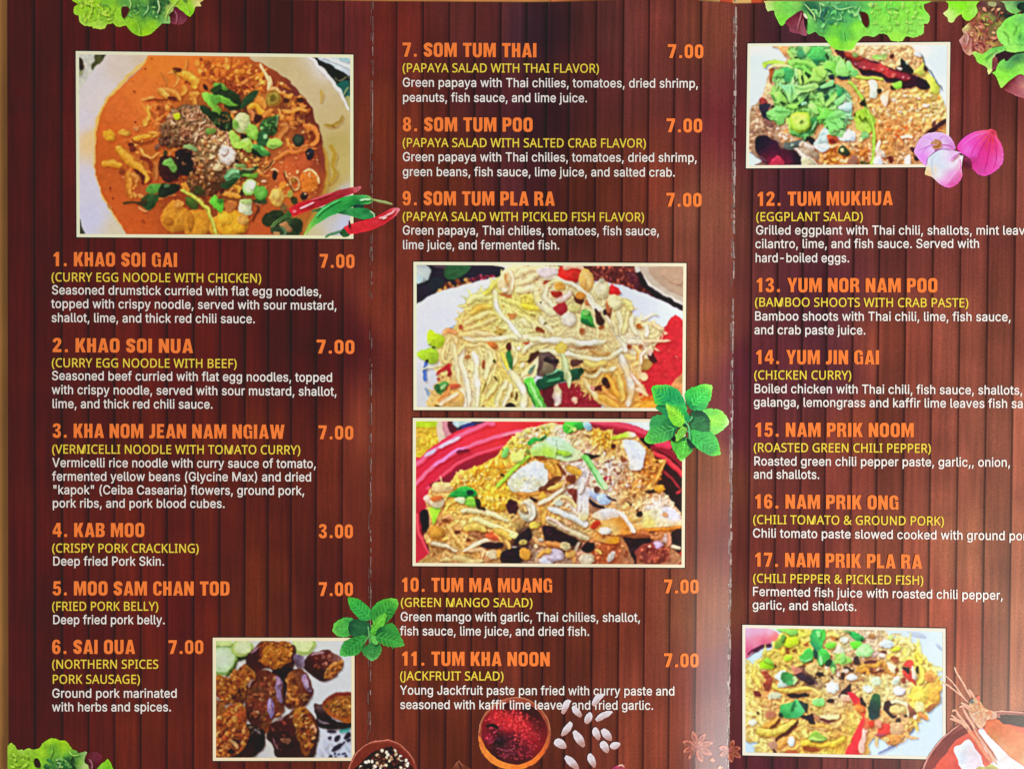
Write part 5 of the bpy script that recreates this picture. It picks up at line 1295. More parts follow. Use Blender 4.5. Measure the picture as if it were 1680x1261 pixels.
a.c(895, 545, 7).P("-30 520 100 460 220 440 400 415 440 470 400 530 280 560 150 585 -30 630", '1e5038', v=.15).R("0 500 120 450 220 440", 4, '7ab488').R("20 570 120 540 180 530", 5, '3a8a5c').E(400, 450, 40, 30, '1a3a24')
a.R("190 240 220 350 250 480 280 640", 11, 'ccd6a0', '9aa468', .6).R("-20 290 60 330 150 330", 8, '2c2228', '3a2c2c', .1, .02).P("-20 340 80 370 90 450 -20 480", '7a6c54').P("300 310 420 320 420 350 350 400 290 380", '5a3832').E(690, 570, 36, 50, '3a1620').P("560 640 650 600 640 680 570 680", '5a1420').E(720, 620, 26, 30, '4a1a1c').R("530 600 560 680", 7, 'd08a78').R("640 620 720 720 840 780", 6, 'e8a050')
ph.end(gain=1.05, sat=1.06)

# --- shredded chicken salad in a red bowl
ph = Photo('photo of a golden shredded salad in a red bowl', [(682.5, 690.6), (1119.5, 692.4), (1118.2, 925.6), (682, 922.8)], 5.2, 'fbeecb')
a = ph.art('table_cloth', mot=.03, lump=.2); a.c(670, 680, 7)
a.P("60 40 420 40 420 320 60 520", 'd2b83a', sm=1); a.P("60 40 380 40 380 130 60 140", 'b6d030', v=.08)
a.D(60, "80 150 360 150 360 320 90 440", (2.5, 5), "dcc040 c8a830 e8cc4a b89c34 d8b048"); a.P("330 60 400 60 440 300 350 320", 'dcc8b0'); a.P("380 60 470 60 510 220 430 290", 'cc8a94'); a.P("450 60 560 60 540 210 480 200", '561c2c'); a.P("500 60 900 60 760 160 600 220 560 160", '3a3048'); a.P("500 60 760 60 600 130 560 150", 'b8ccd0', v=.12); a.P("620 120 760 90 700 170 620 180", '3c3c78')
a.c(895, 680, 7).P("700 60 1300 60 1300 260 1100 160 900 100", 'dce4f2', sm=1)
a = ph.art('red_bowl', mot=.015, lump=.1)
RB = [(674, 768), (690, 750), (712, 731), (741, 712), (770, 700), (800, 692.5), (840, 688), (970, 688), (1010, 694), (1040, 701), (1064, 709), (1090, 728), (1112, 752), (1130, 780), (1130, 935), (674, 935)]
a.P(RB, Field("690 770 d22c44 720 740 d8304c 760 720 e0384a 820 705 de3840 880 700 d63038 980 697 cc3040 1030 710 c03040 1090 740 a82838 1110 790 8a2430 690 860 b02436 700 910 c02c3c 760 760 b82c3c 850 730 c83034"), sm=2)
a.c(670, 680, 7)
a.R("60 600 190 490 350 375 520 280 680 200 860 125 1000 95", 9, 'e8688a', 'd83c58', 0, .05).R("60 820 120 760 230 640 330 560 460 480 600 410 760 340 900 290 1100 230 1320 190", 8, 'ec6c8e', 'd83a50', 0, .05).R("200 860 320 760 460 640 600 540 800 450 1000 390 1240 320", 6, 'e4526a', 'c02c40', 0, .04)
a.R("280 600 400 520 520 430 660 380", 5, 'e890cc', 'e468a0', .3, .05).R("340 385 460 320 600 262", 7, 'd4c8e6', 'e888b8', .3, .05).R("185 480 250 440 330 400", 6.5, 'c6c0e2', 'dc80a8', .3, .05).R("560 440 640 420 710 410", 5, '6a1c34', '8a2038', .3, 0).R("1060 245 1180 215 1300 205", 4, 'f090a0', 'e06478', .3)
a.P("230 800 380 740 600 580 800 480 1080 400 1240 340 1300 420 1100 600 700 840 400 900", Field("330 790 7a2030 600 620 8a2436 900 480 962430 1200 380 a02c34", (670, 680, 7)))
a.c(895, 680, 7).R("500 85 700 95 900 130 1100 190 1240 260", 10, 'd84860', 'c03048', 0, .05).R("520 140 760 190 960 240 1100 330", 12, '8a2430', 'a02838', 0, .02).P("1080 260 1200 300 1400 420 1590 620 1590 930 1200 930 1240 700 1160 420", '301418', v=.15).R("1220 430 1340 480 1460 580 1590 700", 9, 'd03a42', 'a02430', 0, .05).R("1200 370 1340 400 1480 500 1590 600", 8, '8c2030', '6a1824', 0, .02).R("1340 640 1440 720 1530 840 1590 940", 5, '9a2c34', '5a1820', 0, .03).R("1240 330 1360 330 1440 380", 14, 'd83a58', 'b82c40', .4, .04)
a.c(670, 805, 7).P("130 250 200 210 260 220 290 360 210 480 160 470", '1f161e', v=.15).R("95 260 110 450 190 640 310 830", 6, 'dc4c58', 'b02838', 0, .04).P("150 460 220 480 320 700 420 850 320 850 220 660", '4a1420', v=.1)
a.c(895, 805, 7).P("1340 60 1590 20 1590 920 1300 920", '2a1418', v=.15).P("1450 830 1560 690 1590 700 1590 920 1440 920", 'b42030').R("1500 40 1560 0", 5, 'b82c34')
a = ph.art('crispy_garlic', mot=.09, drop=.2, lump=.9)
MC = [(697, 822), (708, 800), (714, 790), (738, 791), (748, 776), (766, 770), (785, 764), (803, 754), (814, 748), (822, 738), (836, 722), (852, 712), (862, 702), (880, 700), (905, 693), (935, 700), (962, 695), (978, 704), (1000, 708), (1016, 716), (1040, 712), (1050, 720), (1062, 735), (1072, 742), (1076, 760), (1090, 756), (1084, 780), (1078, 795), (1088, 806), (1105, 826), (1122, 850), (1122, 872), (1096, 880), (1104, 900), (1096, 935), (714, 935), (706, 905), (698, 880), (704, 862), (703, 840)]
FC = Field("730 800 e8cc84 750 790 e0bc50 790 775 d8ac38 820 760 d8b444 850 735 d8c654 870 715 dccb90 900 705 dcc270 920 712 dcd4c0 950 720 dcc488 985 722 dcae44 1000 740 ddb868 960 745 d8b8a0 1000 765 d8ccc0 1030 780 d8b080 1060 760 c8883c 1075 775 c08030 1040 795 d09a4c 1000 800 dccca8 950 775 d4d2d8 930 800 d8ccb8 900 790 b87a44 880 765 dca44a 850 790 dcb048 830 800 d8b43c 800 815 e0be3c 770 815 c8a040 740 830 dab04c 720 830 d4a860 705 850 c89458 760 850 dcbc6c 800 845 e0cc78 830 855 e0cc74 850 840 b89058 715 880 c8943e 745 880 d8b46a 790 880 8a5434 820 870 d4a04c 860 880 3c2422 850 900 3a2428 780 910 b48c50 740 915 c0a068 720 900 a87c48 890 880 c89c5c 900 905 d8c0a8 930 890 3c2226 910 840 d0a860 950 830 dcd4cc 960 860 c8a868 1000 850 d8b87c 990 870 d09040 1030 850 e0ba74 1080 840 e4dcd4 1100 860 e6d0a0 1090 870 c87e38 1060 880 3c2428 1000 900 a8603c 1030 905 9a5a3c 1070 900 9a4838 975 915 a85c38 960 915 c8a888")
a.P(MC, FC, v=.1)
MC2 = [(710, 802), (740, 795), (785, 768), (825, 740), (862, 706), (905, 697), (960, 700), (1016, 718), (1062, 738), (1076, 762), (1080, 790), (1100, 826), (1112, 850), (1096, 872), (1050, 870), (960, 880), (870, 860), (800, 890), (720, 870), (706, 842)]
a.D(70, MC, (3, 6), "4a2a1c 6a4028 3a2020 7a4c2c", asp=(.3, .6))
a.D(420, MC, (2.4, 5.6), lambda x, y: tuple(min(1, v * g) for v, g in zip(FC(x, y), (1.07, 1.02, 1.02))), asp=(.4, .9), jit=.22)
a.D(160, MC2, (1.6, 3.2), lambda x, y: tuple(min(1, v * 1.22 + .05) for v in FC(x, y)), asp=(.5, .9), jit=.1)
a.D(110, [(930, 720), (1000, 735), (1060, 745), (1070, 790), (1020, 830), (950, 790)], (1.6, 3.6), "e8dcd4 d4a890 a86848 f0e8e4 c89068 e0c0a8 7a4430", asp=(.4, .9))
a.D(70, [(1060, 740), (1090, 758), (1080, 795), (1050, 800)], (1.8, 3.6), "d08a30 b86c28 e0a848 8a4820 e8bc68")
a.D(110, [(735, 800), (785, 770), (825, 745), (830, 770), (800, 800), (760, 815)], (2, 4), "ecc858 d8a42c e8d480 c48a24 f0dc90 b87c28")
a.D(90, [(838, 722), (880, 700), (905, 697), (900, 715), (870, 740), (830, 755)], (1.8, 3.4), "e4dc70 c8c848 ece8b0 d0b840 f0ecc8 a0b040")
a.D(60, [(968, 700), (1000, 706), (1018, 720), (1005, 740), (975, 735)], (2, 3.6), "e8b840 d89c2c f0d070 b87820")
a.D(60, MC, (2.2, 4.2), lambda x, y: tuple(min(1, v * 1.1 + .03) for v in FC(x, y)), 'strand', curl=.7, jit=.12)
a = ph.art('chicken_strips', mot=.07, drop=.22, lump=.7)
a.c(670, 805, 7)
a.E(980, 120, 190, 115, 'caa032', 'e4c440', jit=.16).D(50, "800 60 1160 60 1160 160 1000 230 850 180", (1.8, 4), "e8cc50 d8a830 f0dc78 b88424", jit=.1)
a.R("600 235 720 220 860 240 1000 280 1150 350", 11, 'dcd4a0', 'b09458').R("720 310 840 340 980 400 1150 470 1270 520", 12, 'e0d898', 'b8964c').R("440 390 500 480 560 560 620 640 640 690", 10, 'dfb468', 'a8742c').R("230 590 320 610 450 640 560 700", 9, 'd8c8a4', '8a6a44').R("620 700 720 640 840 580 940 555 1040 575", 8, 'e0d2b0', 'a07848')
a.R("620 440 760 400 900 460", 14, 'd8b858').R("980 440 1100 480 1180 560", 11, 'd8b450').R("380 330 480 300 520 330", 8, 'cf9a5c').R("500 380 560 430 620 420", 8, 'd09c58').R("330 360 420 340 490 310", 6, 'b87a4c').E(320, 470, 100, 75, 'b87c34', 'd0983e', jit=.18).R("180 500 220 560 240 590", 9, 'e0b068')
a.R("1160 500 1220 520 1270 520", 8, 'd8e090').R("680 690 780 670 860 680 840 740 790 820", 8, 'd8b07c').R("780 700 800 760 740 720", 10, 'c8924c').R("360 800 560 770 720 810 860 800", 10, 'c8b070').R("400 710 460 730 500 760", 7, 'c8a060').E(960, 730, 80, 55, 'd8c8a0', jit=.2).R("1120 560 1150 620 1160 670", 7, 'e0a85c').E(1040, 720, 40, 50, 'd8a048', jit=.2).E(900, 780, 40, 40, 'b88458', jit=.2)
a.P("820 620 900 590 1080 595 1085 650 960 670 870 655", '301c26', v=.2).P("1090 690 1180 660 1270 640 1290 740 1290 830 1080 830 1060 760", '281b22', v=.2).P("1250 520 1330 470 1400 420 1430 500 1400 570 1280 590 1200 600", '2a2126', v=.2).R("1180 640 1250 640", 2, 'c8c0c0').E(1190, 190, 70, 80, '4a2c2c', '3a2026', jit=.2).P("1530 400 1620 400 1700 440 1700 560 1600 540 1550 470", '3a2028', v=.2).P("1400 70 1480 100 1460 130 1390 100", '3a1c1c').P("800 180 870 190 880 230 800 210", '3a3020')
a.P("880 510 960 465 1050 560 950 560", 'cc5c38', v=.15).E(560, 470, 34, 26, '5a3024').E(690, 560, 30, 20, '6a3a24').E(420, 340, 40, 24, '7a4428')
a.E(1370, 230, 105, 128, 'bcb494', 'd8d4bc', jit=.08).P("1280 170 1340 150 1370 230 1340 260 1290 240", 'b08a50').R("1330 160 1340 210 1360 240", 4, 'e0c080').R("1340 120 1420 180 1430 280 1380 330", 8, 'd8d4c0').R("1500 180 1560 220 1540 320 1550 380", 9, 'd4a248').E(1450, 390, 60, 46, 'd0b448', 'e0c85c', jit=.15)
a.R("1440 520 1480 580 1560 610 1690 620", 11, 'd8a468', '8a5a34').E(1520, 560, 40, 20, 'c8b8a0').R("1440 610 1480 650", 6, 'e0c8a0').E(1340, 720, 60, 70, 'd0943c', jit=.2).E(1600, 690, 30, 24, 'e8c468').E(1600, 790, 100, 60, 'c8bec0', 'd8dcea', jit=.12).R("1480 760 1540 700 1600 690", 6, 'e0a850').E(1320, 590, 50, 34, 'b8a458').E(1540, 60, 50, 44, 'd8a83c', 'ecc450', jit=.2)
a.c(895, 805, 7)
a.R("-100 160 40 90 140 20 240 -60", 8, 'ece0c4', 'b8985c').R("60 160 200 60 320 140 350 200", 8, 'd8c088').E(150, 140, 50, 44, 'c8ccb8', jit=.2).R("180 190 240 200 300 220", 4, 'e8b878')
a.R("30 190 150 240 280 290 420 360 480 400", 12, 'dfe2ea', 'a89468', .2, .04).R("0 320 120 380 260 450 400 510 500 560", 13, 'cbbc94', '8a6a48').R("0 300 80 330 160 380 260 460", 5, 'e0c8b8').P("-10 400 80 420 220 490 330 540 430 600 360 640 240 600 120 570 -10 560", '2a1a22', v=.2).R("400 580 360 640 330 720", 6, 'b09880')
a.P("370 -30 510 -30 495 120 490 290 430 350 380 290 375 120", Field("400 20 d4d0d4 470 60 e6e2e6 430 200 e8e4dc 440 320 e0d094", (895, 805, 7))).P("240 -20 360 -20 350 140 300 60", '7a3a30').P("500 150 560 140 640 200 560 260 500 240", 'a87858').P("500 90 600 150 690 190 640 200 540 170", '2a1c2c')
a.P("490 30 560 -20 640 60 620 110 560 100", 'b4c0e4').P("590 60 680 30 760 90 720 150 620 150", 'b8cce8').R("690 50 760 90 820 110", 3, '3a2c3c')
a.P("520 290 620 220 740 190 830 230 860 300 780 330 700 350 600 330", Field("560 290 dccca8 700 240 e2e0ea 800 280 e0dce0 780 330 e0a860", (895, 805, 7))).P("520 360 640 340 860 300 960 400 1000 490 860 510 720 500 560 450", Field("560 400 e0a868 640 440 e0b868 780 440 e2c078 860 360 d89440 940 460 d88a38", (895, 805, 7))).P("510 400 600 345 640 380 560 440", 'c43c1c', v=.1).E(690, 460, 70, 44, 'e6dcc8', 'f0efe4', jit=.12).R("840 240 900 300 970 380 1025 480", 10, 'efe4d8', 'd0a078', .2, .05)
a.P("1090 250 1200 220 1300 195 1440 190 1525 260 1545 330 1580 350 1580 430 1400 435 1220 450 1060 450 1000 400 1000 320", Field("1050 420 e8b064 1100 330 e8dca8 1180 350 dccc60 1250 280 e0d8b8 1400 250 e6e2f2 1480 300 e4e2f4 1380 380 e6d8b0 1500 410 e0b878", (895, 805, 7))).R("1040 465 1150 450 1280 435 1420 430 1580 415", 6, 'd4862e', 'a85c20', .1).E(1370, 270, 34, 24, 'd8a070').P("930 300 1000 330 1100 310 1080 340 980 360", 'd8b060')
a.P("1040 260 1100 230 1110 290 1050 295", '2a1818').P("880 520 1000 540 1180 550 1200 600 1060 660 1040 820 990 820 960 650", '2a1a20', v=.2).P("1450 470 1580 440 1580 620 1440 590", '281618').R("1040 490 1140 480 1240 520", 8, 'b86838').P("820 510 980 500 1180 500 1190 540 1000 545", '8a4a2c')
a.P("500 740 560 660 680 610 800 570 880 560 950 650 990 760 1000 850 540 850", Field("560 780 a84a2c 650 680 b86038 720 650 c05c30 800 700 9a4a30 900 620 b87848 940 760 a87858 840 800 a85c38", (895, 805, 7)), v=.1).D(30, "540 700 700 620 880 580 960 680 980 830 560 830", (2, 4), "c87848 8a3a24 d89860 a05030", jit=.15).P("700 810 720 740 780 690 805 710 770 790 730 820", 'c8beb4').R("560 680 610 690 650 730", 5, 'e8b860')
a.P("540 500 600 480 640 540 700 560 820 510 850 580 760 610 640 590 560 560", Field("560 520 e0a050 640 570 d8a058 760 560 dc9c30 820 560 d08a28", (895, 805, 7)), v=.1)
a.E(1220, 720, 180, 115, '7c3630', '9a4838', jit=.1).D(40, "1060 680 1160 620 1380 640 1400 740 1250 820 1080 800", (2, 4.5), "b05a44 8a3834 c87858 6a2a2c a84c3c", jit=.12).E(1300, 600, 60, 60, 'b890b0', 'dcc4dc', jit=.15).E(1370, 540, 60, 60, 'd0a898', 'e0c8c0', jit=.2).E(1200, 640, 16, 14, 'f0c8a8').R("1440 630 1500 650 1560 660", 8, 'd8c8a8', '8a6a50').R("1400 480 1420 540 1410 640", 8, 'd89070').R("1200 540 1300 540 1350 480", 8, 'c07848')
a.E(470, 780, 90, 70, 'c8b088', 'e0d4bc', jit=.15).R("260 700 320 760 330 830", 8, 'c89050').E(290, 720, 60, 50, 'd8a858', jit=.2).R("-20 590 100 610 200 630 290 660", 10, 'd08a48', '9a5a28').E(230, 630, 60, 50, 'c8b888', jit=.2).E(110, 740, 100, 70, 'b8a0a8', 'ccc4d4', jit=.12).E(30, 690, 40, 34, 'd8a850', jit=.2).P("410 650 480 590 560 610 540 690 440 700", '24181e', v=.2).E(390, 180, 20, 50, 'f0ece8')
a.c(670, 680, 7)
a.P("1140 810 1170 710 1260 640 1360 570 1440 535 1550 565 1605 680 1590 800 1500 870 1320 895 1200 885", Field("1180 800 d0d0b8 1260 680 d8dcd0 1400 620 dfe4ee 1500 700 e0e6f0 1500 780 d8d8b8 1350 860 dcdfdf 1260 800 d0d0a0", (670, 680, 7)), v=.03).D(24, "1200 780 1400 680 1560 700 1500 850 1250 870", (1.2, 2.6), "d8d090 c8c090 e8ecec e0e0c8").R("1550 560 1640 600 1680 680", 14, 'd8a040')
a.R("1500 860 1580 840 1680 780", 8, '6a3a24').R("1200 900 1400 910 1520 890", 6, 'c8883c').R("1440 480 1520 500 1600 480", 8, '8a4a24').E(1080, 690, 30, 16, '4a3818')
a.c(895, 680, 7)
a.R("60 500 120 570 150 680 60 780", 12, 'd8a040', 'a8702c').R("120 560 200 640 240 700", 5, '7a4028', light=0).R("-10 830 100 740 180 720", 7, '6a3c28', light=0).R("20 860 180 800 300 740 380 720", 9, 'e0b85c').R("260 660 230 760 200 830", 4, 'e8b890').R("240 590 330 640 420 680", 12, 'dca83c').P("260 690 340 700 330 780 240 760", '7a3a28', v=.15).R("380 740 420 820 380 900", 10, 'd8d4d0').P("640 740 700 700 750 730 730 780 680 770", 'a83048').E(900, 510, 36, 28, '8a4c34').P("440 440 520 460 640 470 560 500 480 510", '2a1c1c').E(780, 365, 28, 26, '4a1c14').E(590, 860, 40, 40, '6a4438').P("1140 880 1290 850 1300 890 1180 900", '3a2824')
a.R("1380 510 1340 600 1280 720 1240 790", 5, 'd8a048').E(1310, 850, 60, 46, 'cc8c2c', 'e0a83c', jit=.2)
a.D(60, "460 560 800 480 1000 640 1000 800 760 880 560 760", (1.8, 3.6), "f0e8e0 d8a868 b87440 e8c898 7a4a38 dcd8e0", jit=.08)
a = ph.art('garlic_and_herbs', mot=.05, drop=.22, lump=.4)
a.P("0 275 120 250 240 300 340 390 430 440 400 500 300 530 180 530 60 500 -30 470", Field("20 300 d0ecdc 150 300 cceccc 300 400 b8e0b0 350 440 d8d8a8 200 500 c4e4a8 60 480 c0dc80", (895, 680, 7)), v=.04).R("-60 400 60 405 160 430 300 455", 7, 'a2d03c', '88b834', .3).E(250, 455, 60, 20, '9ac048')
a.P("880 320 950 285 1050 300 1130 380 1150 440 1120 600 1060 640 1000 640 960 610 950 480", Field("950 320 e0e4f0 1050 400 dce4f4 1100 560 dce0ee 1000 620 e0dccc 960 560 e8e4e0", (895, 680, 7)), v=.03)
a.P("410 480 480 460 540 550 640 700 725 840 660 865 600 790 520 640", Field("440 490 78d060 500 560 98e088 620 740 b8f0b0 690 840 d0e8b0", (895, 680, 7)), v=.05).R("430 490 540 650 660 850", 2, '5aa848', light=0)
a.P("745 275 860 220 970 195 1030 215 1030 255 900 270 760 292", Field("760 280 b8cc30 900 240 c4e048 1020 230 f0e8d8", (895, 680, 7)), v=.04)
a.P("190 150 230 85 330 75 420 85 450 150 380 175 310 205 230 210", '50c03e', v=.12).R("230 110 300 150 260 200", 4, '90e060').P("330 100 420 90 440 150 360 160", '3aa040').E(340, 170, 30, 26, 'd0e880')
a.P("430 90 500 85 540 150 500 190 450 150", 'a8cce0')
a.c(670, 680, 7)
a.P("1365 330 1400 280 1460 250 1510 275 1575 235 1585 260 1530 305 1470 300 1400 355", '34a446', v=.12).R("1520 290 1580 250", 2, '143c1c').E(1370, 425, 30, 28, '7a8c3c').R("1390 520 1360 560", 3, '6a7c34')
a.P("1400 430 1430 350 1540 310 1690 270 1690 490 1560 470 1430 480", Field("1450 350 c8e8b8 1650 320 d0ecd8 1600 420 b4dc50 1450 440 b0d060", (670, 680, 7)), v=.05)
a.R("1005 830 1080 760 1150 690 1240 600 1330 520 1400 470", 6.5, 'a6d840', '7cb034', .2).P("1065 480 1110 385 1160 390 1150 460 1120 495", '80c464', v=.1).P("1170 470 1240 430 1320 400 1330 500 1220 560", 'd8e07c', v=.1)
a.P("480 920 560 850 650 815 740 850 770 890 770 950 480 950", '44b044', v=.12).E(690, 890, 40, 26, '143c30').P("270 880 290 800 340 790 400 850 480 820 520 850 400 890", 'e0c088', v=.1).P("540 655 600 680 640 720 580 720", 'e8b060')
a.c(670, 805, 7)
a.P("470 40 560 -10 770 -10 775 60 700 75 640 60 560 60", '2f9a42', v=.15).E(710, 20, 40, 30, '123a30').P("640 120 680 70 740 80 790 150 760 190 680 175", '8ac848', v=.15).P("520 90 640 70 640 140 580 140", 'd8e8b0').P("240 195 370 190 350 260 310 360 285 380", 'a0d83e', v=.1).P("760 90 820 100 830 170 790 190", '28301c')
a.P("170 80 220 40 260 100 270 170 230 150", 'e8c0a8').P("250 120 340 60 420 110 380 190 290 190", 'd8c8a0').P("260 80 360 50 400 90 300 120", 'c86c38')
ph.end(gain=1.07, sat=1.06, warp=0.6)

# --- grilled eggplant salad
ph = Photo('photo of an eggplant salad with cilantro and a dried chili', [(1231.4, 76.6), (1554.4, 74.0), (1551.6, 269.4), (1228.6, 271.4)], 4.8, 'fff4d8')
a = ph.art('plate', mot=.008, lump=.04)
a.P([(1226, 70), (1560, 70), (1560, 276), (1224, 276)], Field("1240 100 dce8fc 1240 160 dfe8fa 1250 265 dcecfc 1540 100 e0ecfe 1550 160 e8f0fc 1240 80 ecf4f8 1500 76 f4f4e8"), sm=1, big=16)
a = ph.art('fried_garlic', mot=.08, drop=.2, lump=.9)
MD = [(1268, 70), (1292, 84), (1290, 100), (1262, 120), (1256, 140), (1248, 160), (1238, 172), (1230, 182), (1226, 240), (1234, 252), (1250, 264), (1258, 280), (1556, 280), (1556, 200), (1549, 170), (1540, 150), (1530, 132), (1520, 112), (1512, 92), (1500, 82), (1470, 70)]
FD = Field("1290 85 e8b880 1255 150 ecc89c 1240 190 c0a078 1245 215 b08c70 1235 240 b89070 1270 250 3a1c28 1290 215 e0b890 1300 230 d8b080 1320 250 c8b8a0 1340 260 d0a070 1360 255 d88c38 1370 225 dca068 1400 140 e8b870 1420 160 ecc070 1450 130 e8b468 1440 90 f0cc9c 1480 90 f0c890 1500 100 e8c088 1480 150 f0c47c 1520 160 f4d070 1540 180 f4dc90 1500 180 f0b870 1450 180 f0bc74 1430 210 e8a858 1470 210 ec9e58 1500 210 f0b468 1540 210 e8b060 1450 240 e8a858 1480 250 d8a068 1420 250 d89c60 1440 265 e0b890 1510 230 d8a880 1400 230 e8c898 1535 120 e0dc70 1540 140 e8e470")
a.P(MD, lambda x, y: tuple(v * .97 for v in FD(x, y)))
MR = [(1395, 132), (1440, 118), (1480, 134), (1520, 138), (1548, 170), (1552, 205), (1530, 215), (1505, 240), (1495, 270), (1340, 270), (1350, 240), (1390, 232), (1430, 230), (1428, 190), (1400, 160)]
a.D(90, MR, (2, 4.2), "a85c28 8a4820 c87830 7a3c1c b86c34", asp=(.3, .6))
a.D(330, MR, (2.6, 5.8), FD, asp=(.3, .7), jit=.2)
a.D(110, MR, (2.2, 5), "ffe8c4 f8dcb0 fff0d8 f4cc94", asp=(.3, .6), jit=.06)
a.D(60, [(1460, 205), (1510, 200), (1500, 230), (1440, 230)], (2, 4), "e87c3c f0a058 d86830 f8c080", asp=(.3, .6))
a.D(120, [(1400, 78), (1480, 76), (1510, 95), (1500, 125), (1440, 110), (1395, 90)], (2.4, 5.4), FD, asp=(.4, .8), jit=.14)
a.D(110, [(1232, 180), (1258, 170), (1275, 195), (1268, 225), (1240, 228), (1230, 250)], (2.6, 5.5), "c8a888 a88464 e0c8a8 8a6450 b89070 6a4038", asp=(.3, .7))
a.D(70, [(1272, 210), (1310, 216), (1325, 240), (1300, 236), (1280, 232)], (2.4, 5), "f0d8b8 e8a858 d89048 fff0dc c09870", asp=(.35, .7))
a.D(120, [(1335, 245), (1385, 235), (1420, 240), (1430, 271), (1330, 271)], (2.2, 4.8), "d8842c e8a850 a8602c f0c888 8a4424 c87434 f4dcb0", asp=(.3, .7))
a.c(1215, 60, 9.333).P("560 150 700 140 760 220 700 330 640 250", 'e4a468', v=.12).P("420 480 520 520 500 660 460 720 440 600", 'a86038', v=.15).P("380 760 460 720 500 800 480 960 380 900", 'e8cc98', v=.1).P("280 960 340 930 400 990 400 1060 290 1040", '9c403c', v=.1)
a.c(1215, 170, 9.333)
a.P("270 20 460 20 420 170 480 270 380 240 320 150", '2e2c38', v=.15).P("480 20 520 60 470 80", '24302c').P("340 230 460 260 500 330 480 380 400 330", '8a5c50')
a.P("235 560 300 490 420 500 480 560 570 600 620 690 780 700 910 790 960 950 420 950 300 800 235 700", Field("330 620 1f1f2c 420 540 2a1c30 560 640 3a1430 480 740 4a1830 650 760 4a1a30 520 860 8a1c34 700 880 601c34 850 850 241a28", (1215, 170, 9.333)), v=.08).P("470 880 520 800 580 800 650 870 640 950 430 950", 'c83850', v=.1).P("300 800 380 840 420 930 340 870", '5a3848')
a.P("660 610 760 600 900 550 960 570 900 660 800 720 690 710", '5c6660', v=.15).P("930 510 1040 480 1150 570 1120 610 1060 560 980 580", '22242a', v=.15).P("1040 560 1140 560 1120 640 1080 620", '20242c').P("990 460 1100 460 1160 530 1060 510", 'ece0a0').E(800, 640, 30, 24, '98a890')
a.R("830 690 940 780 1060 860 1180 940", 7, 'dcccc0', 'a8907c').R("950 590 1050 660 1120 720", 9, 'e0d0c4', 'b0947c').R("900 660 940 610 960 600", 8, 'cdb8a0').P("930 800 1060 850 1180 960 940 960", 'cfc8a0', v=.08).P("950 650 1100 720 1200 780 1180 860 1040 790", 'b49c80', v=.1)
a.P("1105 640 1180 530 1240 430 1320 355 1400 380 1370 450 1330 500 1360 640 1250 630", 'd6ece8', v=.04).P("1110 660 1250 625 1395 650 1340 700 1240 755", 'e4eef2', v=.04).R("1390 680 1440 640 1470 610", 7, 'f4d090').P("1330 480 1420 450 1480 480 1500 580 1400 620 1340 560", 'c4603c', v=.12).E(1400, 570, 40, 40, '8a2c24')
a.E(1600, 490, 120, 105, 'e0f0f0', 'f6fcff', jit=.08).P("1500 700 1560 640 1680 740 1640 800 1520 770", '3a4428', v=.15).E(1560, 720, 36, 34, 'd8dc98')
a = ph.art('dried_chili', mot=.06, drop=.25, lump=.6)
a.c(1385, 60, 9.333)
a.P("-140 150 -100 110 0 230 120 280 300 335 440 370 560 425 660 470 740 500 900 530 1050 580 1200 640 1310 700 1325 760 1260 805 1180 800 1100 755 1000 790 900 800 800 720 660 690 600 625 440 605 300 600 200 520 120 440 0 370 -100 300", Field("0 320 4a2028 150 400 6a2434 300 560 30182a 500 580 341a30 700 650 3c1c30 850 760 281826 1000 720 3a1c2c 1200 700 2c1a2c 1280 760 241824 900 560 7a2c38", (1385, 60, 9.333)), v=.06)
a.P("40 290 160 310 320 350 450 400 560 425 640 470 720 520 860 560 1000 600 1020 650 900 680 780 640 700 640 620 590 480 540 340 520 220 500 120 420", Field("100 340 7a2c30 200 400 8a3840 320 420 b43c40 450 450 a83038 560 450 d85048 680 510 c84040 760 600 b03438 900 620 8a2c3c", (1385, 60, 9.333)), v=.08)
for u, v, r, c in ((310, 480, 36, 'e0888c'), (460, 510, 36, 'cc6068'), (570, 510, 40, 'e07874'), (170, 430, 40, 'b0707c'), (760, 605, 60, 'd86860'), (900, 630, 26, 'dc8890'), (990, 635, 28, 'd07074'), (240, 470, 40, 'a04858'), (660, 500, 30, 'e05850'), (1130, 620, 30, '5a3448')):
    a.E(u, v, r * .7, r * .55, c, jit=.3)
a.R("0 250 120 300 280 345", 7, 'a8402c').R("720 670 800 660 880 690", 6, '30182a', light=0)
a.P("870 330 950 400 1060 520 1050 570 880 545 770 475 850 430", '20282a', v=.15).P("790 475 830 460 880 500 840 525", 'f0d0c8').R("930 380 960 430", 4, 'a8b890').E(730, 300, 36, 34, '5a1c18')
a = ph.art('green_herbs', mot=.06, drop=.24, lump=.5)
a.c(1215, 60, 9.333)
MG = "740 150 1090 140 1360 140 1370 300 1550 330 1690 560 1690 640 1420 600 1300 700 1430 730 1560 780 1690 930 1690 1200 1640 1300 1560 1500 1420 1520 1330 1400 1200 1340 1130 1480 1040 1540 900 1560 760 1480 700 1280 600 1360 480 1290 400 1200 520 1100 480 940 520 720 500 560 640 470 780 430 760 300"
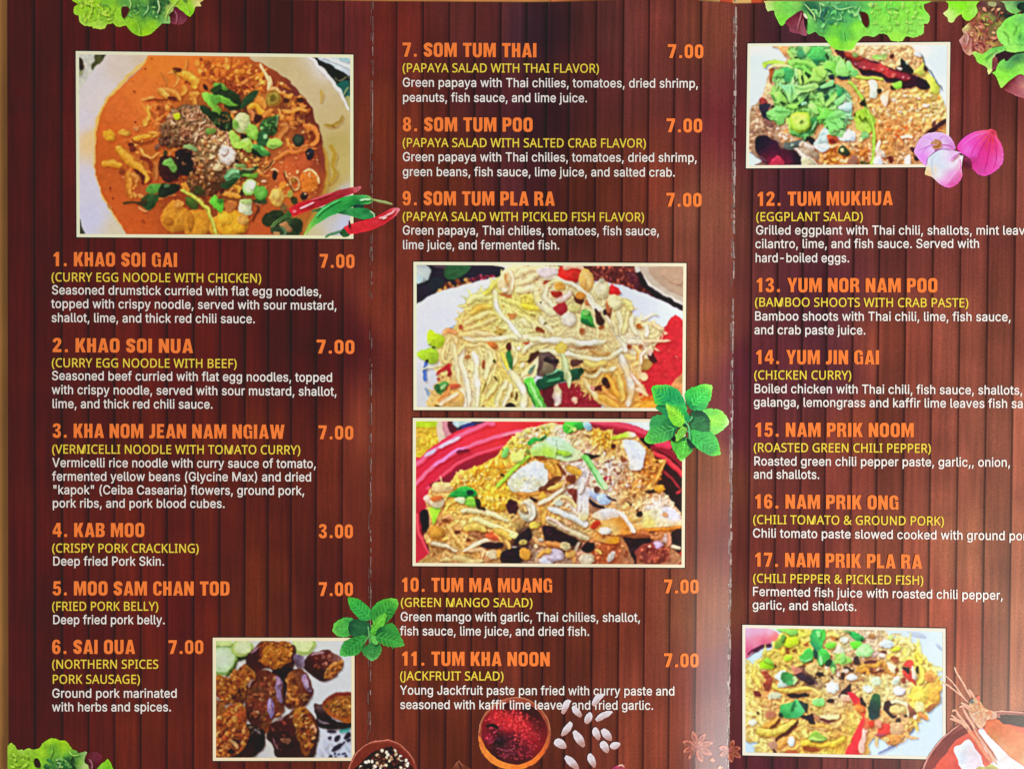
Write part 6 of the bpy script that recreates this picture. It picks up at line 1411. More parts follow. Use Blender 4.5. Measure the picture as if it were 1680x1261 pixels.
FG = Field("850 230 8ad878 950 260 60b074 1100 220 68c864 1250 200 6ad074 1340 200 90c878 760 250 a8d060 700 540 66c064 600 560 88d070 850 420 90d85c 1050 430 98e058 1200 560 b0f070 1400 450 90e868 1550 500 88e060 600 900 98dc60 700 800 a8e888 900 800 b8f098 1100 760 b4f080 1000 950 4a8050 900 1000 98d870 1150 900 80c860 1300 850 58906c 1500 850 4a9860 1350 950 80d060 1500 1000 a0f080 1600 1000 b8f4b8 700 1080 88d868 900 1120 88e058 1150 1100 a0f068 1350 1200 78d84c 1500 1280 98f080 1600 1250 98f098 800 1300 b8e860 550 1250 90e078 950 1480 60b060", (1215, 60, 9.333))
a.P(MG, lambda x, y: tuple(v * .8 for v in FG(x, y)), v=.1)
a.D(60, MG, (2.5, 5), "2a5a38 3c7848 28482c 48844c", asp=(.25, .5))
a.D(120, MG, (3, 7.5), FG, asp=(.3, .6), jit=.16)
a.D(70, MG, (1.6, 2.4), lambda x, y: tuple(min(1, v * 1.15 + .04) for v in FG(x, y)), 'strand', curl=.6, jit=.08)
a.R("370 480 370 430 440 400 560 400 680 420", 7, 'bee454', '98c440', .3).R("420 500 560 440 700 460 800 490", 5, 'e8e498', 'c8d480')
a.P("1010 260 1080 180 1200 160 1310 250 1300 320 1180 330 1090 340", '60cc64', v=.1).P("1050 340 1180 310 1310 340 1280 380 1150 370", '48b864', v=.1).P("880 200 960 230 980 320 900 330 870 270", '50a46c').P("960 160 1080 150 1040 230 990 250", 'b0e888').P("1310 280 1360 300 1350 370 1310 330", '1f4a2c').P("820 310 880 330 860 370", '143018').P("1100 370 1200 370 1210 420 1160 460 1120 400", '2f7048')
a.P("640 480 780 490 810 540 800 650 700 690 640 620", '4eb266', v=.12).P("530 540 640 500 650 620 570 600 500 620", '86d870', v=.1)
a.R("820 380 920 400 1080 440 1180 520", 10, '98e060', '60a848').R("820 460 950 480 1050 560 1120 600", 8, '84d858', '50a040').R("840 490 860 600 790 700 770 740", 8, 'b8f098', '70b860').R("880 510 920 620 920 740", 8, 'c0f478', '78b848').R("960 520 1000 640 980 740", 7, 'a8e868')
a.P("820 660 850 600 830 700", '1c3c20').P("930 600 960 640 945 730 930 720", '1c4020').P("980 540 1040 570 1090 620 1050 650 1000 600", '24482c').P("1190 720 1290 680 1300 700 1200 740", '1c4424')
a.P("1100 500 1200 470 1270 430 1320 480 1320 580 1220 670 1080 700 960 740 1010 680 1090 620", 'b4f070', v=.06).P("1330 360 1420 400 1480 430 1450 590 1380 540 1300 480 1280 400", '8ee65e', v=.08).P("1480 420 1550 340 1620 480 1660 590 1470 600", 'a4f080', v=.06).P("1620 390 1690 480 1690 560 1640 500", 'a8f0a0').P("1290 490 1400 530 1380 545", '28583c')
a.P("1340 600 1430 590 1440 680 1400 660", '20303a', v=.1).P("1490 620 1660 600 1640 640 1500 650", '28343c', v=.1)
a.P("590 725 700 730 800 745 960 750 1180 725 1190 770 1140 800 1050 850 960 860 880 910 830 980 770 1020 730 980 710 900 680 830", Field("650 740 98e8a8 760 800 a4f0a8 900 800 b8f488 1100 760 c0f488 780 950 a8ec80", (1215, 60, 9.333)), v=.04).R("770 760 780 880 760 1000", 1.6, '70c070', light=.04).R("1180 750 960 800 800 760", 1.4, '80c870', light=.04)
a.P("530 860 640 880 700 980 690 1030 560 1010", 'a0e068', v=.1).R("590 1010 680 1030", 2.5, '204828', light=0).R("700 1050 860 1060 1020 960", 9, '98e05c', '60a840').P("790 1000 850 950 870 980 820 1010", '305838').P("880 1050 960 990 1050 890 1060 920 980 1020 900 1080", '284c38').P("930 1020 1000 1000 1010 1040 950 1060", '98d0a0').P("600 820 680 880 720 970 660 900", '305c34')
a.P("1200 880 1240 850 1280 920 1260 1020 1220 1000", '9ee668').P("1280 900 1350 870 1360 950 1300 980 1280 950", '2c5c40').R("1230 860 1250 980 1280 1060", 7, 'a8ec78').R("1480 860 1400 980 1300 1070", 8, 'a4ec70').P("1180 780 1420 720 1420 780 1280 840 1180 820", '3a5c4c', v=.12).P("1360 700 1440 670 1400 760 1240 790 1230 740", '98e490').P("1480 820 1560 800 1560 920 1480 930", '3f9a5a', v=.1).P("1440 1000 1600 900 1600 980 1480 1060", '9cf090', v=.06)
a.c(1215, 170, 9.333)
a.P("400 145 470 110 520 60 620 50 720 90 770 140 740 190 690 230 660 290 610 330 560 310 540 280 480 240 520 220 440 180", '8edf76', v=.08).R("520 110 640 120 760 110", 1.6, '4a9a4c', light=.02)
a.P("1030 40 1100 0 1200 80 1230 130 1180 170 1120 150", 'b0f080', v=.06).R("1180 60 1250 130 1230 220 1160 300", 9, '86e058', '50a83c').P("1060 300 1150 200 1200 260 1130 380 1060 440 980 440", '3e8a48', v=.12).R("1180 260 1130 350 1090 420", 3, 'a0d890')
a.P("1240 140 1320 110 1400 150 1320 250 1240 230 1180 240 1200 190", '80e05c', v=.08)
a.P("1310 200 1400 150 1480 120 1580 100 1690 80 1690 170 1600 190 1640 230 1560 230 1560 280 1600 300 1560 320 1580 360 1520 370 1500 420 1440 380 1420 440 1370 420 1340 340 1320 280", Field("1400 200 84e068 1500 160 a4f090 1650 120 b8f8c8 1500 280 98f084 1450 360 94ec7c", (1215, 170, 9.333)), v=.05).R("1310 220 1450 190 1600 140", 1.6, '70d070', light=.05).R("1320 250 1440 300 1500 380", 1.4, '70d060', light=.05).P("1510 220 1600 235 1590 250 1520 235", '3c8048').P("1500 50 1690 -20 1690 100 1560 110", 'd4f4f0')
a.E(925, 285, 172, 165, 'a8d838', 'd4f468').E(925, 285, 140, 130, 'c0ec58', 'd8f878').P("935 235 950 290 900 300 895 285 925 270", '58803a')
a.c(1385, 170, 9.333)
a.P("155 260 165 140 280 85 350 90 400 140 470 240 480 300 430 400 340 470 240 420 180 360", Field("200 160 b8e048 300 120 a8dc3c 250 220 b4d848 300 330 d0f070 220 380 c8dc60 400 260 a0cc40 380 360 b0dc50", (1385, 170, 9.333)), v=.05).R("230 180 250 230 270 270", 3, '60801c', light=0).R("280 280 320 230 350 280", 3, '5a7c1c', light=0).R("160 150 150 190", 3, '303c18', light=0).E(410, 300, 18, 90, '78a030')
a.E(310, 500, 75, 70, '88c47c', '98d080', jit=.12).R("-460 -520 -340 -400", 3, 'a8e058')
a.c(1385, 60, 9.333).R("60 680 160 800 260 920 320 1060 380 1200 430 1340 450 1480 460 1640 440 1850 420 1990", 5.5, 'b0dc4c', '84a83c', .2)
a.P("30 390 70 400 140 500 230 590 150 640 90 560 30 460", '90e880', v=.08).R("190 625 330 640 480 640 620 660", 5, 'bcec50', '98b840', .2).P("740 720 780 695 870 690 890 770 780 800", '98e84c', v=.05).P("720 740 750 780 790 810 740 830 700 800", '30301c').P("430 290 540 280 650 270 650 350 560 370 480 365", Field("450 310 a0dc60 600 290 98b060 560 350 c8e890", (1385, 60, 9.333)), v=.08).P("110 260 200 250 220 300 150 300", '90a860')
a.P("1120 480 1230 380 1240 480 1200 600 1100 570 1060 540", 'dce068', v=.1).P("1280 590 1350 620 1420 700 1460 780 1440 890 1330 850 1310 760 1260 640", 'e2ec60', v=.08).R("1090 240 1150 255 1190 300 1230 400 1290 500 1370 620 1440 740 1510 800", 1.8, '6a7c78', '5a6c70', .1, 0).E(1250, 490, 36, 50, '4a3430', jit=.25).P("1060 260 1130 220 1190 320 1080 310", 'f4f8f8')
a.P("370 700 440 680 500 710 515 800 500 880 480 950 380 935 400 820", 'eaf2dc', v=.05).P("540 940 600 870 690 820 685 920 640 1090 590 1020", Field("620 860 f4c890 580 950 fff0e0 640 1040 ffe4d0", (1385, 60, 9.333)), v=.05).P("500 800 580 810 550 870 510 870", '30301c').P("330 940 310 1010 350 1080 240 1050 240 1010", '2c2c14').E(1260, 1050, 60, 36, 'ffeee4')
a.c(1385, 170, 9.333)
a.P("1245 465 1310 400 1400 340 1470 290 1555 245 1550 310 1450 370 1390 440", '40282c', v=.12).P("1340 300 1400 290 1400 380 1350 370", '6a3c34').R("1420 440 1500 430", 2.5, '50342c', light=0).P("1000 680 1080 670 1090 740 1040 740", '4a2830').P("1060 790 1130 840 1140 890 1090 880", '2c1828').E(700, 850, 50, 44, '6a2c28', jit=.3).R("700 840 700 910", 3, '5a2018', light=0).P("480 700 520 560 560 580 540 680 620 720 640 820 560 840 500 780", 'f0dcc8', v=.06).P("460 850 520 790 590 930 460 930", 'e8e8f0', v=.04).R("860 510 960 500 1050 510", 6, 'fff0d0').P("960 780 1010 770 1020 930 930 930", 'fff8f0').P("0 720 80 740 70 810 20 800", '303c28', v=.15).E(260, 560, 36, 40, 'e8eca8').P("250 890 330 880 390 920 260 930", '4a5430').P("70 850 150 780 210 850 190 930 60 930", 'a8705c', v=.12).R("230 800 300 720 380 680", 7, 'd8843c').P("-10 450 60 430 160 440 170 540 120 580 -10 570", 'e8f4fc')
ph.end(gain=1.05, sat=1.04)

# --- stir-fried noodles with scallion
ph = Photo('photo of yellow noodles with scallion and red chili', [(1222.8, 1029.2), (1546.4, 1035.2), (1546.8, 1240.4), (1223.0, 1233.2)], 4.9, 'fff6de')
a = ph.art('plate', mot=.008, lump=.04)
a.P([(1216, 1022), (1552, 1022), (1552, 1250), (1216, 1250)], Field("1230 1080 cce0fa 1245 1070 d0e4fa 1500 1045 d8e8fc 1540 1060 dcecfc 1540 1200 d4e6fc 1440 1230 d8ecff 1500 1220 d6e6fc 1230 1220 c4dcf8 1300 1032 d8f0d0"), sm=1, big=16)
a.c(1380, 1020, 9.333).P("1000 140 1200 150 1300 220 1200 230", 'c4d0e0', v=.02).R("1440 330 1500 370 1540 410", 4, 'b8c0d8', 'c8d4e8', .3, 0)
a.c(1380, 1130, 9.333).R("1200 380 1150 490 1100 570 1040 650", 4.6, '5660a0', '4a5490', .3).R("830 850 760 890 690 930 560 1000", 3, '6874a4', '8c98c4', .5).R("1330 220 1440 240 1540 180", 2, 'b0a890', light=0)
a = ph.art('fingers', mot=.015, lump=.05)
a.c(1210, 1020, 9.333).P("120 90 380 95 540 130 650 195 620 260 560 300 470 330 400 345 330 390 240 450 130 550 110 300", Field("160 140 dcb8d8 350 140 e0b8d8 500 160 e4c4e0 420 230 e87890 560 240 ec7c74 250 330 e08ca8 200 420 d45c84 400 300 d05878 300 260 e890a4", (1210, 1020, 9.333)), v=.03)
a.P("150 480 250 410 350 345 480 320 500 350 400 380 300 440 200 500", '4c1838', v=.15).P("130 560 180 480 260 450 160 530", 'd08098')
a.P("110 610 200 520 330 440 540 345 560 390 430 480 400 560 280 640 140 720", Field("200 590 cce2fa 450 400 dce8f4 350 520 d0e4fa", (1210, 1020, 9.333)), v=.02)
a = ph.art('noodles', mot=.07, drop=.18, lump=.7)
ME = [(1216, 1096), (1228, 1090), (1244, 1086), (1254, 1072), (1266, 1060), (1274, 1048), (1290, 1034), (1310, 1022), (1420, 1022), (1450, 1034), (1464, 1046), (1490, 1050), (1500, 1060), (1514, 1074), (1528, 1090), (1540, 1112), (1544, 1132), (1540, 1150), (1524, 1164), (1512, 1170), (1504, 1184), (1492, 1200), (1476, 1214), (1462, 1222), (1450, 1212), (1434, 1208), (1424, 1222), (1412, 1246), (1250, 1246), (1244, 1214), (1216, 1210)]
FE = Field("1230 1110 e4d670 1250 1085 d8d060 1290 1060 e0cc58 1320 1070 e4d058 1300 1045 c8d848 1270 1062 d8bc58 1360 1040 dccc80 1340 1085 d8b868 1320 1100 6a4438 1330 1115 4a343c 1350 1100 d8c078 1375 1100 c8a878 1390 1070 d4d0a0 1400 1100 a88860 1420 1050 d8c8b0 1440 1075 d8c0b0 1420 1090 c8985c 1440 1100 b07040 1460 1080 d8c878 1480 1060 e8d880 1500 1080 e8dc60 1520 1100 ecdc74 1530 1130 eebc50 1510 1135 f0dc5c 1480 1120 e8d8b0 1450 1120 e8dc88 1420 1120 e4dc90 1400 1130 c89858 1380 1140 d8c0a0 1360 1130 d0c088 1340 1140 e0c868 1300 1140 dcb860 1260 1130 c88c50 1250 1150 d8b060 1230 1140 e0cc70 1240 1170 e0d080 1260 1160 d8b070 1280 1170 d8a868 1270 1195 e4cc60 1310 1190 e0c868 1340 1170 d8c068 1350 1185 b08060 1370 1180 d8c480 1380 1210 d89c48 1350 1215 e0d868 1370 1225 e4c440 1320 1225 dca848 1280 1215 c89868 1260 1225 d8c878 1400 1190 e0c458 1390 1170 d8b060 1450 1160 d8c888 1465 1150 e0d090 1480 1170 d8b080 1440 1200 e0a868 1460 1210 d89858 1500 1160 f0d458 1510 1180 d8a848 1525 1150 f0b848")
a.P(ME, lambda x, y: tuple(v * .96 for v in FE(x, y)))
a.D(46, ME, (2, 4), "8a5830 7a4428 6a3a24 a87038", asp=(.3, .6))
a.D(210, ME, (2.6, 5.2), lambda x, y: tuple(min(1, v * g) for v, g in zip(FE(x, y), (1.06, 1.04, 1.0))), asp=(.4, .9), jit=.2)
a.D(130, ME, (2.6, 4.6), lambda x, y: tuple(min(1, v * 1.08 + .02) for v in FE(x, y)), 'strand', curl=.9, jit=.12)
a.D(120, ME, (1.4, 3), lambda x, y: tuple(min(1, v * 1.14 + .05) for v in FE(x, y)), asp=(.5, .9), jit=.08)
a.D(60, ME, (4.5, 6.5), lambda x, y: tuple(min(1, v * 1.1 + .02) for v in FE(x, y)), 'strand', curl=1.2, jit=.1)
a.D(90, [(1330, 1080), (1400, 1060), (1440, 1070), (1430, 1110), (1390, 1150), (1340, 1120)], (1.8, 3.8), "e8dcb0 c89c60 6a4430 f0ecd8 3a2428 d8b878 a87848", asp=(.5, .9))
a.c(1210, 1020, 9.333)
a.R("150 700 220 780 180 900 240 1000", 10, 'e8dc78').R("260 680 240 800 300 900 360 1010", 9, 'e4cc60').R("300 640 420 720 420 780", 9, 'e8d888').R("520 920 570 990 660 1040 800 1050 980 1030 1140 1040", 10, 'e2cc64', 'a87c30').R("690 330 680 440 720 490", 9, 'ecd050').R("980 600 1080 640 1160 760", 8, 'd8b048')
a.P("350 760 430 740 480 760 540 850 500 1000 430 1050 400 950 440 880", 'a44c38', v=.15).P("830 680 920 690 1000 740 950 830 880 790", 'c8806c', v=.15).P("880 800 960 780 1060 820 1170 890 1150 980 1060 940 960 880", '382830', v=.2).E(1270, 800, 56, 40, '2c1c24', jit=.25).P("1030 740 1060 660 1140 620 1230 640 1220 720 1190 840 1120 800", 'dcc07c', v=.12).R("750 400 780 440 760 480", 7, '8a4c1c', light=0).E(880, 430, 36, 24, '8a5420', jit=.25).E(580, 680, 26, 22, '6a4820').E(1060, 340, 40, 30, 'b0602c', jit=.25).E(1470, 250, 50, 30, 'd88c40').E(1520, 265, 18, 16, '3a2c1c')
a.R("1360 200 1440 170 1560 220", 7, 'ecdc70').P("230 1060 320 1050 360 1110 300 1140", '7a2c28', v=.12).P("1560 1090 1640 1000 1690 1060 1680 1130", '3a1c24', v=.15)
a.E(1450, 1010, 100, 90, 'dce4dc', 'f2f8f4', jit=.18).E(1640, 280, 60, 50, 'e8ecd8', jit=.2).E(1560, 440, 80, 90, 'd4d8b0', 'e0e0c8', jit=.2).E(1540, 560, 60, 80, 'a8d468', jit=.2)
a.c(1380, 1020, 9.333)
a.R("230 760 290 690 400 660 520 650 640 610", 9, 'd8a440', '9a6a28').R("280 760 380 720 420 760 380 800", 7, 'dc9c38').P("440 740 540 770 660 690 660 740 560 790 450 790", '7a3c1c', v=.15).R("640 600 700 700 800 780 800 820", 10, 'd89a48').R("1080 600 1190 660 1240 760 1220 860 1180 940", 11, 'f0dc5c', 'c0a438').R("1110 480 1200 560 1240 640", 10, 'ecd84c').R("820 480 740 540 720 570", 7, 'e8d060').R("880 320 1000 290 1060 360 1100 440", 9, 'f0e490').R("1280 800 1380 780 1400 860 1340 920", 9, 'e8a850')
a.P("360 600 420 580 480 570 540 600 460 630 380 640", '6a3430', v=.15).P("600 460 660 440 710 450 700 490 640 500", '6a3028').E(820, 570, 60, 60, 'c07848', '9a5034', jit=.2).E(460, 220, 50, 50, 'b88450', jit=.25).R("580 180 600 260 580 340", 7, 'd0b080').E(480, 490, 70, 50, 'd8bca8', 'e8d8d0', jit=.2).E(630, 520, 60, 40, 'f0e8d0', jit=.2).E(700, 340, 110, 60, 'dce8e8', jit=.15).E(760, 240, 46, 44, 'd4e890')
a.E(170, 845, 90, 48, 'dce8e0', 'eef6f4', jit=.15).E(410, 1015, 80, 56, 'e0f0d8', 'eef8f0', jit=.15).E(890, 1050, 90, 76, 'e0e0ec', 'f0f2fe', jit=.12).P("770 930 820 850 890 820 900 880 840 960", 'e4f4dc').P("690 620 780 640 840 700 820 800 740 720", 'f4ecc4').E(540, 900, 90, 60, 'dcecc8', jit=.2).E(850, 730, 30, 40, '8a4024', jit=.2).E(240, 570, 50, 80, '40302c', jit=.3).E(60, 740, 60, 40, 'dcd0c0', jit=.25).R("20 700 90 690 140 750 200 720", 3, '2c1c18', light=0).E(20, 820, 30, 60, '3a2828')
a.P("940 660 1000 610 1080 570 1100 640 1070 720 1090 840 1160 950 1120 960 1000 860 960 790 950 720 1050 760 1050 690", 'd6483c', v=.1).P("940 680 1040 700 1040 780 960 720", '301828', v=.1).E(1170, 730, 26, 56, '382818').P("1085 660 1130 760 1150 860 1100 880 1080 780", 'f0e0c8').P("920 880 980 840 1000 920 940 940", '9a4430', v=.12)
a.E(1440, 1010, 120, 90, 'ecb844', 'f8d060', jit=.12).E(1180, 1060, 110, 80, 'ecd448', 'f8e870', jit=.15).P("1280 830 1380 800 1400 900 1300 900", 'd89048')
a.P("50 1020 130 940 160 1060 60 1080", '3c2830', v=.15)
a.c(1210, 1130, 9.333)
a.R("340 300 330 420 380 520 480 570 560 560", 9, 'e4dc84').R("290 600 400 660 520 660 660 620 780 560 880 480", 15, 'e0cc5c', 'b08c34', .2).R("380 550 460 540 560 500 640 440", 10, 'e0a848').R("480 585 560 560 620 510 670 450", 5, '6a3820', light=0).R("550 830 640 740 760 660 860 570 930 480", 5.5, '582c20', light=0).R("600 900 700 800 900 720", 12, 'dca04c').R("960 840 1080 810 1240 820 1450 830 1560 800 1650 720", 14, 'e4c844', 'b08428', .2).R("980 910 1060 900 1160 920 1260 920", 6, '9a4a20', '7a3c1c', .3, 0).R("740 960 860 950 930 980", 7, 'b05028').R("1100 560 1240 540 1380 570 1460 620", 8, 'e0b458').R("1000 620 1040 700 1080 760", 9, 'e8e07c').R("1180 420 1300 450 1420 430 1560 420", 12, 'dcd094').R("1100 390 1200 420 1260 460", 8, 'b47c54').R("1250 450 1400 480 1500 470", 5, '6a3434', light=0).P("960 410 1100 400 1140 380 1170 470 1190 520 1120 520 1080 470 1000 450", '30202c', v=.2)
a.P("740 90 840 70 960 80 1100 70 1060 110 920 150 800 130", '301a24', v=.15).E(290, 75, 60, 46, '7a3430', jit=.2).P("1370 160 1460 140 1480 200 1400 200", '382018').E(510, 380, 100, 60, 'd08c68', 'c07858', jit=.2).E(310, 370, 24, 24, '6a4428').E(230, 500, 60, 50, 'e8ecd8', jit=.2).E(820, 790, 60, 80, 'd8e8e0', 'ecf4f4', jit=.15).E(560, 110, 90, 60, 'd8dcb8', jit=.2).R("540 910 580 960 610 990", 4, '5a302c', light=0).E(540, 850, 80, 70, 'c89878', jit=.2)
a.c(1380, 1130, 9.333)
a.P("680 190 780 180 880 220 830 250 750 260 740 330 780 380 860 400 800 440 720 390 660 330 640 280", '361c20', v=.15).E(880, 300, 130, 70, 'd8c070', 'ecdc94', jit=.12).R("760 200 880 190 1000 230 1040 320 1010 420", 9, 'e8e4b8', 'b8a468').E(980, 405, 26, 22, '3c2c14').P("850 450 900 440 910 510 860 530", '38281c').P("1010 200 1060 260 1140 330 1130 400 1040 430 1040 320", '9a5c44', v=.12).E(1190, 110, 140, 110, 'ecd04c', 'fae468', jit=.12).E(1200, 270, 80, 90, 'ece490', 'f4f0b0', jit=.12).E(1420, 90, 95, 120, 'e8b040', 'f6c454', jit=.1).P("1300 290 1400 220 1440 230 1380 330 1320 340", 'a86838', v=.12).R("1180 340 1260 420 1330 460", 8, 'd88c48').P("580 320 660 340 740 470 780 540 700 540 620 440", 'e0a868', v=.12).E(840, 600, 120, 100, 'd8a878', 'e4bc8c', jit=.15).P("650 730 760 690 880 690 960 720 900 800 800 850 700 800", 'dc9a50', v=.12).E(690, 780, 50, 36, 'e8d088').P("480 200 600 320 580 340", 'e0c088').E(1130, 420, 30, 36, 'f4ecd8').P("850 20 960 0 940 90 840 90", 'ececf4').P("130 100 170 160 80 200 0 150 0 60", 'e8b898', v=.1)
a = ph.art('scallion_and_chili', mot=.05, drop=.26, lump=.35)
a.P("80 30 200 60 280 140 350 250 360 380 340 430 260 350 200 240 150 150", Field("120 70 d02c3c 250 150 d83040 300 260 ec8438 330 380 e05838", (1380, 1130, 9.333)), v=.05).P("200 240 280 230 340 300 330 340 260 340", 'f09444', v=.06).P("300 120 350 200 380 240 350 260 290 170", '301424').P("55 1010 120 860 180 720 250 580 340 420 370 440 330 600 280 780 260 960 300 1010", 'f43c44', v=.04).P("300 700 320 600 380 590 410 640 370 720 360 880 330 980 280 980 270 850", 'f0c4b4', v=.06).R("370 420 390 520 340 600", 8, 'e86c48').P("420 480 500 470 500 560 440 600 420 540", 'd8442c', v=.08).P("560 600 620 540 720 520 750 650 700 690 560 680", 'f04a40', v=.05).E(570, 530, 56, 70, 'e0906c', 'f0b090', jit=.12).P("520 690 600 670 700 700 640 730 560 720", 'a85058')
a.P("405 290 420 250 450 180 470 90 560 70 605 120 595 260 570 380 545 440 480 460 425 420", Field("520 100 44784c 560 130 2c5c38 480 260 284440 520 360 203430 470 420 30484c", (1380, 1130, 9.333)), v=.08)
a.c(1210, 1020, 9.333)
a.P("1140 120 1340 120 1330 290 1290 390 1210 450 1170 400 1120 320", Field("1200 160 48b864 1300 200 58d048 1200 380 2f8a64 1270 330 4cc858", (1210, 1020, 9.333)), v=.06).P("1210 150 1260 140 1250 220 1210 240", '90e888').P("950 520 1030 450 1110 395 1170 500 1140 580 1030 635 990 600", '52c456', v=.08).R("970 560 1050 600 1130 560", 3, '90d888').P("1205 510 1290 395 1390 460 1410 550 1290 670 1220 590", '4cc050', v=.1).R("1230 500 1280 600 1290 650", 6, '98ec90').P("1160 400 1230 460 1210 570 1170 520", '1c4c40').P("340 640 420 575 550 650 530 725 360 690", 'a8e22e', v=.06).P("380 590 460 540 540 600 550 650 430 620", '98d848').P("680 320 780 240 860 195 945 260 930 330 870 350 790 390 700 360", 'cce832', v=.06).P("560 350 620 280 740 200 720 290 660 400 580 400", '88b048', v=.12).P("590 110 920 120 900 190 760 170", '94dc64', v=.06).P("680 200 740 200 720 280 660 300", '6aa048')
a.P("700 520 820 500 820 580 720 600", 'c0e840', v=.06).P("640 900 560 850 640 760 720 720 740 760 680 840 700 910 780 960 700 1010 600 980", 'd4e8d8', v=.05).P("655 860 710 765 860 810 870 930 790 960 740 930", Field("700 800 4a8c4c 760 840 3f9a48 820 920 5ab068 700 870 347844", (1210, 1020, 9.333)), v=.06).R("860 830 900 880 870 960", 6, 'b0d890')
a.P("1350 330 1480 315 1500 380 1440 410 1360 400", '80d848', v=.08).P("1390 610 1450 575 1520 690 1490 750 1420 720", '60b060', v=.1).P("1380 580 1450 590 1400 680 1340 680", '1c3c2c').P("1440 690 1500 700 1490 800 1440 760", 'a8d878')
a.c(1380, 1020, 9.333)
a.P("140 190 170 140 230 150 300 200 360 250 330 310 230 280", '38b058', v=.1).P("20 120 140 140 160 180 60 140", '58a860').E(318, 285, 20, 20, '0c4a34').P("150 340 200 290 290 300 315 370 240 400 180 420", '70e040', v=.06).E(360, 430, 130, 100, 'a8e890', 'c8f8b0', jit=.12).P("-10 560 60 530 140 540 160 610 40 650 -10 660", 'a4dc68', v=.08).P("-10 480 50 500 60 580 -10 620", '9ae078').R("780 440 860 400 900 420", 7, 'd0e440')
a.c(1210, 1130, 9.333)
a.P("655 250 740 210 860 190 900 155 960 200 1020 270 1010 370 940 430 850 450 750 450 690 400 650 340", Field("740 260 5ccc68 900 200 60d07c 840 330 38a858 900 380 44b068 730 420 2f8a44 960 290 70d890 800 240 50b058", (1210, 1130, 9.333)), v=.08).P("860 200 900 190 840 300 800 310", '2c8048').P("950 170 1040 210 1090 230 1060 380 1010 300", '2c3a34', v=.1).P("640 350 700 400 690 440 640 400", '284430')
a.P("1140 165 1240 150 1330 150 1340 230 1240 260 1140 230", Field("1200 170 b0f0a8 1300 170 98e890 1240 230 80d858", (1210, 1130, 9.333)), v=.05).P("1085 770 1160 655 1260 690 1360 720 1345 790 1240 805 1150 800", '92ba4c', v=.08).R("1090 770 1200 760 1340 770", 4, 'b8dc70')
ph.end(gain=1.07, sat=1.06)

# --- spicy sausage
ph = Photo('photo of sliced brown sausages with cucumber', [(354.2, 1050.6), (576.4, 1050.8), (576.6, 1242), (354.4, 1242)], 5.2, 'f4e3bd')
a = ph.art('plate', mot=.012, lump=.05)
a.P([(348, 1044), (584, 1044), (584, 1250), (348, 1250)], Field("360 1060 c8d0c0 400 1080 cfd0c8 520 1060 d2d4d0 560 1100 d2d4d6 520 1160 d0d2d4 450 1215 ccc9c0 540 1200 cccfda 420 1235 c4c4c8 570 1150 d4d4d4 570 1235 c4ccdc"), sm=1, big=16)
a.c(345, 1040, 6.004)
for u, v, ru, rv, rot, c in ((1190, 955, 48, 15, 4, '2c2040'), (1250, 1020, 20, 36, 35, '2a1c38'), (1175, 1022, 14, 24, 50, '342a48'), (1265, 1108, 80, 24, -38, '241a34'), (1350, 995, 22, 50, 40, '221a30'), (1360, 1040, 30, 14, -40, '2a2038'), (1150, 1150, 34, 18, 40, 'b4b8d0'), (1080, 1160, 40, 22, 60, 'c0c4d8'), (1140, 1080, 26, 40, -30, 'bcc2d4'), (1190, 1070, 14, 30, -20, 'c0c8d8'), (1330, 1195, 14, 14, 0, '30264a'), (1235, 1175, 16, 8, -40, '302850'), (1270, 1178, 16, 7, -30, '302850'), (1310, 1172, 18, 7, -20, '302850'), (1185, 1200, 24, 16, 0, '283044'), (1240, 1205, 14, 10, 20, '3a4054'), (1350, 1130, 30, 12, 60, 'a8b8c4'), (1300, 1060, 12, 22, 30, 'c4cad8')):
    a.E(u, v, ru, rv, c, rot=rot, jit=.08)
a.P("1265 960 1300 920 1380 890 1392 900 1370 950 1310 970", '4ca49c', v=.08)
a.P("50 50 100 60 90 110 50 100", '30402c')
a = ph.art('cucumber', mot=.02, lump=.15)
a.P("200 70 260 180 360 180 380 240 280 260 240 200", '2c3a1c', v=.15).E(130, 250, 145, 150, '84b044', 'b0cc84').E(120, 245, 122, 128, 'b8d498', 'ccd8be').E(310, 130, 110, 90, 'a4bc50', 'ccd89c').E(320, 120, 88, 72, 'c8d494', 'd2dcac').E(920, 110, 115, 95, '9cb84c', 'd2dc9c').E(910, 100, 92, 74, 'd0dc90', 'd6e0a4').E(120, 80, 90, 40, 'b8d070', 'c8d890').P("150 400 230 330 270 240 280 260 240 360 170 410", '3a4a1c')
a = ph.art('sausage', mot=.09, drop=.3, lump=1.0)
c6 = (345, 1040, 6.004)
FT = "d89830 c07c28 e0a848 8a4c18 b06820 5a2c10 e8b860 a85c1c"
a.P("345 280 390 180 440 130 500 70 600 60 720 90 830 110 835 280 780 340 660 350 560 330 480 360 440 430 390 380", Field("400 250 3c1a18 440 180 4c2018 520 120 7a3c1c 460 340 4a1c1c 700 340 3c1a1c", c6), v=.1).D(30, "480 110 560 80 560 200 500 260", (2, 4), "8a4c20 6a2c18 a8682c", asp=(.4, .8))
a.E(660, 200, 165, 130, 'b06a1c', 'd09430', -25, .08).D(120, "510 260 560 160 680 90 800 110 820 190 760 270 640 330 540 310", (1.8, 4), "d89a38 c88426 e4ae50 a86420 b87424 7a4414 dca040", asp=(.3, .6)).D(24, "500 90 640 60 820 100 800 130 600 110", (2, 4), "b87c30 d8a850 8a5420")
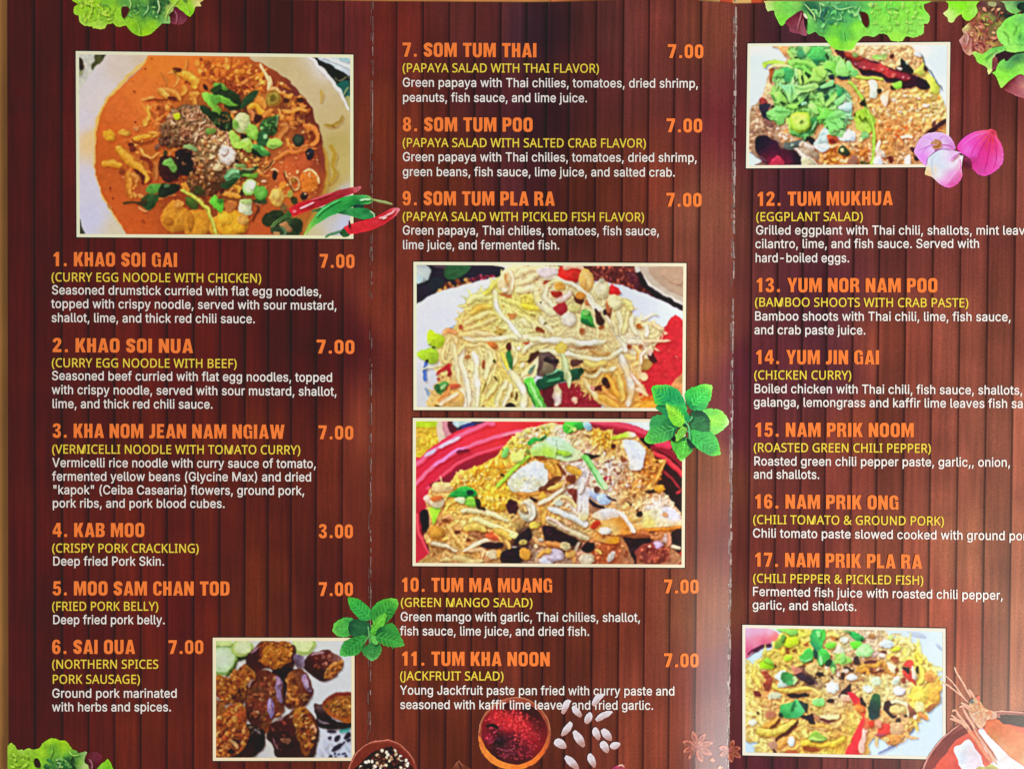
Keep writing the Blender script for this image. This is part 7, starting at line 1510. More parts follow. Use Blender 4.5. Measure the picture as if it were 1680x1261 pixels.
a.P("830 205 940 220 950 300 900 330 830 290", Field("880 230 7a7090 920 260 b0a8c4 860 290 5a4858", c6), v=.1).P("930 320 980 200 1070 170 1160 150 1210 180 1290 230 1300 290 1270 360 1200 430 1110 460 1040 430 960 370", Field("980 300 381818 1050 200 6a2c20 1150 220 5a2420 1080 400 301418 1200 260 8a5040 1250 220 a87c74", c6), v=.1).D(30, "980 230 1100 180 1200 220 1150 320 1020 330", (2, 4), "6a2c20 4a1c18 8a4838 a87060")
a.P("1120 430 1150 350 1200 290 1250 270 1305 240 1300 310 1260 380 1200 430", 'b87c30', v=.12).D(50, "1120 430 1180 310 1300 250 1290 330 1220 430", (1.6, 3.2), "d8a050 a86828 e0b468 7a4818 c88838")
a.P("610 350 720 330 800 320 840 380 780 460 740 620 700 700 620 480", '221214', v=.15)
a.P("355 620 360 500 420 440 460 360 540 350 620 380 690 430 720 560 730 700 700 800 620 830 590 920 540 970 460 940 380 860 340 740", Field("450 420 5a2a1c 540 420 6a3424 620 420 7a3c28 420 540 6a4424 500 520 7a4830 600 500 8a4830 450 620 6a4428 480 680 904030 550 700 8a4030 400 800 3c2014 480 850 4a2814 650 780 7a4428 560 920 8a4c20 660 620 5a3c28", c6), v=.12)
a.D(80, "380 480 480 400 640 420 700 600 660 780 540 900 400 820 370 620", (2.4, 5.5), "8a4a30 6a3420 4a2818 a86840 7a5028 9a4830 b08850 5a3c1c", asp=(.4, .8), jit=.15)
a.P("640 420 690 430 700 520 680 560 640 540 650 480", '9a86ae', v=.1).P("645 560 690 560 715 650 700 680 660 620", '9080a4', v=.12).P("575 650 600 625 635 680 620 780 605 840 575 800 560 740", '8c80b8', v=.12).E(590, 690, 16, 50, 'c0b4e0').E(670, 470, 14, 34, 'c0a8c8').E(470, 770, 24, 14, 'd0a870', rot=30).R("640 800 680 790 690 780", 4, 'd08c50')
a.P("740 440 800 360 860 325 920 350 970 430 1005 540 1000 610 940 690 850 730 760 720 730 660 770 560", Field("790 420 a8642c 880 350 6a3a28 930 420 7a4a44 800 560 b07030 850 640 8a5428 950 560 6a2c20 960 640 4a2018 760 680 5a3018", c6), v=.12).D(60, "750 440 830 420 880 560 870 690 760 710 760 560", (2.4, 5), "c88838 a86428 6a3818 d8a048 8a4c1c", asp=(.4, .9)).P("900 420 940 400 970 480 1000 560 960 560 920 500", 'a08cb4', v=.12).E(950, 490, 20, 44, 'c4b4d0', rot=-20).D(16, "880 600 960 580 980 640 900 690", (1.5, 3), "b0884c 8a5c2c")
a.P("1030 680 1070 680 1110 690 1160 790 1260 860 1392 860 1392 900 1290 925 1160 935 1070 890 1035 790", Field("1060 720 6a5050 1060 800 2c2024 1150 880 241820 1300 890 2c1a14", c6), v=.1).P("1095 700 1130 640 1200 600 1290 580 1392 580 1392 850 1280 850 1180 800 1130 760", Field("1120 700 a05a28 1200 620 a86024 1300 600 9c4c20 1250 720 c08c38 1350 700 c49440 1200 800 b85c28 1330 830 b06420", c6), v=.08).D(90, "1130 700 1220 620 1385 610 1385 810 1260 810", (1.8, 3.8), "d0a044 b07c2c e0b860 7a5420 c88c38 5a4a1c a86c28", asp=(.3, .7)).R("1100 690 1200 600 1300 578 1392 575", 3.5, 'a84828', light=.02)
a.P("580 940 610 880 700 820 780 770 850 730 960 745 1010 800 1060 860 1065 960 1040 1100 1000 1225 680 1225 630 1130 600 1050 550 1010", Field("640 900 3c1818 750 880 401a18 700 980 34140e 760 1100 301412 820 800 6a3c1c 900 760 a8742c 1030 900 5a2c14 1040 1000 4a2c18 960 1150 3c2014 680 850 5a2420", c6), v=.1)
a.P("810 800 860 730 920 700 960 740 990 820 1040 880 1050 960 990 1040 980 1160 930 1200 890 1120 850 1020 840 920", Field("880 760 c48830 940 800 b87828 860 900 c08834 960 900 8a5424 920 1000 a87830 960 1080 7a4c20 900 1100 904c1c", c6), v=.1).D(100, "820 800 910 710 990 820 1045 920 980 1140 900 1130 850 960", (2, 4.6), "d8a848 a86c28 6a3818 c08030 e0bc68 8a5a20 4a2410 b84c28", asp=(.4, .8)).P("695 1015 790 1020 800 1060 750 1080 700 1050", '8a5c44', v=.15).P("680 850 720 840 740 890 700 870", 'b86048').R("1000 920 1030 900 1040 960", 4, 'e0b080').E(800, 800, 20, 16, 'b08c70').D(20, "600 900 800 860 840 1000 700 1180 640 1080", (1.5, 3), "5a2820 4a201c 6a3830")
a.P("340 890 440 890 530 950 535 1080 490 1150 380 1225 160 1225 320 1120 380 1000", Field("440 940 2c1a14 480 1060 221214 350 1160 341c14 430 900 4a3018", c6), v=.12).D(14, "380 900 500 930 480 1000 400 980", (1.5, 3), "5a4a34 3c2c1c 6a6a54")
a.P("50 400 90 390 170 430 260 360 340 290 400 340 445 410 420 460 360 480 350 620 320 690 200 680 110 700 50 640", Field("100 450 a86c2c 200 430 b87c30 330 340 b07a38 400 410 b88038 250 520 c88c38 150 560 b8702c 100 620 a85c24 300 600 5a3018 320 480 c08834", c6), v=.1).D(150, "60 420 180 430 330 310 430 410 350 500 330 660 120 680 60 620", (2.4, 5.4), "d89a3c c07c2c b06828 8a4c1c e0b050 6a3414 c8882c a85420", asp=(.4, .9)).D(16, "200 560 340 540 320 660 220 660", (2.5, 5), "3c2010 4a2818 5a3418")
a.P("50 660 120 670 160 720 140 800 60 830", 'a86830', v=.12).P("60 850 130 780 200 700 300 680 350 740 360 820 330 890 200 920 60 960", Field("100 870 c88834 180 780 c88830 280 720 b88434 310 800 b05428 220 880 7a4020 120 930 a86428", c6), v=.1).D(110, "60 850 200 710 320 690 350 800 300 890 80 950", (2.4, 5.2), "d8a040 c08430 b86828 e0b458 8a4818 a84c24", asp=(.4, .9)).P("250 780 330 760 350 820 290 850", 'b0562c', v=.1)
a.P("50 960 150 920 260 900 350 880 385 980 370 1060 320 1140 180 1225 50 1225", Field("100 1000 b06c2c 200 960 8a4824 300 930 a8742c 350 1000 b07834 250 1060 5a3018 150 1100 a85428 100 1180 7a4420 200 1180 8a4c24 320 1080 a8702c", c6), v=.1).D(190, "60 970 180 930 350 890 380 1000 320 1130 180 1210 60 1210", (2.4, 5), "c87c30 a85424 8a3c1c d89a40 6a3418 b86c2c 4a2414 e0b060 c08840", asp=(.4, .9)).E(210, 1150, 34, 26, '301c10').E(250, 1070, 30, 40, '3c2414', jit=.3).R("200 1040 240 1080 270 1110", 6, 'd0a868')
a.P("50 610 90 620 100 660 60 650", 'b8a898').E(60, 680, 20, 40, 'a87444')
m_ = ph.a.idm == len(ph.a.layers)
ph.a.img[m_] *= np.array((0.88, 0.80, 0.80), np.float32)
a.c(*c6)
for s, w, c in (("400 190 440 150 480 120", 4, '9a7080'), ("1000 210 1060 185 1130 175", 4, 'b08890'), ("380 520 390 470 420 440", 4, '9a7468'), ("650 860 690 840 740 800", 5, '8a6068'), ("420 940 470 960 500 1000", 4, '6a6068'), ("1060 820 1110 860 1180 890", 4, '70606c'), ("620 1000 640 1080 670 1140", 4, '70484c')):
    a.R(s, w, c, mix(hexc(c), (.25, .1, .08), .6), .7, .06)
ph.end()

# ------------------------------------------------------------------ printed garnish round the photographs
def garnish(x0, y0, x1, y1, crop, cell=0.8, mot=0.05, drop=0.2):
    a = Art(x0, y0, x1, y1, cell, 2)
    a.c(*crop).layer('garnish', None, mot, drop)
    return a


def put(a, name, label=None, z=0.7, **k):
    return a.out(menu, z, whole=(name, label) if name else None, **{**dict(soft=0.5, warp=0.35), **k})


# lettuce at the top edge of the first panel
c1 = (120, 0, 7.636)
a = garnish(118, -12, 340, 64, c1)
a.P("75 -60 70 60 20 90 20 180 75 190 80 270 140 320 240 322 250 350 320 362 400 355 412 310 470 300 500 290 540 322 600 330 660 320 700 370 760 425 840 452 930 440 1000 410 1040 360 1100 310 1130 290 1210 302 1222 250 1200 185 1250 140 1260 95 1290 82 1380 150 1470 214 1510 130 1540 72 1610 82 1590 40 1650 -10 1650 -60",
    Field("100 60 96cc28 250 60 9cd428 400 40 78b838 450 100 8ccc2c 200 200 98cc2c 400 220 80b430 560 150 98d030 100 280 a4d84c 330 330 b4e050 580 300 a0d438 650 40 5a9c48 700 200 88c434 780 130 4a8a40 850 70 3f7c38 900 20 78b848 1000 60 1d4a2c 1080 120 1c442a 1130 40 224e2c 1050 200 347c40 950 150 4c9450 860 250 5c9c3c 760 300 98d424 840 340 70b02c 900 400 a4dc20 1000 300 a0dc28 1100 240 68a850 1180 260 8cbc70 1160 140 94c83c 1220 120 d8dc88 1280 30 a8d830 1400 70 90cc2c 1470 140 84d420 1580 60 d8d080 1620 -20 d8c870", c1), sm=2, v=.05)
a.D(46, "80 20 580 20 600 260 120 290", (2.5, 6), "a0d834 8cc430 7cb434 acdc44", asp=(.3, .6), jit=.05)
a.D(40, "620 20 1200 10 1140 220 700 230", (2, 5.5), "3a7a3c 2c6034 5c9c4c 78b054 4c8c44", asp=(.3, .6), jit=.08)
for s, w, c in (("700 -20 720 60 700 130", 2, '9ccc70'), ("880 200 940 120 930 60", 2, '88c070'), ("1060 180 1080 90 1060 -10", 2.5, 'a8d088'), ("1160 260 1180 160 1260 60 1320 -10", 2, 'b0dc60'), ("330 60 420 70 460 120", 2, '60a038'), ("200 -20 240 100 180 260", 1.5, 'b4e04c'), ("760 220 820 330 840 420", 2, '88c838'), ("1380 0 1420 80 1460 180", 1.5, 'acdc50')):
    a.R(s, w, c)
a.P("608 95 690 95 700 130 680 185 640 232 612 215", '4c1a10', v=.05)
a.P("1200 190 1250 145 1270 95 1330 120 1400 170 1420 240 1380 300 1260 305 1225 290 1215 220", Field("1230 200 3c1014 1300 180 6a2838 1380 200 6a2c38 1330 270 8a4450 1260 280 7c3844", c1), v=.08).R("1270 130 1300 220 1290 300", 3, '8c4c5c', '6a2c3c')
a.P("1380 -10 1430 -10 1420 20 1390 25", '5a8c34')
put(a, 'lettuce_leaf', 'lettuce leaf above the curry noodle photo')
# lettuce at the top edge of the third panel
c2 = (1245, 0, 5.6)
a = garnish(1244, 2, 1530, 86, c2)
a.P("30 0 60 35 78 100 140 95 150 140 175 190 205 236 240 215 300 150 390 100 412 125 445 175 450 205 440 280 460 312 520 290 550 325 600 342 640 400 690 448 780 462 860 455 900 392 950 342 1000 326 1060 342 1112 308 1180 320 1210 370 1260 380 1320 374 1350 334 1420 345 1480 325 1512 300 1516 215 1552 215 1568 150 1526 100 1510 40 1525 -20 30 -20",
    Field("60 30 d8e088 100 70 c8e888 150 60 88e050 250 60 7cdc58 350 40 90dc60 200 180 88ec48 450 60 2c6c48 520 80 1e5c48 480 150 a0ec70 550 150 2c7050 600 60 88c878 650 100 2f8058 700 40 70c074 760 100 3c9460 850 60 58b068 900 120 64c060 820 180 5cc068 600 230 50a860 480 250 70cc58 700 260 78dc48 780 330 58c050 700 380 98f83c 850 420 a0fc48 900 250 90f040 960 300 98ec58 1000 60 68d060 1050 100 88e850 1200 80 7cec50 1150 180 98f454 1300 150 90ec4c 1450 100 8cf044 1400 250 94e85c 1250 250 90e454 1250 340 a4f44c 1500 200 98f060 1080 290 90ec60", c2), sm=2, v=.05)
a.D(40, "1000 30 1500 30 1480 290 1050 280", (3, 7), "8ce850 98f058 7cdc4c a4f464", asp=(.3, .6), jit=.04)
a.D(36, "430 20 920 20 900 200 600 240", (2.5, 6), "4ca868 78d074 348c5c 5cbc64 94dc80", asp=(.3, .6), jit=.07)
for s, w, c in (("430 20 470 110 520 170", 4, '205a40'), ("560 20 570 110 550 170", 2, '90d088'), ("640 60 580 150 600 210", 4, '28705a'), ("680 50 740 90 880 60", 2, '98dc88'), ("740 120 760 170 700 190", 2, '90dc88'), ("820 90 850 130", 2, '90d880'), ("930 60 910 130 940 200", 2, 'a8e8a0'), ("1160 90 1230 70 1280 90", 2, '70d058'), ("1050 20 1040 60", 3, '98dc88'), ("770 280 790 360", 2, '70d858'), ("410 30 500 130 520 200", 2, 'b4f08c')):
    a.R(s, w, c)
a.P("926 120 950 112 1000 130 1012 220 988 252 955 215", '521c14', v=.05)
a.P("240 210 300 150 390 98 412 125 408 200 442 300 420 332 350 305 288 290 275 240", Field("300 200 7a2c3c 380 130 6a2434 400 220 98505c 350 280 8c4454 420 310 a05868 290 260 8a4050", c2), v=.07).R("395 110 370 200 350 280", 2.5, 'a8646c', '803c4c')
a.P("412 125 440 140 450 175 425 165", 'f0f0c0').P("408 180 445 180 440 275 430 250", '381018')
put(a, 'lettuce_leaf', 'lettuce leaf over the eggplant salad photo')
# lettuce in the top right corner
c3 = (1540, 0, 7.879)
a = garnish(1542, 2, 1700, 166, c3)
a.P("830 1130 930 1030 1060 965 1100 990 1260 1000 1260 1290 1100 1265 1000 1240 900 1190", Field("880 1110 7c3034 960 1050 743038 1000 1150 a85058 1050 1020 a8586c 960 1180 b4606c 1080 1100 e0a088 1120 1200 c0707c", c3), v=.06)
a.P("490 50 540 5 560 -30 900 -30 880 130 930 190 860 250 800 340 760 420 800 560 840 585 660 610 640 660 600 705 540 700 500 650 450 690 395 715 320 660 300 590 278 520 330 440 308 380 385 308 420 260 500 200 500 120",
    Field("560 60 6a3440 700 60 5c3844 620 120 482030 780 150 543a38 600 200 a8b848 560 240 b4c450 680 230 9cac50 720 180 4a2430 520 280 98543c 450 280 a85840 360 360 e8f090 480 340 8c3c34 520 420 c88c50 600 340 6a6038 700 340 7c7040 680 440 74603c 780 290 b8bc50 560 480 c06c58 620 520 b45850 480 500 c07c5c 400 440 b8645c 330 520 d0a098 380 600 b4605c 460 600 d88c88 560 600 a85050 560 680 d0a050 690 560 d8c060 740 520 8c6c40 420 660 e8c898 330 620 bc7470 840 200 34302c 680 50 a8a868", c3), v=.06)
a.D(90, "500 80 840 80 860 240 760 480 620 680 340 640 320 480 440 280", (2, 5.5), "b05c50 8c4440 c88868 6a4a38 a8a04c 543038 c0705c d8a878", asp=(.3, .6), jit=.08)
for s, w, c in (("330 400 380 480 360 600", 2, 'd8a8a0'), ("380 440 440 520 440 640", 2, '9c4c4c'), ("500 560 560 560 600 620", 3, '7a3430'), ("520 600 570 640 560 690", 3, 'c07860'), ("540 420 600 400 620 480", 2.5, '8c4440'), ("800 140 770 220 700 300", 2.5, '60583c'), ("470 330 520 420 500 520", 2.5, 'd0a060')):
    a.R(s, w, c)
a.P("640 40 690 25 740 40 735 80 680 88 640 70", 'b0b078', v=.04)
a.P("105 -30 130 60 120 125 58 178 120 230 132 284 195 286 212 240 300 188 312 230 350 266 410 262 470 210 505 150 490 100 482 60 540 -30", Field("150 50 90fc30 300 80 8cf828 450 50 98ec40 100 180 d8fc90 160 260 c8f880 350 240 a0f840 480 150 a8f060", c3), v=.04)
a.P("840 170 930 195 1260 190 1260 300 1000 300 900 260", '2a3830', v=.1).P("780 -30 850 60 880 130 950 172 1000 180 1050 150 1260 60 1260 -30", Field("820 20 a0c084 900 80 98dc78 950 20 7cb870 1000 150 88dc68 1060 60 2c5440 1100 20 408858", c3), v=.05).P("1010 90 1060 40 1260 60 1260 200 1100 250 1080 150 1030 120", '1f3c30', v=.1)
a.P("1000 190 900 235 850 275 790 345 750 400 760 480 820 565 850 600 862 660 900 702 980 692 1050 672 1260 690 1260 150 1080 190", Field("800 420 a4fc68 900 300 88ec54 1000 220 8cf060 850 550 a4f870 950 450 98f060 1020 400 7ce050 1060 250 70c06c 1100 350 8cf060 1080 500 6cd060 950 640 a8f868 1100 620 84e060", c3), v=.04).R("950 280 990 350 960 450", 2, '78d850').R("1060 420 1030 500 1080 580", 2.5, '60c858').R("820 400 880 440 900 560", 2, '88e454')
a.P("430 690 470 662 560 706 640 648 700 622 850 600 852 655 740 700 720 735 692 770 690 910 640 962 630 892 580 842 500 800 480 740", Field("480 710 88e848 560 760 90f048 700 650 68d050 780 630 78d860 660 760 84e850 660 850 a4e870 650 930 e8e890 460 680 e0dc88 730 720 ecf0a8", c3), v=.04).R("590 780 660 720 760 650", 2, '50b848')
a.P("740 710 860 660 1000 690 1260 640 1260 790 900 800 760 790 730 750", '38202a', v=.12).P("700 760 750 740 760 850 700 910 690 830", '8c4c4c', v=.1)
a.P("690 932 740 930 770 832 850 762 860 790 900 785 1000 705 1260 690 1260 970 1050 962 980 1000 900 1062 850 1110 815 1134 800 1125 755 1010 725 965", Field("760 930 98f850 830 820 88e860 900 820 60b068 1000 760 3c7c50 930 870 4c9858 1080 740 58985c 850 980 98fc44 950 920 94f848 1050 880 a0fc58 1100 940 a0f860 820 1100 b4fc60", c3), v=.04)
put(a, 'lettuce_leaf', 'red and green lettuce leaf in the corner')
# lettuce at the bottom of the first panel
c4 = (0, 1200, 8.4)
a = garnish(12, 1208, 192, 1275, c4)
a.P("108 190 200 188 230 252 310 248 322 268 370 230 430 235 460 252 550 222 590 150 680 100 760 94 840 126 905 124 950 180 1000 245 1050 258 1080 296 1180 272 1192 310 1172 390 1162 425 1215 455 1230 500 1300 540 1340 500 1450 402 1480 372 1512 402 1545 485 1570 560 1560 680 100 680",
    Field("140 230 a0cc38 200 280 80b028 300 270 a4cc50 400 260 90bc38 200 400 7cac28 380 420 8cc428 440 330 80b030 550 260 98cc28 700 130 a4d428 850 150 a0d020 740 210 60a02c 700 280 6cac30 600 300 a4d028 580 370 88c828 900 240 a4d424 850 320 80bc34 700 380 5c983c 800 430 2f7038 950 340 4c903c 1000 420 103c1c 900 480 205a2c 1100 320 58983c 1160 300 a0b878 1100 430 80b83c 1180 470 d0d898 1250 520 88c838 1480 430 84c820 1500 500 68c01c 1430 480 90d838", c4), v=.05)
a.D(36, "130 280 440 290 460 480 140 500", (2.5, 6), "88b830 98c83c 78a828", asp=(.3, .6), jit=.05).D(30, "600 380 1080 330 1060 500 620 500", (2.5, 5.5), "4c8c40 307038 68a850 1c4c28 88b860", asp=(.3, .6), jit=.06)
a.R("700 180 720 260 680 350", 4, '68a830').R("780 420 830 440 800 500", 2, '8cc070').R("1010 350 990 430 1040 500", 4, '143c20').R("940 250 1000 320 1100 310", 2, '90c850')
a.P("470 370 520 365 565 440 545 490 490 480 460 430", '341010', v=.05).P("1195 305 1300 278 1400 310 1385 400 1310 500 1240 560 1225 470 1205 430 1170 400", Field("1220 330 5c2024 1300 320 6a2c38 1350 350 6a2434 1250 430 7c4450 1300 450 4c1420 1200 420 300c10", c4), v=.07).R("1230 370 1270 440 1260 520", 3, '8c5860', '6a303c')
put(a, 'lettuce_leaf', 'lettuce leaf at the foot of the first panel')


def mint(a, L):
    """Leaves drawn one by one: outline, colours, mid vein (base to tip), side veins."""
    for out, f, vein in L:
        a.P(out, f, v=.05)
        if vein:
            p = nums(vein)
            (x0, y0), (x1, y1) = p[0], p[-1]
            a.drop, keep = 0.0, a.drop
            dx, dy = x1 - x0, y1 - y0
            l = math.hypot(dx, dy)
            w = l * 0.24
            g = f((a.crop[0] + (x0 + x1) / 2 / a.crop[2]), (a.crop[1] + (y0 + y1) / 2 / a.crop[2])) if callable(f) else hexc(f)
            hi = tuple(min(1, v * 1.08 + .015) for v in g)
            lo = tuple(v * 0.89 for v in g)
            for k in range(1, 7):
                t = k / 7.5
                bx, by = x0 + dx * t, y0 + dy * t
                s = w * math.sin(math.pi * min(1, t + .12)) ** .7
                for sg in (-1, 1):
                    ex, ey = bx + dx / l * s * .8 - sg * dy / l * s, by + dy / l * s * .8 + sg * dx / l * s
                    q = "%f %f %f %f" % (bx, by, ex, ey)
                    a.R(q, 1.5, hi, hi, .5, .03)
                    q = "%f %f %f %f" % (bx + dx / l * s * .2, by + dy / l * s * .2, ex + dx / l * s * .22, ey + dy / l * s * .22)
                    a.R(q, 1.2, lo, lo, .5, 0)
            a.R("%f %f %f %f" % (x0, y0, x1, y1), 1.6, hi, hi, .4, .06)
            a.drop = keep


m2 = (1055, 620, 9.007)
F2 = lambda s: Field(s, m2)
a = garnish(1055, 628, 1200, 760, m2, 0.7)
mint(a, [
    ("190 430 240 390 340 370 400 480 400 580 330 560 270 510", '2f9454', None),
    ("130 150 200 112 320 100 440 130 520 180 575 260 620 360 640 480 500 470 400 420 300 400 190 385 165 310", F2("180 180 5cdc44 160 300 50d050 300 140 58d854 320 260 3cc058 420 230 20a058 400 300 1c9458 500 260 30b060 560 330 28a05c 480 400 48cc54 600 450 48c860"), "620 450 150 160"),
    ("620 260 650 190 700 155 780 130 850 100 920 95 1018 100 1010 200 985 320 925 455 860 485 740 465 680 430 640 350", F2("680 240 40c850 800 180 48d048 950 150 80ec48 1000 110 a8f070 900 300 4cdc58 760 300 30b858 700 400 1c8048 850 440 40b860 950 380 58cc64"), "690 430 1000 120"),
    ("880 480 950 460 1020 455 1150 482 1230 570 1268 660 1200 740 1090 815 1000 832 960 720 980 580", F2("950 500 70d060 1050 500 80dc5c 1050 620 98f04c 1150 580 98f058 1230 660 c8fca0 1150 720 98f070 1040 760 88e064"), "930 620 1250 660"),
    ("720 490 860 482 930 530 985 620 975 800 870 835 740 780 690 660", F2("800 520 244c34 880 530 28543a 760 620 347c48 900 620 306a44 900 740 3c8450 800 720 388448 960 700 3c7c48"), "690 680 960 600"),
    ("690 760 850 795 1000 795 1090 900 1120 1000 1138 1080 1125 1135 1000 1140 880 1085 760 1005 690 900", F2("740 820 44c054 850 850 40b858 900 960 40b050 1000 880 58d060 1080 980 58d054 1100 1110 78e050 960 1080 48a85c 800 980 48c858 1020 1020 4cb060"), "700 800 1110 1110"),
    ("415 880 520 900 640 860 720 960 735 1060 640 1160 560 1228 490 1120 440 1030", F2("450 940 50c040 560 980 58cc40 640 920 1f4c34 700 980 2c6c40 560 1080 6cdc48 500 1080 50c048 600 1160 68d048 560 1210 90e868"), "640 880 560 1210"),
    ("100 660 150 570 250 545 380 570 480 660 525 720 480 800 420 895 260 950 130 962 20 930 60 830 110 740", F2("150 640 3ca058 280 600 40a854 400 650 2c8448 420 760 1f6844 350 720 2c7c44 200 780 48b458 300 850 50b458 120 900 60d048 60 920 78d850 250 920 50c048"), "520 720 40 920"),
    ("330 350 420 380 560 420 640 500 700 600 680 660 600 620 460 540 380 460", F2("400 400 4ccc58 520 460 48cc50 620 520 24a850 660 600 2c9058 560 540 48c850"), None),
    ("335 380 440 430 520 500 580 570 635 655 540 725 440 680 385 570 350 460", F2("360 430 a8ec58 430 500 a0ec3c 500 580 88e03c 560 650 90e848 450 620 78d838 520 700 78d840"), "630 660 350 410"),
    ("475 935 482 850 530 760 600 712 645 745 600 840 540 910", F2("500 880 98e44c 560 800 7cd048 610 740 a0e858 590 820 58a840"), "640 730 485 920"),
])
a.P("415 880 470 850 480 930 430 930", '0c2414').P("600 680 660 660 640 730 590 700", '145c34').R("600 640 660 690 680 780 710 900", 2.5, '58c878').R("690 640 720 600 730 560", 2, '5cb874').R("650 760 690 830 700 940", 2, '58b878').P("640 900 760 990 760 1030 690 1020", '1c4430')
put(a, 'mint_sprig', 'mint sprig over the two middle photos', warp=0.5, wsize=2.6)
m1 = (540, 960, 4.193)
F1 = lambda s: Field(s, m1)
a = garnish(544, 978, 666, 1086, m1, 0.7)
mint(a, [
    ("128 84 160 84 210 98 262 140 292 180 292 225 240 245 195 215 150 160", F1("150 110 48b838 200 130 34a43c 170 170 3cb048 240 190 2c9448 260 150 3ca83c 280 210 3c9c44"), "290 230 135 92"),
    ("290 170 340 112 400 92 468 95 462 165 400 250 330 285 300 245", F1("320 150 40a43c 380 120 4cb43c 440 120 50b83c 450 100 78c848 420 180 2c8034 400 210 3c9438 340 200 34943c 320 260 40a040"), "300 260 460 105"),
    ("24 300 60 240 130 220 175 245 150 335 100 352 50 340", F1("40 300 78cc50 80 260 58b844 130 250 3c9c48 100 320 44a444"), "170 290 30 300"),
    ("138 250 200 234 275 260 275 335 200 352 140 335", F1("160 280 1f5034 210 260 28643c 250 290 246034 200 330 28683c"), "280 300 150 270"),
    ("282 310 325 235 390 188 386 245 335 320 300 335", F1("310 290 58b838 350 250 68c83c 380 205 70cc44 330 300 48a838"), "290 320 388 195"),
    ("325 310 380 275 432 258 470 300 490 350 516 410 440 424 370 402 330 375", F1("350 320 1f6034 420 280 3c9c3c 450 340 38943c 490 400 50b048 400 380 40a03c 380 340 2c7c38"), "300 340 510 408"),
    ("78 482 88 410 130 370 252 340 245 400 200 470 140 482", F1("110 430 34943c 170 390 2c8838 220 370 3c983c 150 450 40a444 90 470 58b850"), "270 340 85 475"),
    ("225 445 290 395 352 405 354 465 302 518 262 495", F1("260 430 34843c 310 420 1f5c30 330 450 48a448 300 490 50ac50 305 512 68b868"), "290 380 303 512"),
    ("276 325 318 350 335 405 300 395", F1("290 340 58b84c 315 380 6cc858"), None),
])
a.R("268 280 275 340 285 400", 2.2, '60b060').R("215 420 250 380 275 345", 2, '50a850')
put(a, 'mint_sprig', 'mint sprig over the sausage photo and the fold', warp=0.45, wsize=2.6)

# chilies across the first fold
k = (430, 295, 7)
a = garnish(438, 300, 662, 396, k, 0.6)
a.layer("chili_pepper", "red chili over the soup photo", .05, .2)
a.P("95 545 120 500 180 450 250 410 290 360 340 350 365 420 280 432 170 490 130 540", Field("130 510 5c7c40 200 450 405c30 300 400 3c6c34 340 400 304c28", k), v=.08)
a.P("310 345 420 268 520 240 600 218 800 150 960 105 1120 76 1136 96 1080 142 950 190 780 262 620 322 480 372 362 424 335 395", Field("340 370 d02c34 400 330 c82430 500 270 c42430 600 250 c42c38 700 240 9c2028 560 330 a01c28 420 390 d82830 800 180 a82830 900 150 a83038 900 200 8c2028 1000 130 b03038 1110 90 c06068", k), v=.04).R("430 330 500 300 600 262", 4.5, 'f0a0a8', 'd84c58').E(375, 365, 24, 18, 'f07078').R("560 235 700 190 820 150", 2.5, 'd04c58', 'c03444')
a.layer("chili_pepper", "curved green chili", .05, .2)
a.P("565 360 640 335 720 320 700 350 600 368", '40683c', v=.1)
a.P("480 650 520 560 570 470 680 330 820 240 1000 190 1150 176 1240 194 1275 240 1225 272 1100 290 1000 330 900 372 760 430 620 510 540 590", Field("520 580 98c850 580 480 70c048 680 370 38a448 800 270 2c9c44 1000 210 3ca848 1150 190 48ac5c 1240 210 88b860 1200 240 38a850 1050 270 1f8438 900 330 2c9440 760 400 34a048 640 470 44a848 1100 280 145c34", k), v=.04).R("1120 235 1180 230 1250 225", 4, 'a8e0a0', '58b868').R("620 420 740 310 900 230", 3, '58bc68', '3ca850').P("1060 290 1160 290 1150 330 1060 330", '1c4838')
a.R("1235 215 1340 243 1430 262 1505 283", 4, '909c5c', '6a7844', .9)
a.layer("chili_pepper", "short dark green chili", .05, .2)
a.P("870 380 1000 330 1180 326 1270 370 1296 415 1180 452 1040 420 930 395", Field("920 375 1c5c30 1000 360 3c9c50 1100 380 2c8c44 1180 420 3ca058 1200 370 1c6c3c 1270 400 348448", k), v=.05).R("1240 360 1280 395 1290 430", 2, 'b0c8a8')
a.layer("chili_pepper", "bright red chili crossing the fold", .05, .2)
a.P("940 548 1050 500 1240 450 1360 400 1470 340 1530 328 1580 338 1545 400 1460 470 1320 550 1150 600 1000 628 960 590", Field("980 570 e02c38 1100 520 d83038 1200 540 d82c34 1300 480 d83844 1400 400 d02c38 1500 350 d83c48 1560 340 e89098 1420 480 c42430 1300 540 c8242c 1100 590 c82430", k), v=.04).R("1340 440 1400 425 1490 380 1530 345", 4, 'f0a0a0', 'd84c54').R("1380 450 1440 430", 3, 'f8b8b0')
a.P("895 600 940 560 970 600 1005 640 940 655 915 645", '2c5830', v=.08).R("720 665 780 630 850 610 920 585", 3.5, '3c7448', '2c5834', .6).P("990 555 1000 460 1015 545", '5c2020')
put(a, None)

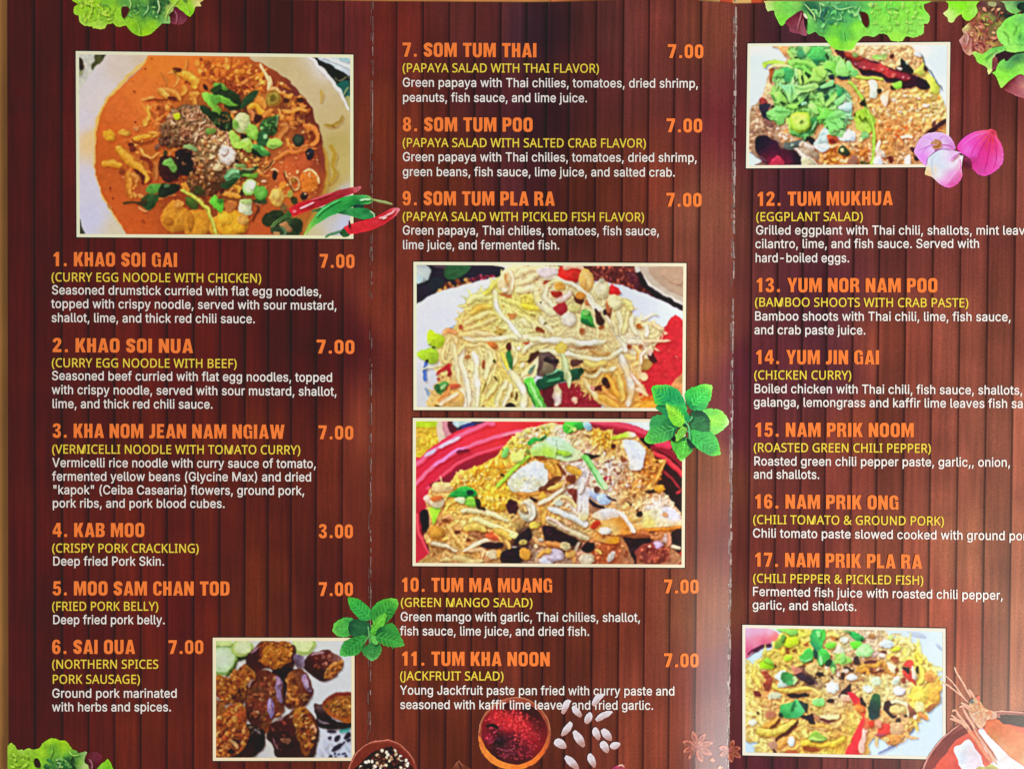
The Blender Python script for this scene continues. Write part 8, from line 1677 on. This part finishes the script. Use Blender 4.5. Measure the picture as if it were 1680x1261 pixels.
# shallots beside the eggplant salad photo
s_ = (1490, 200, 9.882)
FS_ = lambda s: Field(s, s_)
a = garnish(1496, 206, 1652, 312, s_, 0.7, .015, .14)
a.layer("shallot", "pale lilac shallot showing its root", .015, .14)
a.P("108 470 150 340 250 220 400 172 550 180 680 250 750 370 765 432 700 475 560 455 440 475 350 535 310 610 290 715 200 640 140 550", FS_("150 440 e8a8f0 250 300 e8b8f0 400 230 e4bcf4 550 240 e8c0f4 650 320 e8b0f0 690 400 e090dc 730 430 d880c4 560 360 f0d8f8 350 400 f0c8f8 250 560 f08cf4 320 480 f0b0f8 400 460 f0d0f8"), v=.02)
a.E(455, 365, 88, 84, 'cc9468', 'b87848').E(440, 350, 50, 45, 'd8a478', 'c88c5c').P("430 460 540 440 660 460 560 470 440 485", 'a05c94')
a.layer("shallot", "deep pink shallot with a pointed tip", .015, .14)
a.P("795 405 870 290 1000 200 1150 152 1290 143 1330 122 1412 158 1425 230 1500 350 1542 500 1515 690 1400 805 1260 872 1130 845 1040 745 1000 605 920 535 850 495", FS_("840 420 f040a0 900 400 f864d8 950 300 f85cd0 1050 220 f85cc0 1200 170 f46090 1330 160 f45468 1400 190 f05868 1350 270 f03850 1300 400 e43478 1050 330 f048c0 950 450 f884f0 1050 520 f05cd0 1200 520 f0349c 1400 420 f03c84 1500 480 f85cb0 1480 620 f070c8 1250 650 f03ca0 1380 750 f454b8 1250 800 e84cb0 1100 700 e83c9c 1040 640 b02c6c 1150 800 d84ca0"), v=.02)
a.P("890 640 920 560 1000 600 1030 690 1000 760 930 745 880 690", Field("940 680 401418 1000 640 8c2c58 920 600 a04468 900 700 702c38", s_), v=.04).E(1370, 165, 36, 30, 'd04058')
a.layer("shallot", "nearly white shallot in front", .015, .14)
a.P("298 690 320 580 400 500 560 448 700 458 840 500 890 548 875 640 862 760 875 850 835 950 740 1042 640 1058 540 1032 430 925 380 885 280 855 288 780", FS_("340 660 e0ecfc 450 560 e0f4fc 600 520 f0e8fc 750 500 f0b8f0 850 530 f8f0fc 700 600 f0ccf4 550 700 dcecfc 700 700 f0f4fc 820 640 fcfcfc 500 850 f0f8fc 330 780 fce8b8 300 840 f4c480 600 950 f8c0f4 750 850 f4a8f0 840 880 e85c90 700 1020 e848a0 800 970 e858b0 600 1040 e87cc8 850 740 f4b8d0"), v=.015)
a.R("840 495 760 560 680 630", 5, 'f0a4ec', 'f0c8f4', .6, .03).R("820 520 770 560 720 600", 2.5, 'c878b0', 'e090d0').P("820 512 870 515 880 545 840 530", '4a2430')
a.drop = 0.0
a.keep_id = True
for s, c in (("1330 170 1200 250 1080 400 1000 580", 'e83ca8'), ("1340 180 1250 320 1150 520 1110 740", 'd83090'), ("1350 190 1320 400 1280 620 1240 840", 'd02c84'), ("1370 200 1420 400 1430 600 1370 790", 'd8368c'), ("1390 210 1480 380 1510 560 1480 700", 'ec60b0'), ("1300 160 1100 220 940 330 860 440", 'f070d4'), ("460 360 300 420 200 560", 'dc90e4'), ("480 330 560 230 640 250", 'dca0e4'), ("520 370 640 380 740 420", 'cc70b8'), ("430 330 330 260 250 260", 'e0a4ec'), ("400 380 270 420 160 480", 'dc94e8'), ("840 560 800 740 700 900 600 1020", 'f4b4e0'), ("850 600 850 760 800 900 720 1010", 'e878b8'), ("500 480 400 600 380 760 430 900", 'd0dcf0')):
    a.R(s, 2.2, c, c, .8, .02)
a.R("310 600 420 500 560 445 700 470", 1.6, 'a87cb0', 'c8a0d0', .5, 0).R("300 700 310 640 330 570", 1.6, 'b88cc8', 'd0a8dc', .5, 0)
put(a, None)

# bowl of chili powder under dish 11
b_ = (740, 1130, 5.25)
FB_ = lambda s: Field(s, b_)
a = garnish(782, 1140, 906, 1266, b_, 0.8, .05, 0)
a.E(547, 378, 308, 308, 'a04a34', '8a3424', jit=.0, n=48)
a.P("240 400 250 500 300 590 380 650 470 682 560 690 650 672 740 620 800 550 840 460 852 380 830 400 780 520 700 600 600 640 500 640 400 600 320 530 270 450", FB_("260 440 e07838 330 570 f08838 450 660 f88c38 600 670 f88030 720 610 f07830 800 520 e86830 840 420 c06038"), sm=2, v=.02)
a.P("262 370 275 270 340 190 440 130 560 110 680 140 770 210 822 310 830 400 780 520 700 600 600 645 500 640 400 600 320 530 275 450", FB_("300 260 a02428 400 220 c82c30 500 260 e03038 560 180 802024 480 150 401418 640 170 30141a 720 230 3a161c 760 320 5a1c20 800 380 7c2424 560 320 d82c30 650 330 c82830 700 420 b0202c 460 330 e02c38 380 280 d83038 300 340 8a1c28 340 320 301018 400 360 3a141c 320 420 a02438 300 460 601420 440 430 241420 400 460 1a1018 520 420 4a1c28 560 480 4a1824 480 540 5c1c2c 600 560 4c1420 650 520 741c2c 740 500 8a1c24 600 620 50141c 400 570 3c1018"), v=.08)
a.D(150, "290 250 400 180 560 170 760 260 790 420 700 580 480 620 320 500", (1, 2.4), FB_("400 220 d83438 560 300 e83c40 650 400 c03038 420 440 2a1822 340 400 b03048 520 560 7c2838 760 300 6a2024 640 560 8a2430"), jit=.22)
a.R("300 320 360 310 410 340", 5, '200c14', light=0).R("380 500 480 530 560 500", 2.5, '7c3444').R("460 555 560 560", 2, '6a2c3c')
a.R("240 380 262 270 340 170 440 105 547 74 660 92 760 160 830 260 852 370", 2.2, 'b06848', '8a4430', .2)
put(a, 'chili_powder_bowl', 'wooden bowl of red chili powder under dish 11', warp=0.3)
SEEDS = [("965 210 985 150 1000 115 1030 100", 9.5), ("1120 235 1080 190 1045 150", 9.5), ("1225 140 1260 80 1315 45", 10), ("1165 295 1185 245 1200 200", 11), ("1250 265 1310 225 1390 195", 10), ("1035 285 1000 340 955 400", 11), ("1060 360 1105 430 1145 495", 12), ("890 450 935 465 990 500", 14), ("1240 330 1250 380 1275 435", 11), ("1305 345 1340 390 1380 440", 12), ("1300 450 1320 490 1350 545", 12), ("1370 490 1410 485 1455 470", 11), ("985 580 1040 630 1095 685", 12), ("1195 555 1210 610 1240 670", 11)]
for pts_, wd in SEEDS:
    q = [(740 + u / 5.25, 1130 + v / 5.25) for u, v in nums(pts_)]
    xs, ys = [p[0] for p in q], [p[1] for p in q]
    a = Art(min(xs) - 9, min(ys) - 9, max(xs) + 9, max(ys) + 9, 0.7, 2)
    a.layer('seed', None, 0.03, 0.0)
    p = smooth_open(q, 4)
    n = len(p)
    L_, R_ = [], []
    for i in range(n):
        d = (p[min(n - 1, i + 1)][0] - p[max(0, i - 1)][0], p[min(n - 1, i + 1)][1] - p[max(0, i - 1)][1])
        l = math.hypot(*d) or 1
        t = i / (n - 1)
        kk = wd / 2 * math.sin(math.pi * min(1, max(0.03, t * .9 + .08))) ** .65
        L_.append((p[i][0] - d[1] / l * kk, p[i][1] + d[0] / l * kk)); R_.append((p[i][0] + d[1] / l * kk, p[i][1] - d[0] / l * kk))
    cx, cy = sum(xs) / len(xs), sum(ys) / len(ys)
    a.P(L_ + R_[::-1], lambda x, y, cx=cx, cy=cy: mix((0.90, 0.86, 0.88), (0.74, 0.56, 0.52), min(1, max(0, ((x - cx) * .35 + (y - cy)) / 11 + .12))), sm=1, v=.02, big=4)
    a.out(menu, 1.15, whole=('pale_seed', None), soft=0.5, warp=0.2)

# bowl of peppercorns on the first fold
k = (540, 960, 4.193)
a = garnish(564, 1208, 690, 1268, k, 0.7, .05, 0)
a.E(368, 1300, 236, 236, '8a3c2c', '7a2e22', jit=.0, n=44).E(368, 1304, 222, 220, '7c3024', '682820', jit=0, n=40).R("134 1270 160 1200 220 1120 300 1078 390 1066 470 1085 540 1140 590 1220", 2, 'b46450', '9a4c3c', .2)
a.P("180 1290 210 1230 250 1190 290 1150 350 1130 400 1110 450 1130 500 1170 540 1210 570 1290", '2a1614', v=.15)
a.drop = .3
for i in range(120):
    for _ in range(30):
        u, v = random.uniform(185, 570), random.uniform(1095, 1290)
        if inside((u, v), nums("185 1290 215 1230 255 1190 290 1150 350 1130 400 1100 450 1125 500 1168 545 1210 572 1290")): break
    c = random.choice(['2a1a18', '1e1214', '4a2c22', 'e0ccb0', 'd0b898', 'f0e0cc', '6a3c2c', '3a2420', 'b89878', 'e8d4bc', '5a2420'])
    a.E(u, v, random.uniform(11, 15), random.uniform(11, 14), tuple(x * .72 for x in hexc(c)), tuple(min(1, x * 1.12 + .03) for x in hexc(c)), jit=.08, n=9)
put(a, 'peppercorn_bowl', 'bowl of mixed peppercorns at the foot of the fold')

# star anise beside the second fold
k = (1090, 1180, 7)
for cx, cy, L, nm in ((372, 305, ((-106, 180, 44), (-58, 175, 40), (-15, 190, 42), (28, 195, 46), (72, 190, 46), (122, 170, 30), (157, 170, 46), (-162, 175, 46)), 'star anise left of the fold'), (752, 345, ((-70, 120, 40), (-10, 125, 40), (36, 150, 44), (82, 145, 42), (150, 130, 44), (-165, 130, 40)), 'star anise on the fold')):
    a = garnish(1090 + cx / 7 - 32, 1180 + cy / 7 - 32, 1090 + cx / 7 + 32, 1180 + cy / 7 + 32, k, 0.6, .06, .15)
    for ang, ln, wd in L:
        t = math.radians(ang)
        q = "%f %f %f %f %f %f" % (cx + math.cos(t) * 22, cy + math.sin(t) * 22, cx + math.cos(t) * ln * .55, cy + math.sin(t) * ln * .55, cx + math.cos(t) * ln, cy + math.sin(t) * ln)
        a.leaf(q, wd * 1.5 / 7, 'a8503c' if ang != 122 else '8a4436', 'b4604a', 'c07a60')
        a.R("%f %f %f %f" % (cx + math.cos(t) * ln * .35, cy + math.sin(t) * ln * .35, cx + math.cos(t) * ln * .8, cy + math.sin(t) * ln * .8), wd / 7 * .5, '8a3828', 'a04a38', .8, .02)
    a.E(cx, cy, 34, 34, 'a04c40', 'b4605c', jit=.1)
    put(a, 'star_anise', nm, soft=0.6)
a = garnish(1160, 1238, 1200, 1268, k, 0.7)
a.P("525 455 550 440 575 460 570 480 535 470", 'c8805c').P("612 545 640 530 660 550 630 562", 'd08c68')
put(a, 'spice_crumbs', 'spice crumbs under the star anise')
a = garnish(738, 1240, 780, 1268, b_, .8)
a.P("0 690 30 650 66 612 90 640 180 690 180 760 0 760", Field("40 660 8a4a34 70 630 a05c44 120 670 6a3424 20 690 5c2c20", b_), v=.1).R("60 625 90 690", 3, '4a2018')
put(a, 'cinnamon_stick', 'tip of a cinnamon stick at the bottom edge')
a = garnish(1000, 1248, 1030, 1270, b_, .8)
a.P("1370 700 1400 670 1450 655 1490 665 1510 700 1500 760 1370 760", Field("1390 690 b03458 1440 670 d05878 1490 680 c06070 1440 700 a02848", b_), v=.06).R("1440 660 1470 655 1490 672", 3, 'e0a090')
put(a, 'shallot_tip', 'tip of a pink shallot at the bottom edge')

# soup bowl with a shrimp in the bottom right corner
k = (1490, 1080, 6.968)
FK = lambda s: Field(s, k)
a = garnish(1510, 1088, 1700, 1272, k, 0.8, .03, .1)
a.P("165 1330 175 1240 240 1110 330 980 430 875 520 800 600 740 700 690 850 640 1000 605 1150 600 1300 615 1460 640 1460 1360", FK("220 1150 a85048 350 970 a04844 500 830 9c4c40 650 730 a85c4c 1000 610 c08070 1200 605 b87868 1324 640 a86858 300 1100 8a3430 450 900 803430"), v=.04)
a.P("205 1330 225 1230 290 1110 380 990 470 905 560 830 680 770 900 690 1100 670 1460 700 1460 1360", FK("280 1180 9c3c34 400 1010 8a3830 560 860 803028 1050 680 5c4438 1200 690 5c4c40 1320 710 60483c 700 780 8c3c30 900 720 8a4834"), v=.05)
a.P("290 1330 310 1240 350 1180 430 1080 500 980 580 910 680 850 800 800 1000 760 1150 745 1300 770 1460 790 1460 1360", FK("340 1240 f45c40 450 1080 f05c44 560 950 e85c44 680 870 e8604c 760 900 f07050 1000 800 e86c3c 1200 800 f07c54 1320 800 f07858 1200 1000 f48858 1320 1000 f08c60 1320 1200 f09868 500 1150 f06048 560 1230 e84838"), v=.04)
a.R("165 1300 190 1210 260 1080 350 955 450 860 600 745", 2.5, 'd09080', 'b86860', .2)
a.R("930 640 1000 606 1150 602 1324 622", 2.2, 'd89c88', 'b87868', .2).P("1050 640 1200 640 1330 660 1460 680 1460 740 1330 780 1150 740 1080 690", '58483c', v=.12)
a.P("520 1050 540 1000 600 980 640 940 690 920 730 960 760 1020 830 1110 850 1200 880 1270 620 1270 570 1160", FK("560 1040 f8fcfc 660 980 ecf4fc 620 1120 dce8f8 720 1050 e8d8dc 760 1180 f4e0ec 820 1180 f8e8f0 660 1230 f0f0f8"), v=.02)
a.P("740 960 800 920 830 1000 880 1100 900 1200 860 1150", 'e0583c', v=.05)
a.P("800 830 850 790 910 860 1000 960 1100 1060 1200 1150 1330 1230 1460 1330 1000 1330 940 1180 880 1080 830 960", FK("840 830 f4f4fc 900 920 fcf8fc 1000 1050 fcfcfc 1100 1120 f8e4dc 1100 1230 f4f0f8 1250 1230 fcf0ec 1000 1180 f8fcfc"), v=.015)
a.P("900 700 960 660 1040 700 1100 760 1200 800 1330 860 1460 900 1460 1290 1330 1220 1200 1140 1100 1050 1000 950 900 860 880 780", FK("950 720 f07840 1000 800 e8743c 1100 850 f08048 980 900 d88440 1100 950 e88a50 1200 900 f48c58 1300 950 f4985c 1250 1100 e88c4c 1050 1000 f0b890 1180 1060 f0a468 1330 1150 ecb478"), v=.05)
a.P("700 520 740 470 790 440 850 540 900 580 1000 610 1010 670 960 690 900 700 880 760 820 800 770 750 720 680 690 600", FK("720 500 d8c098 760 540 ecb078 830 560 e8a464 800 640 f0c09c 900 620 e8b07c 960 640 e8b8a0 760 700 f0c8a8 850 720 f0b48c 780 780 f0c4a0"), v=.06)
a.D(60, "710 540 800 500 980 640 880 760 760 740", (1.2, 2.6), "f4c8a0 e89c5c d8784c f8dcc0 c88c6c", jit=.06)
a.E(728, 490, 26, 20, '9c9480', '6c746c').P("780 430 815 430 810 480 790 470", 'e0705c')
for s, w in (("525 90 560 170 610 250 660 340 700 400 720 440", 3.0), ("420 190 490 250 560 340 620 420 680 490", 2.6), ("380 260 450 300 540 370 620 430 690 500", 2.6), ("690 335 730 400 760 450", 4), ("600 500 660 530 720 560", 4.5), ("580 550 650 545 720 600", 4), ("620 560 660 640 700 700 760 790 820 900 900 1020 960 1120 1010 1200", 6.5), ("500 610 540 590 580 650 640 720 700 800 780 920 860 1050 920 1150", 4), ("490 640 560 690 640 740 700 800", 4), ("465 685 540 700 620 750 680 810", 4), ("500 600 520 590 550 600", 3)):
    a.R(s, w * .9, 'f0b494', 'd88c70', .6, .08)
a.R("680 810 780 930 860 1060 960 1180", 8, 'f09468', 'dc6c4c', .3, .05).R("760 780 840 900 940 1040 1020 1160", 3, 'd0785c', light=.04)
a.P("760 1270 820 1230 880 1240 940 1200 1000 1230 1040 1290 760 1300", 'd0c868', v=.12)
put(a, 'shrimp_soup_bowl', 'bowl of orange soup with a shrimp in the corner')
